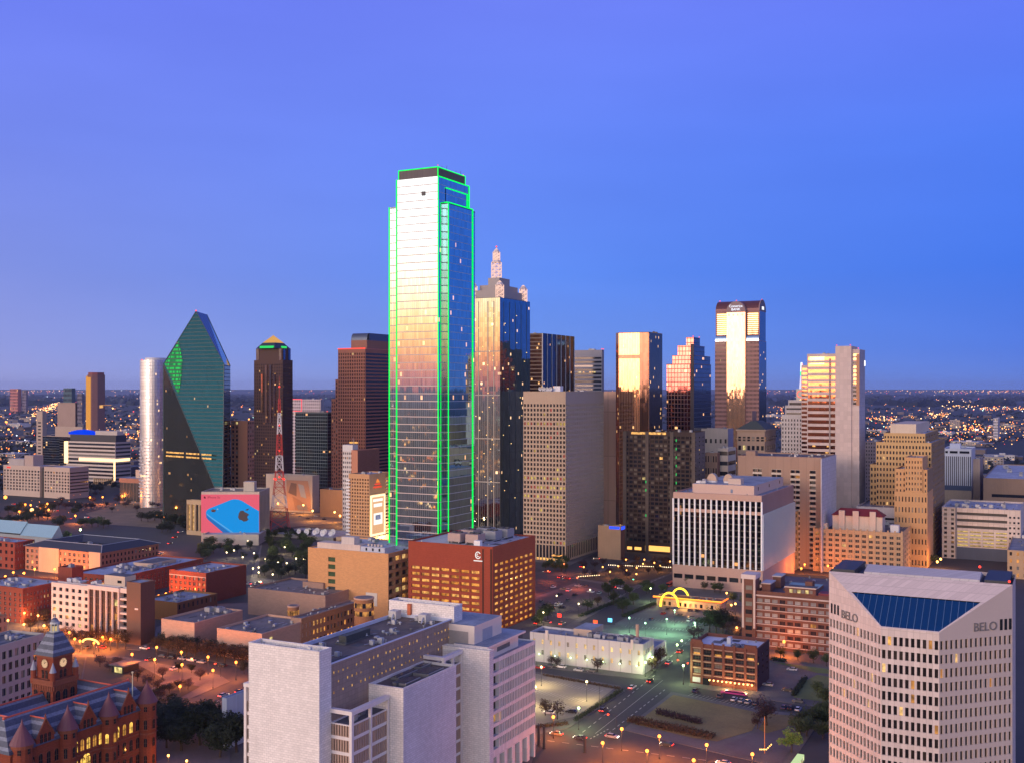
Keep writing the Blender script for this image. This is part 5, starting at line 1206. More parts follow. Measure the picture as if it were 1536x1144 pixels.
# ---- faceted white office tower at the right, lettering on two sides
def faceted_tower():
    Cx, Cy = 143.8, 368.0
    root = empty('faceted_office_tower', (Cx, Cy, 0), RAD(63), 'pinkish white faceted office tower with a sloping blue skylight and BELO lettering', 'office tower')
    s2 = math.sqrt(.5); Lf, Ls = 18.86, 30.45
    # local frame: x = u (away), y = v (left); facet lies on x = 0 from y=0 (C) to y=Lf (B)
    Cc, Bb = (0, 0), (0, Lf); A = (Ls * s2, Lf + Ls * s2); D = (Ls * s2, -Ls * s2)
    A2 = (A[0] + 24, A[1]); D2 = (D[0] + 24, D[1])
    st = wall((.62, .52, .50), 'panel', 2.05, 2.4, .09, lines=.78); zf, zr = 58.3, 72.8
    wall_mb, wins = MB(), []
    bp = [pane((.014, .011, .012), .1, spec=.25), pane((.018, .014, .015), .1, spec=.25), pane((.04, .03, .025), .15, spec=.25), pane((.025, .018, .016), .1, spec=.25)]
    gb = [pane((.03, .036, .045), .1, spec=.3), pane((.025, .026, .03), .1, spec=.3), pane((.045, .034, .025), .14, spec=.3)]
    rh, nrow = 4.74, 13
    z_top = 55.4
    def facade(p, q, n, glass, litp, sets):
        D_ = Vector((q[0] - p[0], q[1] - p[1], 0)); L = D_.length; D_.normalize(); N_ = Vector((D_.y, -D_.x, 0))   # outward
        if N_.x > 0: N_ = -N_
        P = lambda t, z, r=0: Vector((p[0], p[1], z)) + D_ * t - N_ * r
        Q = lambda t0, t1, a, b_: wall_mb.face([P(t0, a), P(t1, a), P(t1, b_), P(t0, b_)], st)
        w = L / n
        Q(0, L, z_top, zf)
        for r in range(nrow):
            a = z_top - r * rh - 3.05; b_ = z_top - r * rh
            if a < .5: break
            Q(0, L, a - 1.69, a); prev = 0
            for c in range(n):
                t0, t1 = c * w + w * .22, c * w + w * .82
                Q(prev, t0, a, b_); prev = t1
                for pp in ([P(t0, a), P(t0, a, .6), P(t0, b_, .6), P(t0, b_)], [P(t1, a), P(t1, b_), P(t1, b_, .6), P(t1, a, .6)], [P(t0, a), P(t1, a), P(t1, a, .6), P(t0, a, .6)], [P(t0, b_), P(t0, b_, .6), P(t1, b_, .6), P(t1, b_)]): wall_mb.face(pp, st)
                wins.append((P((t0 + t1) / 2, (a + b_) / 2, .55), D_, t1 - t0, b_ - a, (random.choice(LITS[:3]) if random.random() < litp else random.choice(glass)), r))
            Q(prev, L, a, b_)
        Q(0, L, 0, a + rh - 1.69)
        return D_, N_, P, L
    facade(Bb, Cc, 10, bp, .04, 0)
    dl, nl, Pl, LL = facade(A, Bb, 15, bp, .03, 0)
    dr, nr, Pr, LR = facade(Cc, D, 15, gb, .02, 0)
    # upper triangles of the side walls, rear walls
    wall_mb.face([Pl(0, zf), Pl(LL, zf), Pl(0, zr)], st); wall_mb.face([Pr(0, zf), Pr(LR, zf), Pr(LR, zr)], st)
    for (p, q) in ((D, D2), (D2, A2), (A2, A)): wall_mb.face([(p[0], p[1], 0), (q[0], q[1], 0), (q[0], q[1], zr), (p[0], p[1], zr)], st)
    wall_mb.build('wall', root)
    # sloping plane from ridge A-D down to facet top; glazed lower trapezium set slightly in
    E0, E1, R0, R1 = Vector((0, Lf, zf)), Vector((0, 0, zf)), Vector((A[0], A[1], zr)), Vector((D[0], D[1], zr))
    f0 = .62
    G0, G1 = E0.lerp(R0, f0), E1.lerp(R1, f0)
    m = MB(); m.face([G0, G1, R1, R0], st); m.build('sloping_wall', root)
    i0, i1, j0, j1 = E0.lerp(R0, .02).lerp(E1, .03), E1.lerp(R1, .02).lerp(E0, .03), G0.lerp(G1, .03), G1.lerp(G0, .03)
    m = MB(); m.face([E0, E1, i1, i0], st); m.face([E0, i0, j0, G0], st); m.face([E1, G1, j1, i1], st); m.face([G0, j0, j1, G1], st); m.build('skylight_frame', root)
    nb = (E1 - E0).cross(G0 - E0).normalized()
    if nb.x > 0: nb = -nb
    m = MB(); dn = nb * -.25; m.face([i0 + dn, i1 + dn, j1 + dn, j0 + dn], curtain((.09, .36, .38), 60, 60, 0, jit=.001)); so = m.build('skylight', root)
    m = MB()
    wb, wt = (i1 - i0).length, (j1 - j0).length; ex = (i1 - i0).normalized(); ci, cj = (i0 + i1) / 2, (j0 + j1) / 2
    for i in range(1, 19):
        sx = -wt / 2 + wt * i / 19; f = max(0, (abs(sx) - wb / 2) / ((wt - wb) / 2)); m.tube(ci.lerp(cj, f) + ex * sx + dn * .3, cj + ex * sx + dn * .3, .08, flat((.14, .22, .36), .4), 4)
    m.build('glazing_bar', so)
    # roof: raised grey lid between two dark trenches
    m = MB(); m.face([(A[0] + .2, A[1], zr - 1.4), (D[0] + .2, D[1], zr - 1.4), (D2[0], D2[1], zr - 1.4), (A2[0], A2[1], zr - 1.4)], ROOFD); m.build('roof', root)
    ya, yb = A[1] + (D[1] - A[1]) * .20, A[1] + (D[1] - A[1]) * .83
    m = MB(); xa = A[0] + .6; lid = wall((.50, .47, .50), 'panel', 3, 9, .05)
    m.face([(xa, ya, zr - 1.4), (xa, yb, zr - 1.4), (xa + .5, yb, zr + .6), (xa + .5, ya, zr + .6)], lid); m.face([(xa + .5, ya, zr + .6), (xa + .5, yb, zr + .6), (xa + 9, yb, zr + 2.2), (xa + 9, ya, zr + 2.2)], lid)
    m.face([(xa, yb, zr - 1.4), (xa + 24, yb, zr - 1.4), (xa + 9, yb, zr + 2.2), (xa + .5, yb, zr + .6)], lid); m.face([(xa, ya, zr - 1.4), (xa + .5, ya, zr + .6), (xa + 9, ya, zr + 2.2), (xa + 24, ya, zr - 1.4)], lid); m.face([(xa + 9, ya, zr + 2.2), (xa + 9, yb, zr + 2.2), (xa + 24, yb, zr - 1.4), (xa + 24, ya, zr - 1.4)], lid)
    m.build('roof_lid', root)
    m = MB(); m.box(A[0] + 1, A[0] + 25, A[1] - 9, A[1] - 1, zr - 1.4, zr + .9, flat((.035, .04, .05), .6)); m.box(D[0] + 1, D[0] + 25, D[1] + 1, D[1] + 9, zr - 1.4, zr + .8, flat((.035, .04, .05), .6)); m.build('roof_trench', root)
    m = MB(); m.ball((D[0] + .5, D[1] + 1, zr + .9), .45, REDL); m.ball((D[0] + 24, D[1] + 12, zr + 1.8), .5, REDL); m.build('obstruction_light', root)
    # three tall slots near the outer top corners and the lettering
    m = MB()
    for i in range(3): t = 1.2 + i * 2.0; pp = [Pl(t, 57.6, -.06), Pl(t + 1.1, 57.6, -.06), Pl(t + 1.1, 61.2, -.06), Pl(t, 61.2, -.06)]; m.face(pp, DARKP)
    for i in range(3): t = LR - 5.4 + i * 1.9; pp = [Pr(t, 57.4, -.06), Pr(t + 1.2, 57.4, -.06), Pr(t + 1.2, 61.2, -.06), Pr(t, 61.2, -.06)]; m.face(pp, DARKP)
    m.build('tall_slot', root)
    gm = flat((.16, .15, .16), .5)
    pL = Pl(LL * .42, 58.4, -.08); text(None, 'BELO', 4.2, gm, pL, (RAD(90), 0, math.atan2(dl.y, dl.x)), root, 'lettering', .25)
    pR = Pr(LR * .62, 59.0, -.08); text(None, 'BELO', 4.2, gm, pR, (RAD(90), 0, math.atan2(dr.y, dr.x)), root, 'lettering', .25)
    cache = {}; rest = MB()
    for i, (p, d_, w, h, mt, r) in enumerate(sorted(wins, key=lambda w: w[5])):
        a = math.atan2(d_.y, d_.x)
        if i < 100:
            key = (round(w, 2), mt.name)
            if key not in cache:
                m = MB(); m.face([(-w / 2, 0, -h / 2), (w / 2, 0, -h / 2), (w / 2, 0, h / 2), (-w / 2, 0, h / 2)], mt); cache[key] = m.mesh('window')
            o = link('window', cache[key], root); o.location = p; o.rotation_euler = (0, 0, a)
        else:
            e = d_ * (w / 2); z = Vector((0, 0, h / 2)); rest.face([p - e - z, p + e - z, p + e + z, p - e + z], mt)
    rest.build('window_glazing', root)['kind'] = 'stuff'
faceted_tower()

# ---- red brick garage with lit decks
b = B('red_parking_garage', 'red brick parking garage glowing orange between its decks with white roof', 'parking garage', 739, 627, 612.5, 803, 820)
rb = wall((.34, .07, .038), 'brick', 1.4, .5, .08); og = [litpane((1, .40, .07), 1.15), litpane((1, .36, .05), .9), litpane((1, .46, .11), 1.35)]
v, u = b.v, b.u; zw = b.h - 13.5
ya, yb = v(737), v(722)
b.fac((0, yb), (0, 1), (-1, 0), b.Lv - yb, 0, b.h, G(rb, 7, 10, .84, .48, rec=1.2, lit=1, lits=og, glass=og, mt=13.5, ml=.8, mr=1.6, rmat=wall((.3, .1, .05))))
b.fac((0, 0), (0, 1), (-1, 0), yb, 0, b.h, P_(rb))
b.fac((0, 0), (1, 0), (0, -1), b.Lu, 0, b.h, G(rb, 8, 11, .76, .46, rec=.9, lit=1, lits=og, glass=og, mt=9.0, ml=2, mr=2.5, rmat=wall((.3, .1, .05))))
b.block(.02, b.Lu - .02, .02, b.Lv, b.h - 2, b.h, None, None, bk=P_(rb), roof=roofm((.55, .56, .58), .2), par=.9, cop=rb)
b.fac((b.Lu, 0), (0, 1), (1, 0), b.Lv, 0, b.h, P_(rb)); b.fac((0, b.Lv), (1, 0), (0, 1), b.Lu, 0, b.h, P_(rb))
m = MB(); m.box(-.12, .06, yb * .78, yb * .78 + 1.0, 2, b.h - 1.5, wall((.08, .03, .02))); m.box(-.14, .06, yb * .05, yb * .05 + 1.2, 2, b.h - 1.2, wall((.08, .03, .02))); b.part(m, 'slot')
m = MB(); em = emit((.95, .93, .9), 1.1, 'sign_white', False); cy = yb * 1.28; cz = b.h - 5.2; n = 20
for i in range(n):
    a0, a1 = .5 + 5.4 * i / n, .5 + 5.4 * (i + 1) / n
    m.tube((-.3, cy - 1.6 * math.cos(a0), cz + 1.9 * math.sin(a0)), (-.3, cy - 1.6 * math.cos(a1), cz + 1.9 * math.sin(a1)), .26, em, 5)
    if i < 15: m.tube((-.3, cy - .7 * math.cos(a0 + 1), cz + .8 * math.sin(a0 + 1)), (-.3, cy - .7 * math.cos(a1 + 1), cz + .8 * math.sin(a1 + 1)), .2, em, 5)
m.box(-.4, -.1, cy - 2.8, cy + 2.8, cz - 3.5, cz - 3.0, em, True); b.part(m, 'sign')
for i, (x, y) in enumerate(((8, 26), (8, 14), (24, 26), (26, 12), (36, 22), (38, 10))):
    m = MB(); mt = flat((.42, .31, .27) if i < 3 else (.30, .30, .32), .6); m.box(x, x + 9, y, y + 8.5, b.h + .4, b.h + 5.2, mt, True); m.box(x + .5, x + 8.5, y + .5, y + 8, b.h - .95, b.h + .5, DKMET)
    for q in (2.4, 6.2): m.frust(x + 4.5, y + q, 1.7, 1.7, b.h + 5.2, b.h + 6, 10, DKMET)
    b.part(m, 'cooling_tower')
m = MB(); m.box(3, 6, 10, 14, b.h - .9, b.h + 2.6, WHITEP); b.part(m, 'roof_hut')
m = MB()
for i in range(6): m.tube((6, 6 + i * 5, b.h + .3), (44, 6 + i * 5, b.h + .3), .3, METAL, 5)
b.part(m, 'pipework'); b.done()

# ---- tan garage with blank wall
b = B('tan_blank_building', 'tan brick building with one vertical strip of green windows and pale roof', 'building', 582.5, 663, 462, 650, 830)
tb = wall((.66, .34, .15), 'brick', 1.6, .6, .05, lines=.9); v = b.v
ya, yb = v(503), v(492)
b.fac((0, 0), (0, 1), (-1, 0), ya, 0, b.h, P_(tb)); b.fac((0, yb), (0, 1), (-1, 0), b.Lv - yb, 0, b.h, P_(tb))
b.fac((0, ya), (0, 1), (-1, 0), yb - ya, 0, b.h, G(tb, 1, 8, .98, .62, rec=.5, lit=0, mt=4, glass=[pane((.06, .10, .05), .15), pane((.05, .06, .06), .15)]))
b.fac((0, 0), (1, 0), (0, -1), b.Lu, 0, b.h, G(wall((.46, .27, .16)), 7, 8, .82, .62, rec=2, lit=.13, mt=1.5, glass=[pane((.03, .03, .03), .3)]))
b.block(.02, b.Lu, .02, b.Lv, b.h - 1, b.h, None, None, bk=P_(tb), roof=roofm((.5, .52, .56), .2), par=.6, cop=tb)
m = MB(); m.box(2, 14, 4, b.Lv * .42, b.h - .6, b.h + 3, flat((.45, .5, .6))); m.box(1.6, 10, b.Lv * .36, b.Lv * .90, b.h - .6, b.h + 3.6, wall((.62, .52, .46))); m.box(2.2, 8, b.Lv * .44, b.Lv * .6, b.h + 3.6, b.h + 8, wall((.6, .55, .52))); b.part(m, 'penthouse')
m = MB()
for t in (2, 5, 8): m.box(1.9, 2, 4 + t * 1.6, 5.2 + t * 1.6, b.h + .6, b.h + 2.3, pane())
b.part(m, 'penthouse_window'); m = MB(); m.box(-.25, 0, v(566), v(549), 8, 16, flat((.62, .55, .48))); b.part(m, 'mural_panel')
b.units(16, b.Lu - 3, 3, b.Lv - 4, b.h - .6, 8, 5); m = MB()
for i in range(5): m.frust(5, 8 + i * 2.4, 1, 1, b.h + 3, b.h + 4.6, 10, METAL)
b.part(m, 'roof_fan'); b.done()

# ---- college: tan low blocks
CT = wall((.60, .37, .27), 'brick', 2, .7, .05, lines=.92); CTd = wall((.40, .25, .19), 'brick', 2, .7, .05, lines=.92)
rg = roofm((.20, .175, .165), .3)
b = simple('college_hall', 'blank tan brick hall with mechanical units at the rear of its roof', 'college building', 291.6, 587, 242, 364, 933.5, P_(CT), P_(CTd), roof=rg, units=0)
b.units(b.Lu * .72, b.Lu - 2, 3, b.Lv - 3, b.h - 1, 7, 5); b.done()
b = simple('college_hall', 'blank tan brick hall with skylight vents, partly hidden by the white stone courthouse', 'college building', 393, 562, 325.5, 466, 950, P_(CT), P_(wall((.46, .27, .18), 'brick', 2, .7, .05, lines=.92)), roof=rg, units=0)
for (x, y) in ((8, 18), (12, 20), (20, 8), (26, 16), (31, 5)): b.box('roof_vent', x, x + 2.2, y, y + 1.5, b.h - 1, b.h + .3, METAL)
b.box('small_lit_door', 6, 8, -.2, .05, b.h - 6, b.h - 3, LITS[3]); b.done()
b = simple('college_wing', 'brown roofed college wing behind the two blank tan halls', 'college building', 488, 655, 372, 548, 893, P_(CTd), P_(CTd), roof=rg, units=0)
b.box('roof_hut', 22, 30, 18, 34, b.h - 1, b.h + 2.6, CTd, rg); b.units(5, 12, 3, 9, b.h - 1, 3, 4)
for i in range(6): b.box('roof_vent', 8 + i * 5, 9 + i * 5, 14 + (i * 7) % 20, 15.2 + (i * 7) % 20, b.h - 1, b.h + .2, METAL)
b.done()
b = B('college_arcade', 'curving brick college arcade with rows of lit orange windows', 'college building', 452, 590, 436, 540, 927)
bw = wall((.42, .19, .09), 'brick', 1.6, .6, .1)
b.block(0, b.Lu, 0, b.Lv, 0, b.h, P_(CTd), G(bw, 17, 3, .55, .55, rec=.6, lit=.5, lits=[litpane((1, .42, .09), 1.4), litpane((1, .5, .14), .9)], mt=2.2), roof=rg, par=.7); b.units(20, 40, 3, 9, b.h - .7, 3, 3); b.done()
def drum(px, py, Y, r, lab):
    x, y = cor(px, Y); h = zat(py, Y); t = empty('brick_drum', (x, y, 0), 0, lab, 'tower'); m = MB(); m.frust(0, 0, r, r, 0, h, 24, bw, cap=False); m.build('wall', t)
    m = MB(); m.frust(0, 0, r + .3, r + .3, h, h + .8, 24, CT); m.frust(0, 0, r - .6, r - .6, h + .3, h + .82, 24, rg); m.build('roof', t)
    for k in range(10):
        a = math.pi * 1.02 + math.pi * k / 9.5
        for z in (h - 4.5, h - 9):
            m = MB(); ca, sa = math.cos(a), math.sin(a); w = .9; R = r + .06
            m.face([(R * ca + sa * w, R * sa - ca * w, z), (R * ca - sa * w, R * sa + ca * w, z), (R * ca - sa * w, R * sa + ca * w, z + 2.6), (R * ca + sa * w, R * sa - ca * w, z + 2.6)], LITS[2] if (k + int(z)) % 3 else pane()); m.build('window', t)
drum(546, 897, 610, 5.4, 'round brick drum with lit windows at the end of the arcade'); drum(440, 909, 628, 3.2, 'small round brick drum in the college roof court')

# ---- low brick house left of the college, red brick blocks of the warehouse quarter
b = simple('dark_brick_building', 'low dark brick building with a cluttered roof between red blocks and tan college', 'warehouse', 266, 660, 214, 326, 903.5, P_(wall((.30, .15, .06))), G(wall((.17, .07, .045), 'brick', 1.4, .5), 9, 2, .4, .5, rec=.4, lit=0), roof=ROOFB, units=6, big=4); b.done()
rbw = wall((.31, .078, .048), 'brick', 1.4, .5, .1); rbd = wall((.21, .055, .042), 'brick', 1.4, .5, .1)
wbars = (flat((.45, .42, .40)), 2, 2)
b = simple('red_brick_warehouse', 'plain red brick warehouse with a blank side wall and pale roof', 'warehouse', 309, 715, 254, 369.5, 859, G(rbw, 8, 5, .5, .55, rec=.4, lit=.06, mt=2.5, bars=wbars), G(rbd, 2, 5, .06, .35, rec=.4, lit=0, mt=2.5, ml=30), roof=roofm((.36, .4, .5), .25), units=6, big=3)
m = MB(); m.box(-.25, 0, 0, b.Lv, b.h - 3.2, b.h - 2.7, flat((.6, .45, .4)), True); b.part(m, 'cornice'); b.done()
b = simple('red_brick_apartments', 'long red brick apartment block with a hole for its roof court', 'apartment building', 183, 735, 108, 305, 864, G(rbw, 9, 5, .5, .55, rec=.5, lit=.08, mt=2, bars=wbars), G(rbd, 22, 5, .42, .55, rec=.5, lit=.03, mt=2, bars=wbars), a=22, roof=roofm((.38, .43, .54), .25), units=26, big=4.5)
m = MB(); x0, x1, y0, y1 = b.Lu * .5, b.Lu * .8, b.Lv * .25, b.Lv * .62; m.box(x0, x1, y0, y1, b.h - .9, b.h + 1.6, wall((.55, .4, .3))); m.box(x0 + 1, x1 - 1, y0 + 1, y1 - 1, b.h + 1.5, b.h + 1.62, ROOFD); b.part(m, 'court_wall'); b.done()
b = simple('red_brick_annex', 'windowless red brick wing at the near left end of the long apartment block', 'apartment building', 108, 712, 87, 125, 851, P_(rbw), P_(rbd), a=22, roof=roofm((.38, .43, .54), .25), units=1); b.done()
b = simple('red_brick_hotel', 'dark red brick hotel with pale sash windows above the lamp lit plaza', 'hotel', 34, 654, -40, 99, 882, G(rbw, 10, 6, .4, .55, rec=.4, lit=.05, mt=2.5, bars=wbars), G(wall((.22, .055, .04), 'brick', 1.4, .5), 13, 6, .42, .55, rec=.4, lit=.05, mt=2.5, glass=[DARKP, BLIND], bars=wbars), roof=roofm((.42, .45, .5), .2), units=9, big=4); b.done()
b = simple('red_brick_school', 'red brick building with round upper windows and a flat blue grey roof', 'building', 22, 850, -60, 52, 813, G(rbw, 10, 4, .4, .5, rec=.4, lit=.05), G(rbd, 8, 4, .4, .5, rec=.4, lit=.03, bars=wbars), roof=roofm((.34, .42, .5), .2), units=2); b.done()
# courtyard apartments with dark pitched roof
b = B('courtyard_apartments', 'brick and tan apartment ring under a dark pitched roof with a long court', 'apartment building', 152, 815, 38, 238, 829)
tw = wall((.48, .25, .16), 'brick', 1.4, .5, .12); h = b.h; v = b.v
b.block(0, b.Lu, 0, b.Lv, 0, h, G(tw, 16, 4, .5, .55, rec=.5, lit=.12, mt=1, bars=wbars), G(wall((.33, .14, .1), 'brick', 1.4, .5), 16, 4, .5, .55, rec=.5, lit=.05, mt=1), roof=ROOFD, par=.6)
for (p0, p1) in ((60, 90), (135, 152)):
    m = MB(); m.box(-1.2, 0, v(p1), v(p0), 0, h + .5, wall((.62, .42, .27))); b.part(m, 'projecting_bay')
m = MB(); dr_ = flat((.045, .05, .065), .75); dp = 11; zr = h + 4
x0, x1, y0, y1 = -1, b.Lu + 1, -1, b.Lv + 1
O = [(x0, y0), (x1, y0), (x1, y1), (x0, y1)]; M_ = [(x0 + dp, y0 + dp), (x1 - dp, y0 + dp), (x1 - dp, y1 - dp), (x0 + dp, y1 - dp)]; I_ = [(x0 + 2 * dp, y0 + 2 * dp), (x1 - 2 * dp, y0 + 2 * dp), (x1 - 2 * dp, y1 - 2 * dp), (x0 + 2 * dp, y1 - 2 * dp)]
for i in range(4):
    j = (i + 1) % 4; m.face([(*O[i], h + .2), (*O[j], h + .2), (*M_[j], zr), (*M_[i], zr)], dr_); m.face([(*M_[i], zr), (*M_[j], zr), (*I_[j], h + .2), (*I_[i], h + .2)], dr_)
b.part(m, 'pitched_roof'); m = MB()
for i in range(4): j = (i + 1) % 4; m.tube((*M_[i], zr), (*M_[j], zr), .35, flat((.32, .34, .38)), 4); m.tube((*O[i], h + .3), (*M_[i], zr), .3, flat((.3, .32, .36)), 4)
b.part(m, 'ridge'); b.units(x0 + 2 * dp + 2, x1 - 2 * dp - 3, y0 + 2 * dp, y1 - 2 * dp - 2, h - .4, 5, 4); b.done()
# blue gabled hall at the left edge
b = simple('blue_roof_hall', 'low hall with a wide pale blue pitched roof at the left edge', 'hall', 78, 985, -30, 92, 806, P_(wall((.3, .33, .36))), P_(wall((.33, .45, .48))), roof=ROOFB, units=0)
m = MB(); bm_ = flat((.25, .42, .52), .5); h = b.h; y1 = b.Lv * .42
for (ya, yb, dz) in ((-1, y1, 0), (y1 + .1, b.Lv + 1, 1.5)):
    m.face([(-1, ya, h + dz), (-1, yb, h + dz), (b.Lu * .7, yb, h + 10 + dz), (b.Lu * .7, ya, h + 10 + dz)], bm_); m.face([(b.Lu * .7, ya, h + 10 + dz), (b.Lu * .7, yb, h + 10 + dz), (b.Lu + 1, yb, h + dz), (b.Lu + 1, ya, h + dz)], bm_)
    m.face([(-1, ya, h + dz), (b.Lu * .7, ya, h + 10 + dz), (b.Lu + 1, ya, h + dz)], wall((.33, .45, .48))); 
b.part(m, 'pitched_roof'); b.done()

# ---- white building with fins, balconies and brown stair tower
b = B('white_fin_building', 'white office building with window grid, brown fins, dark balconies and a brown stair tower', 'office building', 212, 600, 77, 221, 885)
v = b.v; wm_ = wall((.62, .55, .53), var=.08); h = b.h; y1, y2, y3 = v(193), v(179), v(134)
b.block(0, b.Lu, y3, b.Lv, 0, h - 1, G(wm_, 6, 7, .5, .52, rec=.5, lit=.04, mt=1.5, bars=0), P_(wm_), roof=ROOFB)
b.fac((0, y2), (0, 1), (-1, 0), y3 - y2, 0, h, G(wall((.15, .10, .085)), 5, 7, .72, .9, rec=.5, lit=.02, mt=2.6, glass=[pane((.07, .05, .045), .3)], fin=(wm_, .8, .9), rmat=DKBR))
m = MB(); m.box(-.95, .1, y2, y3, h - 2.2, h + .1, wm_, True); b.part(m, 'cornice')
b.fac((0, y1), (0, 1), (-1, 0), y2 - y1, 0, h, G(wm_, 1, 6, .96, .72, rec=3, lit=.02, glass=[pane((.01, .01, .012), .2)], mt=2, mb=4))
b.block(.02, b.Lu, .02, y3, h - 1.4, h, None, P_(wm_), bk=P_(wm_), roof=ROOFB, par=.8, cop=wm_)
bs = wall((.17, .10, .075), var=.06); b.block(-1.5, 9, -1, y1, 0, b.z(873), P_(bs), P_(wall((.10, .06, .05))), roof=ROOFB, par=.4); b.fac((9, 0), (1, 0), (0, -1), b.Lu - 9, 0, h, G(wm_, 2, 7, .6, .6, rec=.6, lit=.02))
m = MB(); m.box(5, 13, v(177), v(146), h - .8, h + 5.4, wall((.6, .48, .38)), False, ROOFD); m.box(4.9, 5, v(172), v(166), h + 1.5, h + 3, DARKP); b.part(m, 'penthouse'); b.units(8, b.Lu - 3, y3, b.Lv - 3, h - 1.8, 7, 4.5, (.6, .62, .68))
m = MB(); m.box(-1.75, -1.45, .8, 3.2, h - 10.5, h - 9.6, flat((.7, .6, .6)), True); b.part(m, 'sign')
m = MB(); m.box(-3, 0, y1, y2 + 2, 3.2, 4.0, emit((1, .5, .15), .8, 'lit_canopy', True), True); b.part(m, 'canopy'); b.done()

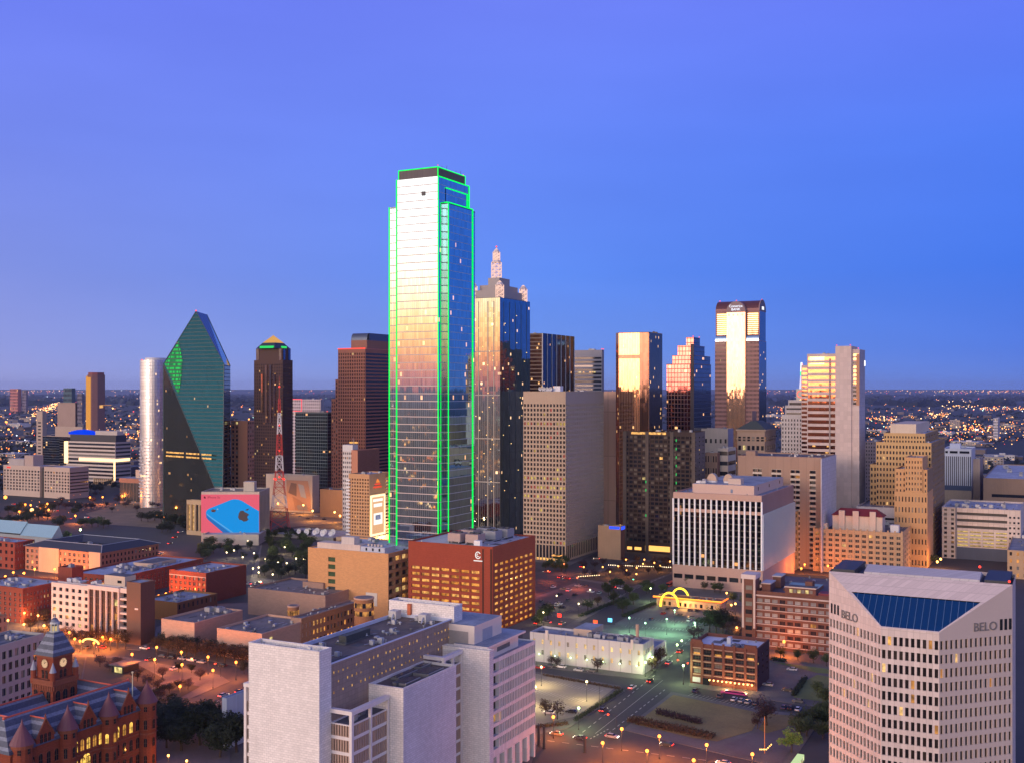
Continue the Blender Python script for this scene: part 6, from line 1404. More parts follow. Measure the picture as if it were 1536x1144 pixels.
# ---- red sandstone courthouse with clock tower
def courthouse():
    T4, T1 = cor(222, 407), cor(31, 359)
    # local x along the front toward turret 4 (u), y away to the left (v)
    O = gpz(31, 1108, 22); O = T1
    root = empty('red_courthouse', (O[0], O[1], 0), RAD(90 - GA), 'red sandstone courthouse with striped slate roofs, cone turrets and a clock tower', 'courthouse')
    rs = wall((.26, .062, .033), 'brick', 1.5, .6, .16); rs2 = wall((.26, .085, .05), 'brick', 1.2, .5, .14); cone = flat((.16, .055, .07), .6); ridge = flat((.60, .11, .06), .6)
    m_, k = _new('striped_slate'); z = k.sep(k.n('ShaderNodeTexCoord').outputs['Object'])[2]
    f = k.m('FRACT', k.m('DIVIDE', z, 2.6)); st = k.m('GREATER_THAN', f, .62); nz = k.noise(k.n('ShaderNodeTexCoord').outputs['Object'], 1.3, 3)
    c = k.mix(st, (.075, .085, .125), (.20, .22, .29)); c = k.mix(1., c, k.ramp(nz, [(.3, (.75, .75, .75)), (.7, (1.2, 1.2, 1.2))]), 'MULTIPLY')
    pb = k.n('ShaderNodeBsdfPrincipled'); k.l(c, pb.inputs[0]); pb.inputs['Roughness'].default_value = .6; _out(k, pb.outputs[0]); slate = m_
    L = 54.6; ev = 21.5; dp = 16
    lt = [litpane((1, .58, .10), 1.7), litpane((1, .45, .07), .8)]
    wn = []
    def arched(x, z, w, h, lit, y=-.08, rot=0, par=root, hood=True):
        m = MB(); pts = [(-w / 2, 0, 0), (w / 2, 0, 0), (w / 2, 0, h)] + [(w / 2 * math.cos(t), 0, h + w / 2 * math.sin(t)) for t in (.6, 1.2, math.pi / 2, 1.94, 2.54)] + [(-w / 2, 0, h)]
        m.face(pts, lit or DARKP)
        bmt = flat((.10, .05, .03)); m.box(-.07, .07, -.06, 0, 0, h + w / 2, bmt); m.box(-w / 2, w / 2, -.06, 0, h * .55, h * .55 + .12, bmt)
        if hood:
            for i in range(8):
                a0, a1 = math.pi * i / 8, math.pi * (i + 1) / 8; R = w / 2 + .22
                m.tube((R * math.cos(a0), -.1, h + R * math.sin(a0)), (R * math.cos(a1), -.1, h + R * math.sin(a1)), .16, rs2, 4)
            m.box(-w / 2 - .3, w / 2 + .3, -.25, .05, -.35, 0, rs2, True)
        o = m.build('window', par); o.location = (x, y, z); o.rotation_euler = (0, 0, rot); return o
    m = MB(); m.box(-4, L + 3, 0, dp, 0, ev, rs); m.box(-4, 12, dp, 46, 0, ev, rs); m.box(40, L + 3, dp, 46, 0, ev, rs); m.build('wall', root)
    m = MB()
    for z in (6.2, 12.6, 20.6): m.box(-4, L + 3, -.28, .05, z, z + .5, rs2, True)
    m.build('string_course', root)
    # roofs: hipped ridge along the front plus rear wings
    def gable_roof(x0, x1, y0, y1, z0, zr, along='x', hip=4):
        m = MB()
        if along == 'x':
            yc = (y0 + y1) / 2; A = [(x0, y0, z0), (x1, y0, z0), (x1, y1, z0), (x0, y1, z0)]; r0, r1 = (x0 + hip, yc, zr), (x1 - hip, yc, zr)
            m.face([A[0], A[1], r1, r0], slate); m.face([A[2], A[3], r0, r1], slate); m.face([A[1], A[2], r1], slate); m.face([A[3], A[0], r0], slate)
        else:
            xc = (x0 + x1) / 2; A = [(x0, y0, z0), (x1, y0, z0), (x1, y1, z0), (x0, y1, z0)]; r0, r1 = (xc, y0 + hip, zr), (xc, y1 - hip, zr)
            m.face([A[0], A[1], r0], slate); m.face([A[2], A[3], r1], slate); m.face([A[1], A[2], r1, r0], slate); m.face([A[3], A[0], r0, r1], slate)
        o = m.build('slate_roof', root); q = MB(); q.tube(r0, r1, .35, ridge, 5); q.ball(r0, .6, ridge, 6, 4); q.ball(r1, .6, ridge, 6, 4); q.build('ridge_tile', o)
    gable_roof(-5, L + 4, -.8, dp + 1, ev, ev + 9.5, 'x', 5)
    gable_roof(-5, 13, dp * .5, 47, ev, ev + 8.5, 'y', 1); gable_roof(39, L + 4, dp * .5, 47, ev, ev + 8.5, 'y', 1); gable_roof(12, 40, 20, 40, ev - 3, ev + 7, 'x', 1)
    m = MB(); m.box(12, 40, dp, 46, 0, ev - 3, rs); m.build('rear_wall', root)
    # turrets
    for i, x in enumerate((0, 18.4, 36.4, L)):
        y = -.6; r = 3.3 if i in (0, 3) else 3.0; zt = 24.0
        m = MB(); m.frust(x, y, r, r, 0, zt, 16, rs, cap=False); m.frust(x, y, r + .25, r + .25, zt - 1.2, zt, 16, rs2); m.frust(x, y, r + .15, r + .15, 12.4, 13, 16, rs2); t = m.build('turret', root)
        q = MB(); q.frust(x, y, r + .7, .5, zt, zt + 6.3, 16, cone, cap=False); q.frust(x, y, .5, 0, zt + 6.3, zt + 8.3, 10, cone); q.build('cone_roof', t)
        for a in (-2.5, -1.57, -.64, 2.7):
            for (zz, hh) in ((21, 1.5), (14.5, 2.8), (8, 2.6), (1.5, 2.8)):
                on = random.choice(lt) if (i == 2 and zz == 14.5 and a < 0) else None
                w_ = arched(x + (r + .07) * math.cos(a), zz, 1.1, hh, on, y + (r + .07) * math.sin(a), a + math.pi / 2, t, zz == 14.5)
    # front windows
    spots = []
    for (xa, xb, n) in ((4.6, 14.2, 4), (22.4, 33.2, 5), (41, 50.5, 4)):
        for i in range(n):
            x = xa + (xb - xa) * i / (n - 1)
            on2 = {4.6: i > 9, 22.4: True, 41: i < 3}[xa]
            arched(x, 14.2, 1.5, 3.2, lt[i % 2] if on2 else None); arched(x, 7.6, 1.5, 3.2, lt[0] if (xa == 22.4 and i in (0, 1)) else None); arched(x, 1.2, 1.5, 3.4, None)
    for x in (27,): arched(x, 7.6, 3.2, 3.6, lt[0])
    # gabled dormers
    for x in (9.4, 27.4, 45.8):
        m = MB(); w = 3.6; m.face([(x - w, -.4, ev - 1), (x + w, -.4, ev - 1), (x + w, -.4, ev + 2.2), (x, -.4, ev + 8), (x - w, -.4, ev + 2.2)], rs)
        m.face([(x - w, -.4, ev - 1), (x - w, -.4, ev + 2.2), (x - w, 4, ev + 2.2), (x - w, 4, ev - 1)], rs); m.face([(x + w, -.4, ev - 1), (x + w, 4, ev - 1), (x + w, 4, ev + 2.2), (x + w, -.4, ev + 2.2)], rs)
        m.tube((x - w - .2, -.5, ev + 2.1), (x, -.5, ev + 8.2), .3, rs2, 4); m.tube((x + w + .2, -.5, ev + 2.1), (x, -.5, ev + 8.2), .3, rs2, 4)
        dn = m.build('dormer', root); q = MB(); yy = 9
        q.face([(x - w, -.4, ev + 2.2), (x, -.4, ev + 8), (x, yy, ev + 8), (x - w, yy, ev + 2.2)], slate); q.face([(x + w, -.4, ev + 2.2), (x + w, yy, ev + 2.2), (x, yy, ev + 8), (x, -.4, ev + 8)], slate); q.build('dormer_roof', dn)
        q = MB(); q.tube((x, -.3, ev + 8.1), (x, yy, ev + 8.1), .3, ridge, 5); q.frust(x, -.4, .45, .12, ev + 8, ev + 9.8, 6, rs2); q.build('ridge_tile', dn)
        for dx in (-1.6, 0, 1.6): arched(x + dx, ev + .2, 1.0, 2.6, None, -.5, 0, dn, False)
    m = MB(); m.tube((50, 2, ev + 5), (50, 2, ev + 14), .25, flat((.55, .6, .45)), 5, .12); m.ball((50, 2, ev + 14), .4, flat((.6, .6, .4))); m.build('flagpole', root)
    # clock tower
    tx, ty = 17.2 + 6.4, 25.0; w = 5.5
    q0 = Vector((-168 - O[0], 400 - O[1])); a = RAD(GA); tx = q0.x * math.sin(a) + q0.y * math.cos(a) + w; ty = -q0.x * math.cos(a) + q0.y * math.sin(a) + w
    m = MB(); m.box(tx - w, tx + w, ty - w, ty + w, 0, 32.4, rs); t = m.build('clock_tower', root)
    m = MB(); m.box(tx - w - .5, tx + w + .5, ty - w - .5, ty + w + .5, 32.4, 33.4, rs2, True)
    for i in range(12):
        f = -w + 2 * w * (i + .2) / 12; m.box(tx - w - .35, tx - w, ty + f, ty + f + .5, 29.6, 31.4, rs2, True); m.box(tx + f, tx + f + .5, ty - w - .35, ty - w, 29.6, 31.4, rs2, True)
    m.box(tx - w - .4, tx + w + .4, ty - w - .4, ty + w + .4, 31.4, 32.4, rs2, True); m.box(tx - w - .2, tx + w + .2, ty - w - .2, ty + w + .2, 24, 24.6, rs2, True); m.build('parapet', t)
    for i in range(3):
        f = -3.3 + i * 3.3; arched(tx + f, 24.8, 2.0, 3.6, None, ty - w - .08, 0, t); arched(tx - w - .08, 24.8, 2.0, 3.6, None, ty + f, -math.pi / 2, t)
    wi = 4.3; m = MB(); m.box(tx - wi, tx + wi, ty - wi, ty + wi, 33.2, 41.6, rs); m.box(tx - wi - .4, tx + wi + .4, ty - wi - .4, ty + wi + .4, 41.2, 42, rs2, True); m.build('clock_stage', t)
    for (cx, cy, rot) in ((tx, ty - wi - .12, 0), (tx - wi - .12, ty, -math.pi / 2)):
        for dx in (-1, 1):
            ddx, ddy = (dx * .9, 0) if rot == 0 else (0, dx * .9); arched(cx + ddx, 33.6, 1.2, 2.4, None, cy + ddy, rot, t)
        m = MB(); n = 24; P = [(1.75 * math.cos(2 * math.pi * i / n), -.1, 1.75 * math.sin(2 * math.pi * i / n)) for i in range(n)]
        m.face(P, emit((1, .62, .36), .75, 'lit_clock_face', False))
        dkm = flat((.08, .05, .04)); m.tube((0, -.2, 0), (.75, -.2, .75), .1, dkm, 4); m.tube((0, -.2, 0), (-.2, -.2, 1.35), .08, dkm, 4)
        for i in range(12): A_ = 2 * math.pi * i / 12; m.tube((1.35 * math.cos(A_), -.16, 1.35 * math.sin(A_)), (1.6 * math.cos(A_), -.16, 1.6 * math.sin(A_)), .08, dkm, 4)
        for i in range(n): m.tube(Vector(P[i]), Vector(P[(i + 1) % n]), .16, rs2, 4)
        o = m.build('clock_face', t); o.location = (cx, cy, 39); o.rotation_euler = (0, 0, rot)
    m = MB(); m.frust(tx, ty, (wi + .8) * 1.4142, 1.9 * 1.4142, 42, 50, 4, slate, RAD(45)); m.build('tower_roof', t)
    m = MB(); lm = flat((.55, .55, .5))
    for i in range(8): A_ = 2 * math.pi * i / 8; m.tube((tx + 1.4 * math.cos(A_), ty + 1.4 * math.sin(A_), 50), (tx + 1.4 * math.cos(A_), ty + 1.4 * math.sin(A_), 53), .2, lm, 5)
    m.frust(tx, ty, 1.9, 1.9, 49.8, 50.3, 8, lm); m.frust(tx, ty, .8, .7, 50, 53, 8, emit((1, .72, .3), .7, 'lit_lantern', False)); m.frust(tx, ty, 1.8, 1.5, 53, 53.6, 12, lm); m.ball((tx, ty, 53.5), 1.45, slate, 12, 8, 1.15); m.frust(tx, ty, .25, .02, 55, 57, 6, lm); m.build('lantern', t)
    for (sx, sy) in ((-1, -1), (1, -1), (-1, 1), (1, 1)):
        m = MB(); px_, py_ = tx + sx * (w - .4), ty + sy * (w - .4); m.frust(px_, py_, 1.0, 1.0, 32, 36.4, 10, rs); m.frust(px_, py_, 1.25, .05, 36.4, 40, 10, flat((.26, .28, .36), .5), cap=False); m.frust(px_, py_, .6, .6, 33.6, 35, 8, LITS[0]); m.build('pinnacle', t)
courthouse()
# pale office block behind the courthouse and neighbour at the frame edge
b = simple('pale_office_block', 'pale stone office block with paired dark windows behind the clock tower', 'office building', -8, 455, -60, 66, 970, P_(CONC), G(wall((.40, .34, .33)), 8, 6, .62, .62, rec=.5, lit=.0, mt=2, bars=(flat((.3, .27, .27)), 2, 1)), roof=ROOFD, units=6, big=4, a=20); b.done()
b = simple('brown_corner_building', 'brown building cut by the left frame edge beside the bright plaza lamp', 'building', -20, 560, -60, 10, 928, P_(BROWN), G(wall((.30, .2, .15)), 5, 5, .4, .5, rec=.4, lit=.02), units=2); b.done()
# grey box behind the white courts
b = simple('metal_shed', 'pale blue grey metal box building beside the white courthouse frame', 'shed', 340, 425, 333, 372, 1047, P_(wall((.42, .48, .6), 'panel', 1, 20, .05)), P_(wall((.40, .46, .58), 'panel', 1, 20, .05)), roof=ROOFB, units=0, par=.3); b.done()

# ---- white two-storey building with lit windows and wall lamps
b = B('white_lit_building', 'long white two storey building with lit windows and greenish wall lamps', 'building', 965, 537, 795, 1002, 966)
v, u = b.v, b.u; ww = wall((.54, .52, .54), 'panel', 6, 20, .06); x1 = u(981)
wy = [litpane((1, .66, .24), 1.6), litpane((1, .6, .2), 1.1)]
b.block(0, x1, 0, b.Lv, 0, b.h, G(ww, 13, 2, .26, .42, rec=.4, lit=.92, lits=wy, mt=1.6, mb=2.4, bars=(flat((.5, .46, .4)), 2, 3)), G(ww, 5, 2, .5, .4, rec=.4, lit=.95, lits=wy, mt=1.6, mb=2.4, bars=(flat((.5, .46, .4)), 2, 2)), roof=roofm((.25, .28, .34), .5), par=.9, cop=ww)
b.block(x1 + .02, b.Lu, 1, b.Lv * .8, 0, b.h * .62, P_(ww), G(ww, 3, 1, .5, .6, rec=1, lit=0, glass=[pane((.4, .3, .15), .6)]), roof=roofm((.24, .27, .33), .5), par=.6)
m = MB()
for i in range(7): y = b.Lv * (i + .35) / 7; m.ball((-1.1, y, 4.4), .42, emit((.75, 1, .45), 5, 'sodium_green', False), 8, 5); m.tube((0, y, 4.8), (-1.1, y, 4.7), .08, DKMET, 4)
b.part(m, 'wall_lamp')
for i in range(7):
    ld = bpy.data.lights.new('wall_lamp_light', 'POINT'); ld.energy = 150; ld.color = (.75, 1, .40); ld.shadow_soft_size = .4; o = bpy.data.objects.new('wall_lamp_light', ld); COL.objects.link(o); o.parent = b.root; o.location = (-1.9, b.Lv * (i + .35) / 7, 4.4)
m = MB(); m.frust(x1 * .75, b.Lv * .12, .9, .9, b.h - 1, b.h + 7, 8, wall((.5, .33, .25))); b.part(m, 'chimney')
m = MB()
for y in (b.Lv * .08, b.Lv * .83): m.box(-.9, 0, y, y + 1.4, b.h - 3, b.h + 2, wm_, True)
b.part(m, 'pilaster'); b.units(5, x1 - 3, 4, b.Lv * .6, b.h - .9, 16, 4.2, (.36, .38, .42)); b.units(x1 + 3, b.Lu - 4, 5, b.Lv * .6, b.h * .62 - .6, 8, 4.5, (.3, .32, .36))
m = MB(); m.box(8, 24, b.Lv * .5, b.Lv * .66, b.h - 1, b.h + 2.4, wall((.45, .36, .3)), False, ROOFB); b.part(m, 'roof_hut'); b.done()
# ---- small brick building with white roof, bulbs along shopfront
b = B('brick_loft_building', 'five storey dark brick loft with a white roof and glowing awnings', 'building', 1134.5, 508, 1037.5, 1154, 974)
br_ = wall((.19, .075, .055), 'brick', 1.2, .4, .16); v = b.v; tr = flat((.40, .26, .2), .7)
b.block(0, b.Lu, 0, b.Lv, 0, b.h, G(br_, 6, 4, .74, .62, rec=.5, lit=.06, mt=2, mb=4.6, bars=(flat((.07, .05, .045)), 3, 2)), G(wall((.10, .05, .045), 'brick', 1.2, .4, .16), 3, 4, .3, .4, rec=.4, lit=.05, mt=3, mb=4.6), roof=roofm((.66, .68, .74), .12), par=1.5, cop=br_)
m = MB()
for i in range(7): y = b.Lv * i / 6; m.box(-.45, 0, y - .55, y + .55, 0, b.h + 1, br_, True)
for r in range(5): z = 4.6 + (b.h - 6.6) * r / 4; m.box(-.3, 0, 0, b.Lv, z - .2, z + .2, tr, True)
b.part(m, 'brick_pier')
m = MB(); m.box(-.5, .6, 0, b.Lv * .18, b.h, b.h + 1.8, br_); m.box(-.5, .6, b.Lv * .84, b.Lv, b.h, b.h + 2.0, br_); b.part(m, 'parapet')
m = MB(); ow = litpane((1, .45, .1), 1.3)
for i in range(6): y = b.Lv * (i + .5) / 6; m.box(-.62, -.5, y - 1.6, y + 1.4, b.h - 4.9, b.h - 4.0, ow if i in (0, 2, 3, 5) else DARKP)
b.part(m, 'lit_window')
m = MB(); m.box(-1.8, 0, b.Lv * .04, b.Lv * .70, 3.2, 3.6, flat((.25, .05, .04)), True); b.part(m, 'awning')
m = MB()
for i in range(11): m.ball((-1.9, b.Lv * (.05 + .065 * i), 3.0), .42, emit((1, .62, .18), 5, 'warm_bulb', False), 6, 4)
b.part(m, 'bulb'); m = MB(); m.box(-.55, 0, b.Lv * .86, b.Lv * .98, 1, 3.2, flat((.6, .6, .62)), True); m.box(-.55, 0, b.Lv * .72, b.Lv * .82, 0, 3.2, DARKP, True); b.part(m, 'shopfront')
for yy in (.12, .42): 
    ld = bpy.data.lights.new('awning_light', 'POINT'); ld.energy = 2200; ld.color = (1, .55, .2); ld.shadow_soft_size = .5; o = bpy.data.objects.new('awning_light', ld); COL.objects.link(o); o.parent = b.root; o.location = (-4, b.Lv * yy, 3)
b.box('roof_hut', 12, 15, b.Lv * .5, b.Lv * .56, b.h - 1.5, b.h + 1.6, flat((.6, .6, .62))); b.units(4, 9, b.Lv * .2, b.Lv * .45, b.h - 1.5, 12, 2.4, (.2, .22, .26)); b.done()
# ---- long brick building with white trimmed tower
b = B('long_brick_building', 'long brown brick building with pale bands and a white trimmed corner tower', 'building', 1310, 565, 1114, 1330, 900)
bb = wall((.19, .085, .062), 'brick', 1.2, .4, .14); v = b.v; tr2 = flat((.60, .47, .42), .7); y1 = v(1134)
b.block(0, b.Lu + 18, 0, y1, 0, b.h, G(bb, 15, 7, .70, .50, rec=.35, lit=.01, mt=3.0, mb=1.5, glass=[pane((.36, .35, .35), .4), pane((.25, .25, .26), .3), DARKP], bars=(bb, 4, 1)), P_(bb), roof=roofm((.13, .105, .12), .3), par=1.4, cop=bb)
m = MB()
for r in range(8): z = 1.5 + (b.h - 4.5) * r / 7; m.box(-.3, 0, 0, y1, z + .4, z + .75, tr2, True)
m.box(-.7, .1, 0, y1, b.h - 2.6, b.h - 1.9, tr2, True)
b.part(m, 'stone_band')
zt = b.z(861, 0, y1)
b.block(-1.2, 8, y1 + .02, b.Lv, 0, zt - 2, G(bb, 1, 8, .5, .55, rec=.4, lit=0, mt=3, glass=[BLIND, DARKP]), P_(bb), roof=ROOFD)
m = MB()
for y in (y1 + .02, b.Lv - 1.1): m.box(-1.6, -1.1, y, y + 1.1, b.h * .35, zt, tr2)
m.box(-2, 9, y1 - .3, b.Lv + .4, zt - 2.4, zt, flat((.66, .55, .52), .7), True); b.part(m, 'tower_trim')
m = MB(); m.box(5, 16, v(1152), v(1139), b.h - 1, b.h + 3.2, bb); m.box(4.6, 16.4, v(1152) - .4, v(1139) + .4, b.h + 3.2, b.h + 3.8, tr2, True, ROOFW); b.part(m, 'roof_hut')
m = MB(); m.box(20, 30, v(1158), v(1146), b.h - 1, b.h + 5, bb); m.box(19.6, 30.4, v(1158) - .4, v(1146) + .4, b.h + 5, b.h + 5.6, tr2, True, ROOFW); b.part(m, 'roof_hut')
m = MB(); m.box(14, 34, v(1216), v(1166), b.h - 1.4, b.h + .3, bb, False, roofm((.26, .42, .45), .15)); b.part(m, 'turquoise_roof')
m = MB(); m.box(-.8, 5, v(1224), v(1178), b.h, b.h + 3.4, bb); m.box(-1.1, 5.3, v(1224) - .3, v(1178) + .3, b.h + 3.4, b.h + 4, tr2, True, ROOFD)
for i in range(6): y = v(1220) + (v(1184) - v(1220)) * (i + .5) / 6; m.box(-.9, -.8, y - .8, y + .8, b.h + .8, b.h + 2.6, LITS[3] if i % 2 else BLIND, True)
m.box(6, 12, v(1215), v(1204), b.h, b.h + 6, bb); b.part(m, 'attic'); m = MB(); m.box(2, 10, v(1243), v(1226), b.h - 1.2, b.h + 1, flat((.22, .03, .04))); b.part(m, 'red_box'); b.done()
# ---- drive-in with two glowing arches
def arches():
    b = B('arched_restaurant', 'small drive-in restaurant outlined in red and yellow neon under glowing golden arches', 'restaurant', 1080, 691, 985, 1088.5, 903)
    Lv, Lu, h = b.Lv, b.Lu, b.h
    b.block(0, Lu, 0, Lv, 0, h, G(wall((.6, .4, .26)), 12, 1, .5, .6, rec=.5, lit=.5, lits=[litpane((1, .5, .2), 1.)], mt=1.6), P_(wall((.6, .4, .26))), roof=ROOFD, par=.4)
    m = MB(); ne = emit((1, .15, .02), 3.2, 'red_neon'); ye = emit((1, .50, .05), 3.0, 'yellow_neon')
    m.box(-1.4, -.9, -1.2, Lv + 2, h - .1, h + .5, ne, True); m.box(-.9, Lu + 1, -1.4, -.9, h - .1, h + .5, ne, True); m.box(-1.3, -.9, -1.2, Lv + 2, h + .6, h + .8, ye, True); b.part(m, 'neon_outline')
    m = MB(); m.box(-1.3, Lu + .9, -1.1, Lv + 1.9, h - .5, h - .12, flat((.3, .1, .05)), True); b.part(m, 'canopy'); b.units(2, Lu - 3, 4, Lv - 4, h - .4, 7, 3, (.25, .3, .32))
    for (y, x) in ((Lv * .77, -3.0), (Lv * .74, Lu + 2.5)):
        m = MB(); n = 18; W_, HH = 6.0, 9.5; pts = [Vector((x, y + W_ * math.cos(math.pi * i / n), HH * math.sin(math.pi * i / n) ** .8)) for i in range(n + 1)]
        for i in range(n): m.tube(pts[i], pts[i + 1], .62, emit((1, .62, .04), 3.2, 'golden_neon'), 6)
        b.part(m, 'neon_arch')
    ld = bpy.data.lights.new('neon_light', 'POINT'); ld.energy = 9000; ld.color = (1, .45, .12); ld.shadow_soft_size = 2; o = bpy.data.objects.new('neon_light', ld); COL.objects.link(o); o.parent = b.root; o.location = (-6, Lv * .5, 5)
    b.done()
arches()
# ================================================================ ground, streets, lots
def ground():
    m, k = _new('terrain'); ps = k.n('ShaderNodeNewGeometry').outputs['Position']; px, py, _z = k.sep(ps)[0:3]
    dist = k.vm('LENGTH', k.comb(px, k.m('SUBTRACT', py, 250.0), 0.0))
    far = k.m('MULTIPLY_ADD', dist, 1 / 500., -1.7, clamp=True)
    n1 = k.noise(ps, .02, 5, .65); n2 = k.noise(ps, .4, 4, .7); n3 = k.noise(ps, .004, 4, .6); n4 = k.noise(ps, .0006, 4, .6)
    asp = k.mix(k.m('MULTIPLY_ADD', n1, .7, k.m('MULTIPLY', n2, .35)), (.030, .030, .034), (.095, .090, .088))
    veg = k.ramp(k.m('MULTIPLY_ADD', n3, .6, k.m('MULTIPLY', n1, .4)), [(.38, (.018, .024, .02)), (.5, (.03, .034, .028)), (.58, (.07, .065, .06)), (.68, (.13, .115, .11))])
    veg = k.mix(k.m('MULTIPLY_ADD', n4, 6, -2.6, clamp=True), (.022, .026, .022), veg)
    pb = k.n('ShaderNodeBsdfPrincipled'); k.l(k.mix(far, asp, veg), pb.inputs[0]); pb.inputs['Roughness'].default_value = .85
    _out(k, pb.outputs[0])
    b = MB(); R = 90000; n = 48
    ring = [(R * math.cos(2 * math.pi * i / n), R * math.sin(2 * math.pi * i / n), 0) for i in range(n)]
    b.face(ring, m); o = b.build('ground'); o['kind'] = 'structure'
ground()
def surf(col, var=.3, sc=.25, rough=.85, st=None):
    key = ('s', col, var, sc, st)
    if key in _mc: return _mc[key]
    m, k = _new('surface'); ps = k.n('ShaderNodeNewGeometry').outputs['Position']
    n1 = k.noise(ps, sc * .2, 4, .6); n2 = k.noise(ps, sc * 4, 4, .7)
    f = k.m('MULTIPLY_ADD', n1, .7, k.m('MULTIPLY', n2, .4))
    c = k.mix(k.m('MULTIPLY_ADD', f, 2.2, -.7, clamp=True), tuple(v * (1 - var) for v in col), tuple(v * (1 + var) for v in col))
    pb = k.n('ShaderNodeBsdfPrincipled'); k.l(c, pb.inputs[0]); pb.inputs['Roughness'].default_value = rough; _out(k, pb.outputs[0]); _mc[key] = m; return m
PAVE = surf((.135, .125, .118), .4); LAWN = surf((.22, .165, .06), .45); LAWNG = surf((.16, .19, .055), .45); LOT = surf((.15, .14, .12), .45); LOTD_ = surf((.06, .058, .056)); EARTH = surf((.07, .05, .035), .4); TANG = surf((.22, .16, .09), .4)
ROADM = surf((.055, .052, .054), .45); PAINT = surf((.5, .48, .44), .15); PLAZA = surf((.13, .11, .115), .35); PARKG = surf((.055, .045, .03), .5)
NS = [0]
def sheet(name, pts, z, mat, kerb=False, kind='structure'):
    NS[0] += 1; z += .0035 * NS[0] if not kerb else .002 * NS[0]
    w = [gp(*p) for p in pts]; a = sum(w[i][0] * w[(i + 1) % len(w)][1] - w[(i + 1) % len(w)][0] * w[i][1] for i in range(len(w)))
    if a < 0: w = w[::-1]
    b = MB()
    if kerb: b.prism(w, 0, z, mat)
    else: b.face([(x, y, z) for x, y in w], mat)
    o = b.build(name); o['kind'] = kind; return o
# pavements (real 0.14 m kerbs)
BLK = {
 'lawn': [(997, 1046), (1007, 1037), (1140, 1064), (1207, 1071), (1228, 1084), (1182, 1152), (1097, 1134), (934, 1094)],
 'brick': [(1033, 1029), (1137, 1047), (1265, 1066), (1275, 990), (1160, 965), (1044, 990)],
 'longb': [(1108, 968), (1300, 1002), (1330, 930), (1118, 920)],
 'white': [(784, 997), (968, 1019), (1018, 972), (1012, 957), (940, 938), (784, 930)],
 'lit': [(792, 1005), (930, 1028), (938, 1036), (852, 1092), (792, 1104)],
 'green': [(922, 935), (990, 898), (1100, 915), (1085, 955), (1030, 968), (935, 948)],
 'cars': [(796, 897), (862, 874), (938, 893), (845, 948), (796, 946)],
 'park': [(858, 867), (952, 838), (1030, 842), (1010, 860), (950, 884)],
 'court': [(-60, 1160), (-60, 985), (60, 975), (190, 985), (330, 1012), (345, 1022), (140, 1110), (215, 1160)],
 'college': [(226, 972), (370, 1002), (560, 1000), (580, 930), (470, 900), (330, 905), (235, 940)],
 'west': [(70, 962), (210, 975), (232, 960), (180, 905), (60, 905)],
 'hotel': [(-60, 965), (55, 968), (120, 930), (60, 900), (-60, 915)],
 'lefty': [(372, 880), (475, 905), (475, 800), (398, 795)],
 'shed': [(205, 1170), (372, 1072), (372, 1190)],
 'courts': [(345, 1105), (560, 1010), (820, 1010), (806, 1120), (780, 1190), (345, 1250)],
 'tan': [(455, 905), (590, 945), (660, 905), (600, 870), (470, 870)],
 'redg': [(606, 930), (738, 962), (812, 930), (760, 895), (640, 890)],
 'stripe': [(998, 890), (1150, 915), (1215, 890), (1200, 860), (1010, 868)],
 'tower': [(775, 836), (850, 850), (930, 810), (900, 790), (790, 800)],
}
for kq, pts in BLK.items(): sheet('pavement', pts, .14, PAVE, True)
sheet('lawn', [(1003, 1047), (1010, 1042), (1130, 1067), (1142, 1075), (1128, 1096), (1075, 1112), (1040, 1107), (952, 1086)], .16, LAWN)
sheet('plaza', [(1144, 1078), (1200, 1078), (1212, 1086), (1172, 1145), (1105, 1131), (1085, 1118), (1132, 1099)], .165, PLAZA)
sheet('lawn', [(1150, 1070), (1195, 1074), (1178, 1092), (1150, 1100), (1138, 1094)], .18, LAWN)
sheet('path', [(1146, 1046), (1150, 1012), (1172, 998), (1212, 1003), (1216, 1014), (1196, 1022), (1186, 1046)], .16, LOT)
sheet('lawn', [(1190, 1046), (1206, 1022), (1226, 1012), (1262, 1018), (1258, 1056)], .16, LAWNG)
sheet('lawn', [(1156, 992), (1240, 1003), (1262, 1012), (1225, 1009), (1172, 996)], .17, LAWNG)
sheet('parking_lot', [(798, 1009), (921, 1033), (866, 1074), (798, 1089)], .16, surf((.26, .235, .19), .2))
sheet('parking_lot', [(926, 935), (990, 906), (1078, 921), (1064, 950), (1018, 962), (938, 944)], .16, surf((.14, .15, .135), .3))
sheet('parking_lot', [(800, 900), (860, 879), (926, 893), (895, 912), (845, 940), (800, 940)], .16, surf((.10, .095, .085), .4))
sheet('park_ground', [(868, 867), (954, 841), (1018, 844), (1004, 860), (950, 879)], .16, EARTH)
sheet('parking_lot', [(432, 790), (436, 742), (524, 737), (524, 782)], .01, surf((.20, .165, .115), .3))
sheet('field', [(128, 770), (205, 748), (248, 752), (250, 792), (160, 786)], .01, TANG)
sheet('field', [(395, 802), (470, 806), (462, 880), (385, 870)], .16, PARKG)
sheet('plaza', [(385, 866), (470, 876), (466, 896), (376, 880)], .17, PAVE)
sheet('parking_lot', [(-20, 985), (60, 992), (95, 968), (25, 950), (-20, 952)], .16, surf((.17, .15, .11), .3))
sheet('lawn', [(130, 985), (190, 988), (250, 1020), (205, 1045), (120, 1040)], .16, surf((.05, .045, .04), .4))
sheet('plaza', [(215, 1040), (262, 1012), (318, 1020), (240, 1052)], .16, PLAZA)
sheet('lawn', [(208, 1052), (262, 1022), (300, 1030), (226, 1072)], .17, surf((.06, .055, .035), .45))
sheet('lawn', [(70, 985), (128, 986), (118, 1036), (60, 1030)], .17, surf((.06, .055, .035), .45))
sheet('parking_lot', [(130, 1166), (225, 1092), (345, 1080), (345, 1170)], .16, surf((.15, .14, .16), .2))
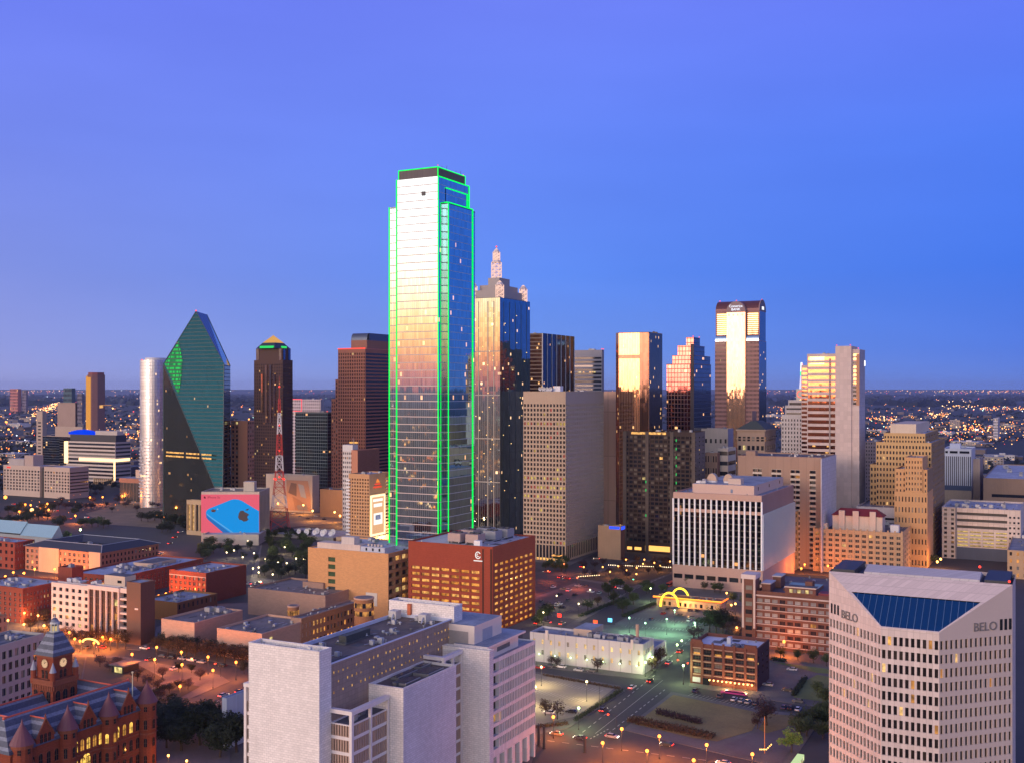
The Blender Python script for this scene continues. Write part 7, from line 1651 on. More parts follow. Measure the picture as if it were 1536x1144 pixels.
sheet('road', [(225, 1090), (372, 1018), (590, 985), (590, 1006), (372, 1052), (270, 1092)], .005, ROADM)
sheet('road', [(862, 870), (800, 850), (760, 862), (800, 890)], .005, ROADM)
# lane lines and bay markings
def lines(p, q, n, w=.18, gap=.5, z=.16):
    A, Bq = Vector(gp(*p)), Vector(gp(*q)); d = (Bq - A); L = d.length; d.normalize(); nrm = Vector((-d.y, d.x)) * w
    b = MB()
    for i in range(n):
        a0 = A + d * (L * i / n); a1 = A + d * (L * (i + 1 - gap) / n)
        b.face([(a0.x - nrm.x, a0.y - nrm.y, z), (a1.x - nrm.x, a1.y - nrm.y, z), (a1.x + nrm.x, a1.y + nrm.y, z), (a0.x + nrm.x, a0.y + nrm.y, z)], PAINT)
    o = b.build('lane_marking'); o['kind'] = 'structure'
lines((874, 1098), (985, 1010), 16); lines((893, 1100), (994, 1020), 1, .1, 0); lines((912, 1100), (1000, 1032), 14); lines((800, 1108), (1220, 1160), 18); lines((1080, 1143), (1240, 1170), 1, .12, 0)
lines((270, 1078), (372, 1030), 10); lines((250, 1088), (370, 1036), 1, .1, 0); lines((885, 1108), (915, 1092), 6, .25, .5); lines((1000, 990), (1060, 935), 12); lines((905, 905), (1000, 862), 14)
def bays(p, q, n, dp, z=.32):
    A, Bq = Vector(gp(*p)), Vector(gp(*q)); d = (Bq - A); L = d.length; d.normalize(); nr = Vector((d.y, -d.x)); b = MB(); w = d * .09
    for i in range(n + 1):
        a = A + d * L * i / n; e = a + nr * dp
        b.face([(a.x - w.x, a.y - w.y, z), (a.x + w.x, a.y + w.y, z), (e.x + w.x, e.y + w.y, z), (e.x - w.x, e.y - w.y, z)], PAINT)
    o = b.build('bay_marking'); o['kind'] = 'structure'
bays((806, 1018), (905, 1035), 20, 5); bays((806, 1035), (880, 1050), 16, 5); bays((806, 1050), (868, 1062), 13, 5); bays((1040, 1040), (1135, 1059), 16, 5, .25)
bays((940, 938), (1062, 946), 24, 5); bays((950, 926), (1070, 935), 24, 5); bays((808, 918), (905, 900), 20, -5); bays((806, 930), (880, 912), 16, -5)

# ---------------------------------------------------------------- street lamps
LAMPG = {}
ORD = ['first', 'second', 'third', 'fourth', 'fifth', 'sixth', 'seventh', 'eighth', 'ninth', 'tenth', 'eleventh', 'twelfth', 'thirteenth', 'fourteenth', 'fifteenth', 'sixteenth', 'seventeenth', 'eighteenth', 'nineteenth', 'twentieth', 'twenty-first', 'twenty-second', 'twenty-third', 'twenty-fourth']
def lamp_proto(col, st, h, r):
    key = (col, h, r)
    if key in LAMPG: return LAMPG[key]
    p = MB(); p.frust(0, 0, .28, .22, 0, .8, 8, DKMET); p.tube((0, 0, .6), (0, 0, h - .4), .11, DKMET, 6, .08); p.frust(0, 0, .35, .3, h - .75, h - .45, 8, DKMET); g = MB(); g.ball((0, 0, h), r, emit(col, st, 'lamp_glow', False), 10, 7)
    LAMPG[key] = (p.mesh('pole'), g.mesh('lamp_globe')); return LAMPG[key]
def lamps(pts, where, col, power, h=8.5, r=.62, st=9, kind='street lamp', group=None, light=True, colw='amber'):
    pts = sorted(pts)
    pm, gm = lamp_proto(col, st, h, r)
    for i, p in enumerate(pts):
        x, y = gpz(p[0], p[1], h)
        t = empty('street_lamp', (x, y, .12), 0, ('%s from left of the %s lamps %s' % (ORD[i], colw, where) if len(pts) > 1 else '%s street lamp %s' % (colw, where)), kind, group or 'lamps ' + where)
        link('pole', pm, t); g = link('lamp_globe', gm, t)
        if light:
            ld = LAMPG.get((col, power))
            if not ld:
                ld = bpy.data.lights.new('lamp_light', 'POINT'); ld.energy = power; ld.color = col; ld.shadow_soft_size = r; LAMPG[(col, power)] = ld
            o = bpy.data.objects.new('lamp_light', ld); COL.objects.link(o); o.parent = t; o.location = (0, 0, h - r * 1.05 - .3)
OR = (1, .235, .03); AM = (1, .38, .08); WH = (1, .78, .42); GRN = (.72, 1, .42)
lamps([(198, 981), (232, 989), (235, 970.5), (273, 996.6), (272, 977.7), (312, 985), (319.5, 1005), (354, 993), (270, 1029)], 'along the plaza by the red courthouse', OR, 10155)
lamps([(104, 948), (112, 958), (120, 961), (141, 964), (166, 958), (86, 952), (154, 955)], 'under the trees by the white finned building', OR, 10710, 6)
lamps([(36.5, 919), (57, 923), (36, 936), (66, 938), (12, 930)], 'on the plaza under the dark red hotel', AM, 8820, 7)
lamps([(20.6, 948.6), (14, 950)], 'beside the brown building at the frame edge', AM, 18900, 9, .8, 12)
lamps([(8, 864), (20, 858), (36, 859), (52, 853), (82, 853), (108, 874)], 'between the left red brick blocks', OR, 26208, 7, .75)
lamps([(217, 825), (230, 822), (235, 816.5), (249, 890), (238, 893), (227, 895)], 'along the street behind the red brick warehouse', OR, 24192, 7, .75)
lamps([(252.5, 1133), (280, 1141)], 'at the lower edge beside the dark oaks', AM, 2205, 5, .45)
lamps([(830, 1075), (932.6, 1093), (989, 1104), (904, 1114), (970.6, 1126), (1040.6, 1140), (1060, 1117), (1128.5, 1131)], 'along the bottom road', OR, 12600, 8.5, .6)
lamps([(1015.7, 966.7), (1022.6, 960.5), (978.5, 985), (968, 993)], 'on the street right of the white lit building', GRN, 3465, 7, .5)
lamps([(803, 1030), (812, 1000), (880, 1022)], 'along the left edge of the bright empty lot', (1, .74, .32), 10080, 9, .5, 8)
lamps([(835, 893), (885, 884), (815, 918), (868, 905)], 'in the crowded car park', (1, .78, .42), 3150, 8, .45, 6)
lamps([(846, 845), (822, 856), (800, 873), (866, 866)], 'on the red lit crossing by the tower', (1, .16, .05), 7560, 8, .5, 5, colw='reddish')
lamps([(944, 926), (968, 934), (1000, 928), (1042, 934), (1012, 915)], 'in the lot before the arched restaurant', (.45, 1, .55), 11000, 9, .45, 6, colw='green')
lamps([(976, 882), (1025, 997.7), (868, 1061.5)], 'with a greenish head over streets and lots', GRN, 6930, 9, .5, 8, colw='greenish')
lamps([(1090, 889), (1097, 907), (1103, 905), (1105, 941)], 'around the arched restaurant', AM, 4095, 7, .6)
lamps([(1176, 962), (1207, 846), (1202, 852), (1242, 848), (1250, 852)], 'near the long brown brick building', OR, 15120, 8, .7)
lamps([(875.6, 850), (904, 850), (927.5, 848.7), (939, 838.7), (964.6, 845), (966.5, 838.7), (981.5, 843.5), (955, 851), (940, 855), (954.6, 860.4), (1005, 841.5), (990, 848), (915, 857)], 'in the small dark park', AM, 1612, 5, .55, 7)
lamps([(480, 745), (490, 743.5), (469, 765.6), (502, 767.6), (422, 741), (510, 773), (417, 754.6), (455, 757)], 'over the lit parking lot', AM, 18900, 11, .95, 12)
lamps([(351, 825), (381, 829), (427, 820), (405, 826), (444, 837), (456, 838), (417, 843), (430, 844), (379.5, 852), (388, 850.5), (388, 858), (409, 861), (391, 872), (428, 870), (398, 798), (371.5, 811), (340, 828), (364, 835), (398, 838), (440, 822)], 'in the tree filled plaza below the billboard', WH, 2217, 6, .55, 7)
lamps([(120.6, 794)], 'behind the dark pitched roof', GRN, 18900, 10, .95, 12, colw='yellow green')
lamps([(38, 756), (71, 755), (73, 764), (29, 766.7), (113, 773), (154, 745), (135, 745.6), (46, 757)], 'along the far left avenue', OR, 22176, 8, .95)
lamps([(185, 742.5), (207, 742), (224, 742.5), (300, 731)], 'before the low brick museum', AM, 12600, 9, .95, 10)
lamps([(1411, 838), (1471, 747), (1295, 747), (1383, 758), (1377, 757), (1345, 752), (1406, 842)], 'around the right hand garages', AM, 16128, 8, .9)
# ---------------------------------------------------------------- trees
def leafm(col, var=.5):
    m, k = _new('foliage'); oi = k.n('ShaderNodeObjectInfo').outputs['Random']; ps = k.n('ShaderNodeNewGeometry').outputs['Position']
    n = k.noise(ps, .9, 3); c = k.mix(k.m('MULTIPLY_ADD', n, .9, k.m('MULTIPLY_ADD', oi, .5, -.3), clamp=True), tuple(v * (1 - var) for v in col), tuple(v * (1 + var) for v in col))
    pb = k.n('ShaderNodeBsdfPrincipled'); k.l(c, pb.inputs[0]); pb.inputs['Roughness'].default_value = .7
    tr = k.n('ShaderNodeBsdfTranslucent'); k.l(c, tr.inputs[0]); mx = k.n('ShaderNodeMixShader'); mx.inputs[0].default_value = .3; k.l(pb.outputs[0], mx.inputs[1]); k.l(tr.outputs[0], mx.inputs[2]); _out(k, mx.outputs[0]); return m
LF = {'green': leafm((.075, .105, .032)), 'dark': leafm((.040, .055, .026)), 'brown': leafm((.095, .058, .028)), 'purple': leafm((.07, .045, .05)), 'lime': leafm((.16, .26, .05))}
BARK = flat((.06, .045, .035), .9)
TP = {}
def tree_proto(kind, var, n):
    key = (kind, var, n)
    if key in TP: return TP[key]
    r = random.Random(hash((var, n)) % 1000 + var * 17 + (5 if kind in ('brown', 'purple') else 0))
    t = MB(); t.tube((0, 0, 0), (.02, .01, .34), .032, BARK, 7, .02); ends = []
    for i in range(7):
        a = 2 * math.pi * i / 7 + r.uniform(-.3, .3); rr = r.uniform(.16, .32); e = (rr * math.cos(a), rr * math.sin(a), r.uniform(.48, .80)); s = (.02, .01, r.uniform(.24, .36)); t.tube(s, e, .016, BARK, 5, .006); ends.append(e)
        for _ in range(2): f = (e[0] + r.uniform(-.12, .12), e[1] + r.uniform(-.12, .12), e[2] + r.uniform(0, .14)); t.tube(e, f, .006, BARK, 4, .003); ends.append(f)
    t.tube((.02, .01, .34), (0, 0, .86), .018, BARK, 5, .005); ends.append((0, 0, .84))
    c = MB(); sz = .032 if n > 600 else .052
    lobes = [(e[0], e[1], e[2] * .93, r.uniform(.12, .22)) for e in ends] + [(r.uniform(-.2, .2), r.uniform(-.2, .2), r.uniform(.36, .52), r.uniform(.14, .2)) for _ in range(7)]
    for _ in range(n):
        lx, ly, lz, lr = r.choice(lobes); th, ph = r.uniform(0, 2 * math.pi), math.acos(r.uniform(-1, 1)); q = lr * r.uniform(.45, 1) ** .6
        p = Vector((lx + q * math.sin(ph) * math.cos(th), ly + q * math.sin(ph) * math.sin(th), lz + q * .8 * math.cos(ph)))
        a = Vector((r.gauss(0, 1), r.gauss(0, 1), r.gauss(0, .7))).normalized() * sz * r.uniform(.6, 1.4); b_ = a.orthogonal().normalized() * sz * r.uniform(.5, 1.1)
        c.face([p - a, p - b_ * .7, p + a, p + b_ * .7], LF[kind])
    TP[key] = (t.mesh('trunk'), c.mesh('crown')); return TP[key]
def trees(pts, where, kind='green', h=10, noun='tree', wide=1.0, n=None):
    """pts: (px, py of the base); one thing per tree"""
    for i, p in enumerate(sorted(pts)):
        x, y = gp(p[0], p[1]); hh = (p[2] if len(p) > 2 else h) * random.uniform(.85, 1.18); nn = n or (1500 if y < 700 else 600)
        if kind in ('brown', 'purple'): nn = int(nn * .62)
        tm, cm = tree_proto(kind, i % 4, nn)
        adj = {'green': 'green', 'dark': 'dark evergreen', 'brown': 'sparse brown', 'purple': 'bare purplish', 'lime': 'bright lamp lit green'}[kind]
        lb = '%s from left of the %s %ss %s' % (ORD[i], adj, noun, where) if len(pts) > 1 else '%s %s %s' % (adj, noun, where)
        t = empty('tree', (x, y, .1), random.uniform(0, 6.28), lb, 'tree', 'trees ' + where)
        t.scale = (hh * wide, hh * wide, hh); link('trunk', tm, t); link('crown', cm, t)
rnd = random.Random(21)
def scat(n, x0, x1, y0, y1): return [(rnd.uniform(x0, x1), rnd.uniform(y0, y1)) for _ in range(n)]
trees([(248, 1100), (262, 1112), (280, 1104), (300, 1118), (318, 1108), (340, 1120), (355, 1128), (272, 1126), (330, 1136), (250, 1122), (302, 1098)], 'in the oak clump beside the red courthouse', 'dark', 15, wide=1.15, n=2600)
trees([(236 + i * 14.5 + rnd.uniform(-3, 3), 979 + i * 2.1) for i in range(11)], 'in the row before the tan college halls', 'brown', 10.5, wide=1.1)
trees([(243 + i * 15 + rnd.uniform(-3, 3), 974 + i * 2.0) for i in range(9)], 'against the blank walls of the college', 'dark', 9, wide=1.1)
trees([(112, 966), (124, 968), (138, 967), (150, 970), (162, 970), (176, 972), (98, 962), (188, 973)], 'at the foot of the white finned building', 'brown', 10)
trees([(268, 1008), (287, 1009), (366, 1010)], 'on the lamp lit courthouse plaza', 'dark', 6, noun='small tree')
trees([(60, 962), (76, 955), (46, 948), (70, 940)], 'on the plaza below the dark red hotel', 'brown', 9)
trees(scat(23, 400, 466, 806, 845), 'in the plaza below the satellite dishes', 'green', 11)
trees(scat(16, 392, 466, 846, 868), 'in the near half of that plaza', 'dark', 10)
trees([(345, 833), (356, 829), (366, 838), (375, 824), (384, 842), (330, 826)], 'left of the lamp filled plaza', 'dark', 8)
trees([(420, 802), (428, 803), (437, 804), (445, 805), (453, 806), (462, 806), (398, 789), (404, 792)], 'in front of the low dish station', 'dark', 9)
trees([(36, 777), (46, 779), (18, 768), (25, 771), (56, 776), (64, 772)], 'along the far left avenue', 'dark', 10, wide=1.2)
trees([(76, 760), (88, 762), (98, 764), (108, 763), (118, 766), (128, 764), (92, 755)], 'below the split gridded office', 'purple', 10, wide=1.2)
trees([(122, 790), (130, 788), (138, 790), (147, 789), (155, 792), (162, 790)], 'behind the dark pitched apartment roof', 'green', 10, wide=1.2)
trees([(136, 737), (143, 738), (150, 739), (126, 741)], 'between split office and light framed office', 'dark', 13, wide=1.2)
trees([(212, 781), (222, 782), (232, 780), (242, 783), (252, 784), (262, 786), (272, 789), (282, 788), (292, 790), (268, 780), (284, 779)], 'at the foot of the green prism', 'dark', 11, wide=1.3)
trees([(60, 812), (70, 810), (80, 812), (90, 814), (100, 811)], 'behind the leftmost red brick block', 'dark', 10)
trees([(813, 934), (822, 930), (806, 940)], 'at the right foot of the red garage', 'green', 10)
trees([(940, 913), (950, 906), (920, 906), (882, 916), (934, 918)], 'along the car park hedge', 'green', 8, wide=1.2)
trees([(897, 908)], 'lit orange beside the car park', 'brown', 8)
trees(scat(12, 872, 950, 846, 868), 'in the small park, left half', 'purple', 7)
trees(scat(12, 950, 1006, 844, 862), 'in the small park, right half', 'brown', 7)
trees([(1064, 948), (1074, 950), (1084, 951), (1093, 948), (1080, 942)], 'clumped left of the long brick building', 'dark', 13, wide=1.1)
trees([(1100, 956), (1108, 960), (1104, 948), (1048, 957), (1040, 960)], 'beside that evergreen clump', 'purple', 10)
trees([(1030, 880), (1056, 886), (1072, 888), (1080, 889)], 'before the podium of the striped block', 'green', 8)
trees([(1171, 988), (1197, 991), (1220, 994), (1240, 999)], 'on the verge below the long brick building', 'green', 7)
trees([(1150, 1088, 11), (1136, 1093, 8)], 'standing bare on the dry lawn', 'purple', 13, wide=1.0, n=2200)
trees([(1196, 1096), (1206, 1090), (1216, 1092), (1224, 1086), (1200, 1108), (1210, 1104)], 'in the clump left of the faceted tower', 'green', 8.5, wide=1.2)
trees([(1187, 1128)], 'beside the lit bus', 'lime', 9, wide=1.2)
trees([(983, 1000), (990, 995), (978, 1006)], 'at the lit end of the white building', 'brown', 9)
trees([(836, 1079), (818, 1073)], 'at the corner of the bright empty lot', 'brown', 8)
trees([(827, 999), (835, 1001), (896, 1007)], 'bare against the white lit wall', 'purple', 7)
trees([(1382, 845), (1392, 842), (1400, 846), (1432, 744)], 'in the gap beside the right garage', 'green', 9)
trees([(1100, 905), (1116, 909)], 'behind the arched restaurant', 'green', 7)
trees(scat(22, -10, 125, 764, 792), 'along the avenue before the blue roofed hall', 'dark', 10, wide=1.3)
trees(scat(20, 130, 250, 742, 768), 'on the field before the low brick museum', 'purple', 8, wide=1.2)
trees(scat(16, 236, 300, 764, 800), 'between the green prism and the billboard', 'dark', 11, wide=1.3)
trees(scat(14, 300, 345, 812, 840), 'below the left end of the billboard', 'green', 9, wide=1.2)
trees(scat(10, 476, 524, 722, 736), 'behind the lit parking lot', 'dark', 9, wide=1.2)
trees(scat(12, 60, 130, 905, 935), 'around the amber plaza lamps', 'brown', 8, wide=1.1)
trees(scat(12, 905, 1000, 880, 896), 'on the verge by the small park', 'green', 7, wide=1.1)
trees(scat(10, 812, 850, 838, 858), 'at the foot of the tan gridded tower', 'green', 8, wide=1.1)
trees(scat(12, 1224, 1240, 1040, 1130), 'beside the street left of the faceted tower', 'green', 7)
trees([(212, 1046), (226, 1058), (240, 1050), (254, 1040), (268, 1034), (282, 1034), (236, 1036), (222, 1030), (206, 1022), (244, 1016), (300, 1020), (150, 1000), (164, 1006), (176, 998)], 'on the lawns of the courthouse plaza', 'purple', 6, wide=1.2)
# hedges and shrubs
def hedge(p, q, w, h, kind, label, cat='hedge'):
    A, Bq = Vector(gp(*p)), Vector(gp(*q)); d = Bq - A; L = d.length; b = MB(); r = random.Random(int(p[0] * 7))
    nq = int(min(2600, L * w * h * 7)); dn = d.normalized(); nn = Vector((-dn.y, dn.x))
    for _ in range(nq):
        s, t, z = r.uniform(0, L), r.uniform(-w / 2, w / 2), .15 + h * r.random() ** .6 * (.75 + .25 * math.sin(r.random() * 6)); c = A + dn * s + nn * t; P = Vector((c.x, c.y, z))
        a = Vector((r.gauss(0, 1), r.gauss(0, 1), r.gauss(0, .8))).normalized() * r.uniform(.2, .5); e = a.orthogonal().normalized() * r.uniform(.15, .4); b.face([P - a, P - e, P + a, P + e], LF[kind])
    o = b.build('hedge'); tag(o, label, cat); return o
hedge((945, 1081), (1070, 1107), 6, 2.2, 'brown', 'long orange brown hedge along the lower edge of the dry lawn')
hedge((985, 1070), (1052, 1086), 3, 2.6, 'purple', 'row of purplish bare shrubs across the middle of the dry lawn')
hedge((815, 1013), (930, 1034), 2.2, 1.2, 'brown', 'low hedge along the upper edge of the bright empty lot')
hedge((932, 1036), (862, 1082), 2.2, 1.4, 'dark', 'dark hedge along the right edge of the bright empty lot')
hedge((800, 1092), (852, 1086), 2.5, 1.3, 'brown', 'low hedge at the bottom corner of the bright empty lot')
hedge((1190, 1044), (1208, 1018), 2.5, 1.8, 'dark', 'clipped hedge between the curved drive and the green lawn')
hedge((1156, 989), (1178, 993), 3, 1.6, 'dark', 'short dark hedge behind the brick loft')
hedge((870, 925), (938, 897), 3, 1.6, 'dark', 'dark hedge along the street side of the crowded car park')
hedge((935, 925), (985, 905), 3, 1.8, 'dark', 'dark hedge at the left end of the green lit lot')
hedge((205, 1052), (250, 1030), 4, 1.4, 'dark', 'dark hedge bed on the courthouse plaza')
# ---------------------------------------------------------------- cars
CM = {}
def car_meshes(col):
    if col in CM: return CM[col]
    pm = flat(col, .35, .1, .04, 'car_paint'); gl = pane((.015, .016, .02), .08)
    b = MB(); sec = [(-2.25, .45, .85), (-2.1, .3, 1.0), (-.9, .3, 1.05), (1.0, .3, 1.05), (2.0, .3, .95), (2.25, .45, .8)]
    for i in range(len(sec) - 1):
        (x0, a0, b0), (x1, a1, b1) = sec[i], sec[i + 1]
        for s in (-1, 1): b.face([(x0, s * .9, a0), (x1, s * .9, a1), (x1, s * .85, b1), (x0, s * .85, b0)], pm)
        b.face([(x0, -.85, b0), (x1, -.85, b1), (x1, .85, b1), (x0, .85, b0)], pm)
    b.face([(-2.25, -.9, .45), (-2.25, .9, .45), (-2.25, .85, .85), (-2.25, -.85, .85)], pm); b.face([(2.25, -.9, .45), (2.25, .9, .45), (2.25, .85, .8), (2.25, -.85, .8)], pm)
    b.face([(-1.3, -.62, 1.52), (.45, -.62, 1.52), (.45, .62, 1.52), (-1.3, .62, 1.52)], pm)
    g = MB(); T = [(-1.3, .62), (.45, .62)]; Bm = [(-1.9, .82), (1.1, .82)]
    for s in (-1, 1): g.face([(-1.9, s * .82, 1.03), (1.1, s * .82, 1.05), (.45, s * .62, 1.51), (-1.3, s * .62, 1.51)], gl)
    g.face([(1.1, -.82, 1.05), (1.1, .82, 1.05), (.45, .62, 1.51), (.45, -.62, 1.51)], gl); g.face([(-1.9, -.82, 1.03), (-1.9, .82, 1.03), (-1.3, .62, 1.51), (-1.3, -.62, 1.51)], gl)
    CM[col] = (b.mesh('body'), g.mesh('window_glass')); return CM[col]
wmb = MB(); wmb.tube((0, -.1, 0), (0, .1, 0), .33, flat((.02, .02, .022), .7), 12); wmb.tube((0, -.11, 0), (0, .11, 0), .18, METAL, 10); WHEEL = wmb.mesh('wheel')
hm = MB(); hm.box(-.02, .05, -.2, .2, -.08, .08, flat((.7, .7, .66), .2), True); HEADL = hm.mesh('headlight'); tm_ = MB(); tm_.box(-.05, .02, -.2, .2, -.08, .08, flat((.35, .02, .02), .3), True); TAILL = tm_.mesh('taillight')
hl_ = MB(); hl_.box(-.02, .12, -.24, .24, -.12, .12, emit((1, .9, .7), 9, 'headlight_on', False), True); HEADON = hl_.mesh('headlight'); tl_ = MB(); tl_.box(-.12, .02, -.26, .26, -.12, .12, emit((1, .04, .02), 6, 'taillight_on', False), True); TAILON = tl_.mesh('taillight')
COLS = {'white': (.72, .72, .72), 'silver': (.42, .43, .45), 'black': (.03, .03, .034), 'dark grey': (.10, .10, .11), 'dark blue': (.03, .05, .12), 'red': (.35, .03, .03), 'tan': (.35, .28, .2)}
def car(px, py, colw, rot, label, group, lit=False, sc=1.0, name='parked_car', len_=1.0):
    x, y = gp(px, py); t = empty(name, (x, y, .02), rot, label, 'car', group); t.scale = (sc * len_, sc, sc)
    bm, gm = car_meshes(COLS.get(colw, (.5, .05, .22))); link('body', bm, t); link('window_glass', gm, t)
    if y < 640:
        for (wx, wy) in ((-1.4, .8), (-1.4, -.8), (1.4, .8), (1.4, -.8)): o = link('wheel', WHEEL, t); o.location = (wx, wy, .33)
        for s in (-.62, .62):
            o = link('headlight', HEADON if lit else HEADL, t); o.location = (2.24, s, .68); o = link('taillight', TAILON if lit else TAILL, t); o.location = (-2.24, s, .72)
    elif lit:
        for s in (-.62, .62): o = link('headlight', HEADON, t); o.location = (2.24, s, .68); o = link('taillight', TAILON, t); o.location = (-2.24, s, .72)
    return t
AV, AU = RAD(90 - GA + 90), RAD(90 - GA)
def carrow(lst, where, rot, group, sc=1.12):
    cnt = {}
    lst = sorted(lst)
    tot = {}
    for p in lst: tot[p[2]] = tot.get(p[2], 0) + 1
    for p in lst:
        cnt[p[2]] = cnt.get(p[2], 0) + 1
        w = ('%s %s car' % (ORD[cnt[p[2]] - 1], p[2]) if tot[p[2]] > 1 else 'only %s car' % p[2])
        car(p[0], p[1], p[2], (rot[cnt[p[2]] % len(rot)] if isinstance(rot, list) else rot) + random.uniform(-.05, .05), w + (' from left ' if tot[p[2]] > 1 else ' ') + where, group, len(p) > 3, sc)
carrow([(1043, 1037, 'dark blue'), (1080, 1045, 'dark grey'), (1101, 1050, 'white'), (1112, 1052, 'silver'), (1122, 1054, 'silver'), (1133, 1056, 'dark grey'), (1176, 1062, 'dark blue'), (1186, 1063, 'black'), (1197, 1065, 'white')], 'parked in bays below the brick loft', AU, 'cars parked by the dry lawn')
carrow([(1188, 1005, 'white'), (1152, 1028, 'silver'), (1181, 1036, 'black'), (1197, 1053, 'dark grey')], 'on the curved drive right of the brick loft', [AU, AV], 'cars on the curved drive')
carrow([(808, 1002, 'red', 1), (824, 1000, 'dark grey'), (842, 1001, 'white'), (868, 1006, 'silver'), (887, 1007, 'dark grey')], 'in the street before the white lit building', AV, 'cars before the white building')
carrow([(823, 1070, 'white'), (857, 1069, 'black')], 'in the corner of the bright empty lot', AV + .1, 'cars in the bright lot')
car(918, 1106, 'silver', AV + math.pi, 'silver car turning at the crossing with its headlights on', 'cars on the bottom road', True, 1.15, 'moving_car')
carrow([(830, 881, 'white'), (845, 884, 'tan'), (853, 886, 'white', 1), (840, 892, 'black'), (867, 879, 'silver'), (878, 880, 'dark grey'), (886, 888, 'white'), (852, 901, 'dark grey'), (836, 908, 'silver'), (842, 912, 'black'), (828, 911, 'dark blue'), (822, 915, 'black'), (812, 903, 'dark grey'), (806, 935, 'red', 1), (820, 934, 'dark grey', 1), (843, 936, 'tan', 1), (838, 906, 'white'), (818, 908, 'black'), (862, 893, 'black'), (899, 890, 'silver')], 'in the car park beside the red garage', [AV, AU], 'cars in the crowded car park')
carrow([(995, 921, 'red'), (1019, 924, 'black'), (977, 930, 'dark blue'), (1034, 931, 'white'), (1044, 933, 'silver'), (1037, 927, 'dark grey'), (1002, 914, 'black'), (1013, 913, 'dark blue'), (1035, 916, 'dark grey'), (1046, 917, 'black'), (1060, 919, 'black')], 'in the green lit lot before the arched restaurant', [AV, AU], 'cars in the green lit lot')
carrow([(244, 985, 'dark grey'), (257, 987, 'black'), (273, 989, 'silver'), (287, 991, 'white'), (302, 994, 'silver'), (333, 999, 'black')], 'at the kerb by the tan college', AV - .02, 'cars along the college kerb')
carrow([(20, 966, 'white'), (29, 968, 'black'), (52, 984, 'silver'), (57, 988, 'white'), (62, 982, 'dark grey')], 'in the lit lot behind the clock tower', AV, 'cars in the lot behind the clock tower')
carrow([(217, 973, 'white', 1), (152, 972, 'red', 1), (128, 972, 'dark grey')], 'driving by the white finned building', AV, 'cars on the lamp lit street')
carrow([(840, 866, 'red', 1), (850, 868, 'red', 1), (873, 850, 'red', 1), (895, 838, 'tan', 1), (820, 858, 'red', 1), (908, 880, 'dark grey'), (918, 881, 'red', 1), (932, 883, 'white', 1)], 'on the red lit streets around the small park', [AU, AV], 'cars around the small park')
carrow([(388, 875, 'dark grey', 1), (416, 873, 'black', 1), (428, 876, 'white', 1), (372, 876, 'silver', 1), (382, 880, 'tan', 1)], 'on the plaza street left of the tan building', AV, 'cars near the plaza')
carrow([(1000, 1118, 'black', 1), (1085, 1146, 'silver', 1), (870, 1108, 'dark grey', 1), (1150, 1152, 'white', 1), (835, 1102, 'tan', 1)], 'driving on the bottom road', AV, 'cars on the bottom road')
carrow([(905, 1066, 'dark grey', 1), (948, 1032, 'white', 1), (975, 1022, 'black', 1), (1003, 995, 'silver', 1), (1020, 978, 'red', 1), (1040, 962, 'dark grey', 1)], 'driving up the wide street', AU, 'cars on the wide street')
carrow([(300, 1062, 'dark grey', 1), (335, 1044, 'silver', 1), (360, 1038, 'black', 1), (262, 1004, 'white', 1), (225, 990, 'dark grey', 1)], 'driving on the lamp lit courthouse street', AU, 'cars on the courthouse street')
carrow([(240, 830, 'white', 1), (255, 815, 'dark grey', 1), (262, 806, 'red', 1), (232, 845, 'black', 1), (270, 798, 'silver', 1)], 'behind the red brick warehouse', AU, 'cars behind the warehouse')
carrow([(440, 770, 'white'), (450, 775, 'silver'), (462, 778, 'dark grey'), (474, 774, 'white'), (486, 779, 'black'), (498, 772, 'silver'), (446, 757, 'dark grey'), (492, 760, 'white')], 'in the lit lot left of the banner hotel', [AV, AU], 'cars in the lit parking lot')
carrow([(20, 756, 'red', 1), (58, 760, 'white', 1), (84, 766, 'dark grey', 1), (104, 778, 'red', 1), (130, 776, 'silver', 1), (30, 772, 'tan', 1)], 'on the far left avenue', AV, 'cars on the far left avenue')
# pink limousine, buses
def limo():
    x, y = gp(1101, 1041); t = empty('stretch_limousine', (x, y, .02), AV, 'long bright pink stretch limousine parked before the glowing awnings', 'limousine'); pk_ = flat((.55, .05, .26), .35)
    b = MB(); b.box(-6, 6, -.95, .95, .35, 1.05, pk_, True); b.box(-5.4, 4.0, -.8, .8, 1.5, 1.62, pk_, True); b.build('body', t); g = MB(); g.box(-5.2, 3.9, -.78, .78, 1.05, 1.5, DARKP); g.build('window_glass', t)
    for wx in (-4, 4.4):
        for wy in (-.85, .85): o = link('wheel', WHEEL, t); o.location = (wx, wy, .34)
limo()
def bus(px, py, rot, col, label, lit):
    x, y = gp(px, py); t = empty('city_bus', (x, y, .02), rot, label, 'bus'); b = MB(); m = flat(col, .4); b.box(-6, 6, -1.25, 1.25, .4, 1.3, m, True); b.box(-6, 6, -1.25, 1.25, 2.6, 3.1, emit(col, lit, 'lit_bus_roof', False) if lit else m, True, None); b.build('body', t)
    g = MB(); g.box(-5.95, 5.95, -1.22, 1.22, 1.3, 2.6, litpane((.9, 1, .5), 1.1) if lit else DARKP); g.build('window_band', t)
    for wx in (-4, 4):
        for wy in (-1.15, 1.15): o = link('wheel', WHEEL, t); o.location = (wx, wy, .48); o.scale = (1.4, 1.4, 1.4)
bus(1196, 1150, AU, (.75, .95, .5), 'pale green lit bus at the bottom edge beside the bright green tree', .8)
bus(1006, 878, AU, (.6, .08, .04), 'red bus on the street left of the striped block', 0)
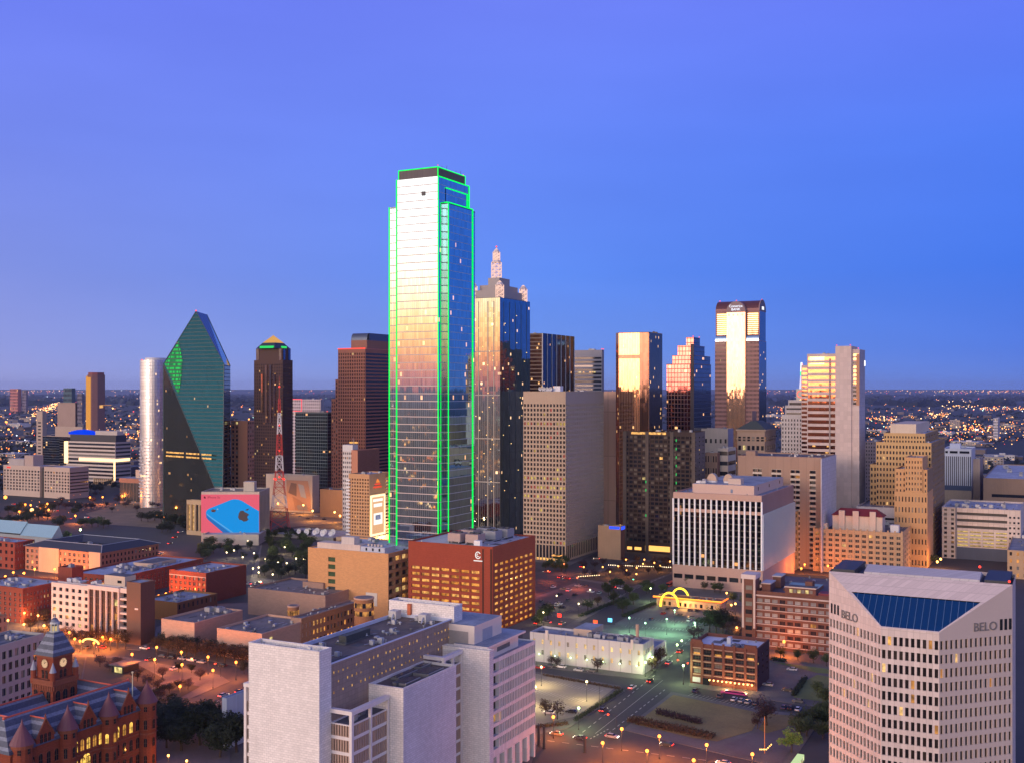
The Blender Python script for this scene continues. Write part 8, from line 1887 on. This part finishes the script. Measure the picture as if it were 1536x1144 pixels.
# traffic signals, poles, pylons
def signal(px, py, col, label, h=6.5):
    x, y = gp(px, py); t = empty('traffic_light', (x, y, .1), AV, label, 'traffic light', 'traffic lights'); m = MB(); m.tube((0, 0, 0), (0, 0, h), .1, DKMET, 6); m.tube((0, 0, h - .4), (3.5, 0, h), .07, DKMET, 5); m.build('pole', t)
    b = MB(); b.box(3.2, 3.7, -.2, .2, h - 1.1, h + .2, DKMET, True); b.build('signal_box', t); g = MB(); g.ball((3.45, -.3, h - .4), .34, emit(col, 7, 'signal', False), 8, 5); g.ball((3.45, .3, h - .4), .34, emit(col, 7, 'signal', False), 8, 5); g.build('signal_lens', t)
GO, ST = (.1, 1, .5), (1, .05, .02)
for (px, py, c, lb) in ((910, 833, GO, 'green traffic light before the tan gridded tower'), (934, 826, GO, 'green traffic light beside the low blue lit building'), (957, 882, GO, 'green traffic light at the corner of the small park'), (924, 1095, ST, 'red traffic light at the crossing on the bottom road'), (1042, 1014, ST, 'red traffic light beside the brick loft'), (1027, 1009, ST, 'red traffic light on the street left of the brick loft'), (838, 926, ST, 'red traffic light at the car park exit'), (960, 1008, (1, .35, .05), 'amber signal at the corner of the white lit building'), (395, 735, GO, 'green traffic light behind the billboard building'), (288, 800, GO, 'green traffic light left of the billboard'), (1406, 817, GO, 'green traffic light beside the right garage'), (331, 1015, ST, 'dark signal post on the courthouse plaza corner')): signal(px, py, c, lb)
def post(name, px, py, h, w, label, cat, mat=DKMET):
    x, y = gp(px, py); m = MB(); m.frust(0, 0, w, w * .9, 0, h, 8, mat); m.frust(0, 0, w * 1.2, w * .6, h, h + .4, 8, mat); m.frust(0, 0, w * 1.5, w * 1.4, 0, .3, 8, mat); o = m.build(name); o.location = (x, y, .1); tag(o, label, cat); return o
post('dark_pylon', 808, 1118, 8, .55, 'leftmost of three dark pylons at the corner of the courts', 'pylon'); post('dark_pylon', 816, 1122, 8, .55, 'middle one of three dark pylons at the corner of the courts', 'pylon'); post('dark_pylon', 877, 1128, 6, .55, 'dark pylon alone in the bottom road', 'pylon')
post('flagpole', 1147, 1130, 14, .16, 'tall orange lit pole on the small plaza', 'pole', flat((.5, .2, .07)))
post('light_pole', 899, 1052, 7, .1, 'thin pole standing in the bright empty lot', 'pole'); post('light_pole', 455, 880, 9, .12, 'thin mast on the plaza beside the tan building', 'pole')
def bulbs(name, pts, label, col, r, st, z=.14):
    m = MB()
    for (x, y) in pts: a = gpz(x, y, 3.5); m.ball((a[0], a[1], 3.5), r, emit(col, st, 'bulb', False), 6, 4)
    for i in range(len(pts) - 1): a, c = gpz(*pts[i], 3.5), gpz(*pts[i + 1], 3.5); m.tube((a[0], a[1], 3.7), (c[0], c[1], 3.7), .04, DKMET, 4)
    a, c = gpz(*pts[0], 3.5), gpz(*pts[-1], 3.5); m.tube((a[0], a[1], .1), (a[0], a[1], 3.7), .06, DKMET, 4); m.tube((c[0], c[1], .1), (c[0], c[1], 3.7), .06, DKMET, 4)
    o = m.build(name); tag(o, label, 'string lights')
bulbs('string_lights', [(913 + i * 3.2, 846.5 + i * .12) for i in range(30)], 'long string of white bulbs across the small dark park', (1, .8, .5), .3, 5)
bulbs('string_lights', [(868 + i * 3.4, 864 - i * .25) for i in range(10)], 'short string of warm bulbs at the left corner of the park', (1, .7, .35), .3, 5)
bulbs('string_lights', [(1140 + i * 2.4, 1128 - abs(4 - i) * 1.2 + i * -1.2) for i in range(8)], 'string of amber bulbs around the tall plaza pole', (1, .55, .12), .25, 5)
# glowing arch over the street, skybridge tubes, kiosk
def arch_sign():
    x, y = gp(214, 966); t = empty('lit_arch', (x, y, 0), AV, 'glowing orange arch sign over the street by the brown stair tower', 'arch sign'); m = MB()
    for i in range(10): a0, a1 = math.pi * i / 10, math.pi * (i + 1) / 10; m.tube((6 * math.cos(a0), 0, 4 + 2.2 * math.sin(a0)), (6 * math.cos(a1), 0, 4 + 2.2 * math.sin(a1)), .5, emit((1, .55, .12), 3.5, 'lit_arch', False), 6)
    m.build('arch', t); m = MB(); m.tube((6, 0, 0), (6, 0, 4), .25, DKMET); m.tube((-6, 0, 0), (-6, 0, 4), .25, DKMET); m.build('post', t)
    t.location = (gp(136, 975)[0], gp(136, 975)[1], 0)
arch_sign()
def bridge():
    A, Bq = Vector((*gpz(828, 838, 2), 5)), Vector((*gpz(934, 806, 2), 11)); t = empty('covered_walkway', (A.x, A.y, 0), 0, 'long walkway edged with two glowing orange lines before the tan gridded tower', 'walkway'); d = Bq - A; n = Vector((d.y, -d.x, 0)).normalized() * 7
    m = MB(); o_ = Vector((A.x, A.y, 0)); P = [A - o_, Bq - o_, Bq + n - o_, A + n - o_]; m.face(P, wall((.3, .25, .22))); m.face([p - Vector((0, 0, .6)) for p in reversed(P)], wall((.3, .25, .22))); m.build('deck', t)
    m = MB(); ne = emit((1, .42, .1), 1.6, 'orange_line', False); m.tube(P[0], P[1], .35, ne, 5); m.tube(P[3], P[2], .35, ne, 5); m.tube(P[0], P[3], .35, ne, 5); m.build('light_line', t)
    m = MB()
    for i in range(7): p = (A - o_).lerp(Bq - o_, i / 6.) + n * .5; m.tube((p.x, p.y, 0), (p.x, p.y, p.z - .3), .5, CONC, 6)
    m.build('column', t)
bridge()
def kiosk():
    x, y = gp(188, 1006); t = empty('glass_kiosk', (x, y, .15), AU, 'small glass kiosk with a lit inside on the courthouse plaza', 'kiosk'); m = MB(); m.box(-6, 6, -5, 5, 3.6, 4.1, ROOFD, True); m.build('roof', t); m = MB(); m.box(-5, 5, -4, 4, 0, 3.6, pane((.03, .03, .03), .1)); m.build('glass_wall', t); m = MB(); m.box(-5.1, -5, -3, 2, .3, 3, litpane((1, .8, .3), 1.2)); m.build('lit_window', t)
kiosk()
def info_sign():
    x, y = gp(857, 852)
    for (px, py, c, lb) in ((839, 922, (1, .05, .03), 'glowing red round sign at the exit of the crowded car park'), (915, 929, (.15, .6, 1), 'pale blue lit sign behind the white lit building'), (893, 932, (1, .1, .03), 'small red sign left of the pale blue lit one')):
        x, y = gpz(px, py, 4); t = empty('lit_sign', (x, y, 0), AV, lb, 'sign'); m = MB(); m.tube((0, 0, 0), (0, 0, 3), .12, DKMET); m.build('post', t); m = MB(); m.box(-1.3, 1.3, -.2, .2, 2.8, 5, emit(c, 2.2, 'lit_sign', False), True); m.build('panel', t)
info_sign()
# ================================================================ far city
def far():
    r = random.Random(5)
    # low tree canopy, thousands of crowns
    b = MB(); lf = leafm((.026, .034, .026), .5)
    def clump(x, y, R, hh, n):
        for _ in range(n):
            th, q = r.uniform(0, 6.283), R * math.sqrt(r.random()); z = hh * (.35 + .65 * r.random()) * (1 - .45 * (q / R) ** 2)
            p = Vector((x + q * math.cos(th), y + q * math.sin(th), z)); a = Vector((r.gauss(0, 1), r.gauss(0, 1), r.gauss(0, .55))).normalized() * R * r.uniform(.25, .5); e = a.orthogonal().normalized() * R * r.uniform(.2, .42)
            b.face([p - a, p - e, p + a, p + e], lf)
    for _ in range(5200):
        Y = 1500 * (9000 / 1500) ** r.random(); x = r.uniform(-.52, .52) * Y
        if r.random() < .5 + .5 * math.sin(x * .004 + 1) * math.sin(Y * .0031): clump(x, Y, r.uniform(6, 12) * (1 + Y / 9000), r.uniform(9, 15), 7)
    for _ in range(900):
        Y = r.uniform(9000, 26000); clump(r.uniform(-.52, .52) * Y, Y, r.uniform(60, 160), r.uniform(14, 30), 9)
    o = b.build('tree_canopy'); tag(o, 'dark blanket of tree crowns reaching to the horizon', 'trees', None, 'stuff')
    # distant low roofs as one mass
    b = MB(); ms = [wall((.16, .13, .13)), wall((.12, .09, .08)), wall((.22, .19, .19)), wall((.13, .12, .14))]; rf = [ROOFB, ROOFD, ROOFD, roofm((.18, .18, .2))]
    for _ in range(650):
        Y = 1650 * (9000 / 1650) ** r.random(); x = r.uniform(-.52, .52) * Y
        if -.1 < x / Y < .1 and Y < 3000: continue
        w, l, h = r.uniform(14, 60), r.uniform(12, 40), r.choice((5, 6, 8, 10, 14)) ; c, s = math.cos(RAD(63)), math.sin(RAD(63)); P = [(x + a * c - d * s, Y + a * s + d * c) for a, d in ((0, 0), (w, 0), (w, l), (0, l))]
        b.prism(P, 0, h, r.choice(ms), False, r.choice(rf))
    o = b.build('distant_rooftops'); tag(o, 'far low roofs spread between trees out to the horizon', 'rooftops', None, 'stuff')
    # city lights
    cols = [((1, .36, .07), 3.2), ((1, .52, .18), 3.6), ((1, .68, .36), 3.6), ((1, .26, .05), 2.6), ((1, .07, .05), 3.5), ((.6, 1, .7), 3.0), ((.75, .85, 1), 4)]
    em = [emit(c, s, 'city_light', False) for c, s in cols]; wts = [40, 24, 8, 22, 6, 2, 3]
    b = MB()
    def lt(px, py, k=1.0, c=None):
        h = r.uniform(6, 12); py = max(py, 584.9); x, y = gpz(px, py, h); m = c or r.choices(em, wts)[0]; b.ball((x, y, h), .00037 * y * k * r.uniform(.6, 1.5), m, 5, 3)
    for _ in range(950):                                   # thin scatter everywhere, denser to the horizon
        y = 585 + 95 * r.random() ** 2.1; lt(r.uniform(-10, 1546), y, .75)
    for _ in range(260): lt(r.choice((r.gauss(1395, 60), r.gauss(1500, 40), r.gauss(20, 60), r.uniform(150, 1230))), 585.5 + abs(r.gauss(0, 2.2)), .8)
    for _ in range(110): lt(r.gauss(1437, 16), r.gauss(606, 2.6), 1.25, r.choice(em[:3]))
    for _ in range(70): t = r.random(); lt(1470 + 70 * t, r.gauss(612, 1.8), 1.0)
    for _ in range(60): lt(r.gauss(1408, 9), r.gauss(622, 2), 1.0, r.choice(em[:4]))
    for _ in range(320): lt(r.uniform(1300, 1540), r.gauss(645, 14), 1.0)
    for _ in range(60): lt(r.gauss(1465, 14), r.gauss(641, 4), 1.35)
    for _ in range(50): lt(r.uniform(1300, 1345), r.gauss(627, 2), .9)
    for _ in range(170):                                    # bright avenue running off at the left
        t = r.random(); lt(48 + 42 * t + r.gauss(0, 5), 626 - 24 * t + r.gauss(0, 2), 1.2, r.choice(em[:4]))
    for _ in range(260): lt(r.uniform(0, 250), r.gauss(655, 22), 1.0)
    for _ in range(120): lt(r.uniform(160, 220), r.gauss(652, 7), 1.0)
    for _ in range(50): lt(r.uniform(430, 600), r.uniform(700, 735), .7, em[r.choice((0, 1, 3))])
    for _ in range(30): lt(r.uniform(0, 300), r.uniform(740, 775), .7, em[r.choice((0, 3))])
    for _ in range(60): lt(r.uniform(1160, 1180), r.uniform(585, 640), .9)
    for _ in range(2600):                                   # the city behind the tower the picture is taken from
        a = r.uniform(1.6, 5.2); q = 420 * (9000 / 420) ** r.random(); x, y = q * math.cos(a + 0.0), q * math.sin(a)
        if y > 250 and x > -500: continue
        b.ball((x, y, 8), r.uniform(.7, 1.6) * (1 + q / 2500), r.choices(em, wts)[0], 5, 3)
    o = b.build('city_lights'); tag(o, 'countless small lights of the city spread to the horizon', 'city lights', None, 'stuff')
    # mid distance low buildings
    def ordw(i):
        i = sorted(range(len(B_)), key=lambda j: B_[j][0]).index(i); return ORD[i] if i < 21 else 'twenty-' + ['zeroth', 'first', 'second', 'third', 'fourth', 'fifth', 'sixth', 'seventh', 'eighth', 'ninth'][i - 20] if i < 30 else ['thirtieth', 'thirty-first', 'thirty-second', 'thirty-third', 'thirty-fourth', 'thirty-fifth', 'thirty-sixth', 'thirty-seventh', 'thirty-eighth'][i - 30]
    B_ = [(1330, 650, 30, 10), (1352, 642, 22, 8), (1392, 640, 26, 10), (1428, 652, 30, 9), (1404, 665, 24, 12), (1440, 642, 14, 30), (1468, 668, 40, 9), (1500, 660, 34, 8), (1522, 690, 40, 10), (1480, 700, 26, 14), (1505, 704, 26, 22), (1522, 640, 26, 8), (1495, 642, 22, 8), (1340, 632, 18, 8), (1376, 626, 20, 8), (20, 690, 40, 12), (44, 668, 30, 10), (12, 660, 40, 9), (30, 640, 34, 12), (8, 628, 30, 8), (46, 632, 22, 16), (190, 650, 26, 10), (205, 640, 22, 9), (170, 664, 24, 9), (195, 668, 18, 14), (30, 712, 26, 10), (180, 690, 26, 12), (466, 690, 22, 14), (495, 720, 20, 14), (500, 746, 16, 10), (445, 720, 18, 12), (1180, 640, 18, 20), (1150, 650, 24, 24), (1165, 625, 20, 12), (1420, 780, 26, 12), (1500, 745, 40, 12), (1335, 690, 18, 14)]
    for i, (px, py, wp, h) in enumerate(B_):
        Y = F * H / (py - HY); C = cor(px, Y); w = wp / F * Y; t = empty('low_rise_building', (C[0], C[1], 0), RAD(63 + (i % 3) * 8 - 8), '%s far low rise building from the left, among lights at the edge of downtown' % ordw(i), 'building', 'low rise buildings beyond downtown')
        m = MB(); wc = [(.34, .3, .29), (.42, .38, .36), (.25, .16, .13), (.5, .48, .5), (.3, .22, .17)][i % 5]; wl = wall(wc); l = w * r.uniform(.5, 1); m.box(0, l, 0, w, 0, h, wl); m.build('wall', t)
        m = MB(); m.box(-.4, l + .4, -.4, w + .4, h, h + .7, flat(wc), True, [ROOFW, ROOFB, ROOFD][i % 3]); m.box(l * .3, l * .5, w * .3, w * .5, h + .6, h + 3.5, METAL); m.build('roof', t)
        m = MB()
        for f in range(max(1, int(h / 4))):
            n = max(3, int(w / 5))
            for c in range(n):
                y = w * (c + .25) / n; m.face([(-.1, y, 1.4 + f * 4), (-.1, y + w * .5 / n, 1.4 + f * 4), (-.1, y + w * .5 / n, 3.2 + f * 4), (-.1, y, 3.2 + f * 4)], LITS[c % 4] if r.random() < .25 else DARKP)
        o = m.build('window_row', t)
    for i, (px, pr, yt, Y, c, lb) in enumerate(((15, 32, 583, 6500, (.5, .2, .16), 'far pinkish block lit by the afterglow at the horizon'), (95, 113, 582, 4200, (.08, .13, .15), 'far dark teal office block at the horizon left of the brown tower'), (33, 42, 585, 6500, (.2, .17, .22), 'far violet block right of the pinkish one at the horizon'), (116, 126, 590, 4300, (.2, .18, .22), 'far dull block between the teal office and the brown tower'), (1490, 1500, 627, 3000, (.5, .48, .55), 'far pale narrow block above the lights at the right'))):
        b2 = simple('distant_office_block', lb, 'office building', px + (pr - px) * .7, Y, px, pr, yt, G(wall(c), 6, 8, .6, .5, rec=.6, lit=.05), P_(wall(tuple(v * .7 for v in c))), units=1); b2.done()
far()
# ================================================================ air
def haze():
    m, k = _new('haze'); v = k.n('ShaderNodeVolumePrincipled'); v.inputs['Color'].default_value = (.50, .62, 1, 1); v.inputs['Density'].default_value = 2.4e-5; v.inputs['Anisotropy'].default_value = .2
    k.l(v.outputs[0], k.n('ShaderNodeOutputMaterial').inputs['Volume'])
    b = MB(); b.box(-14000, 14000, -7000, 28000, -1, 310, m, True); o = b.build('haze'); tag(o, 'thin blue evening air over the whole city', 'haze', None, 'stuff')
haze()
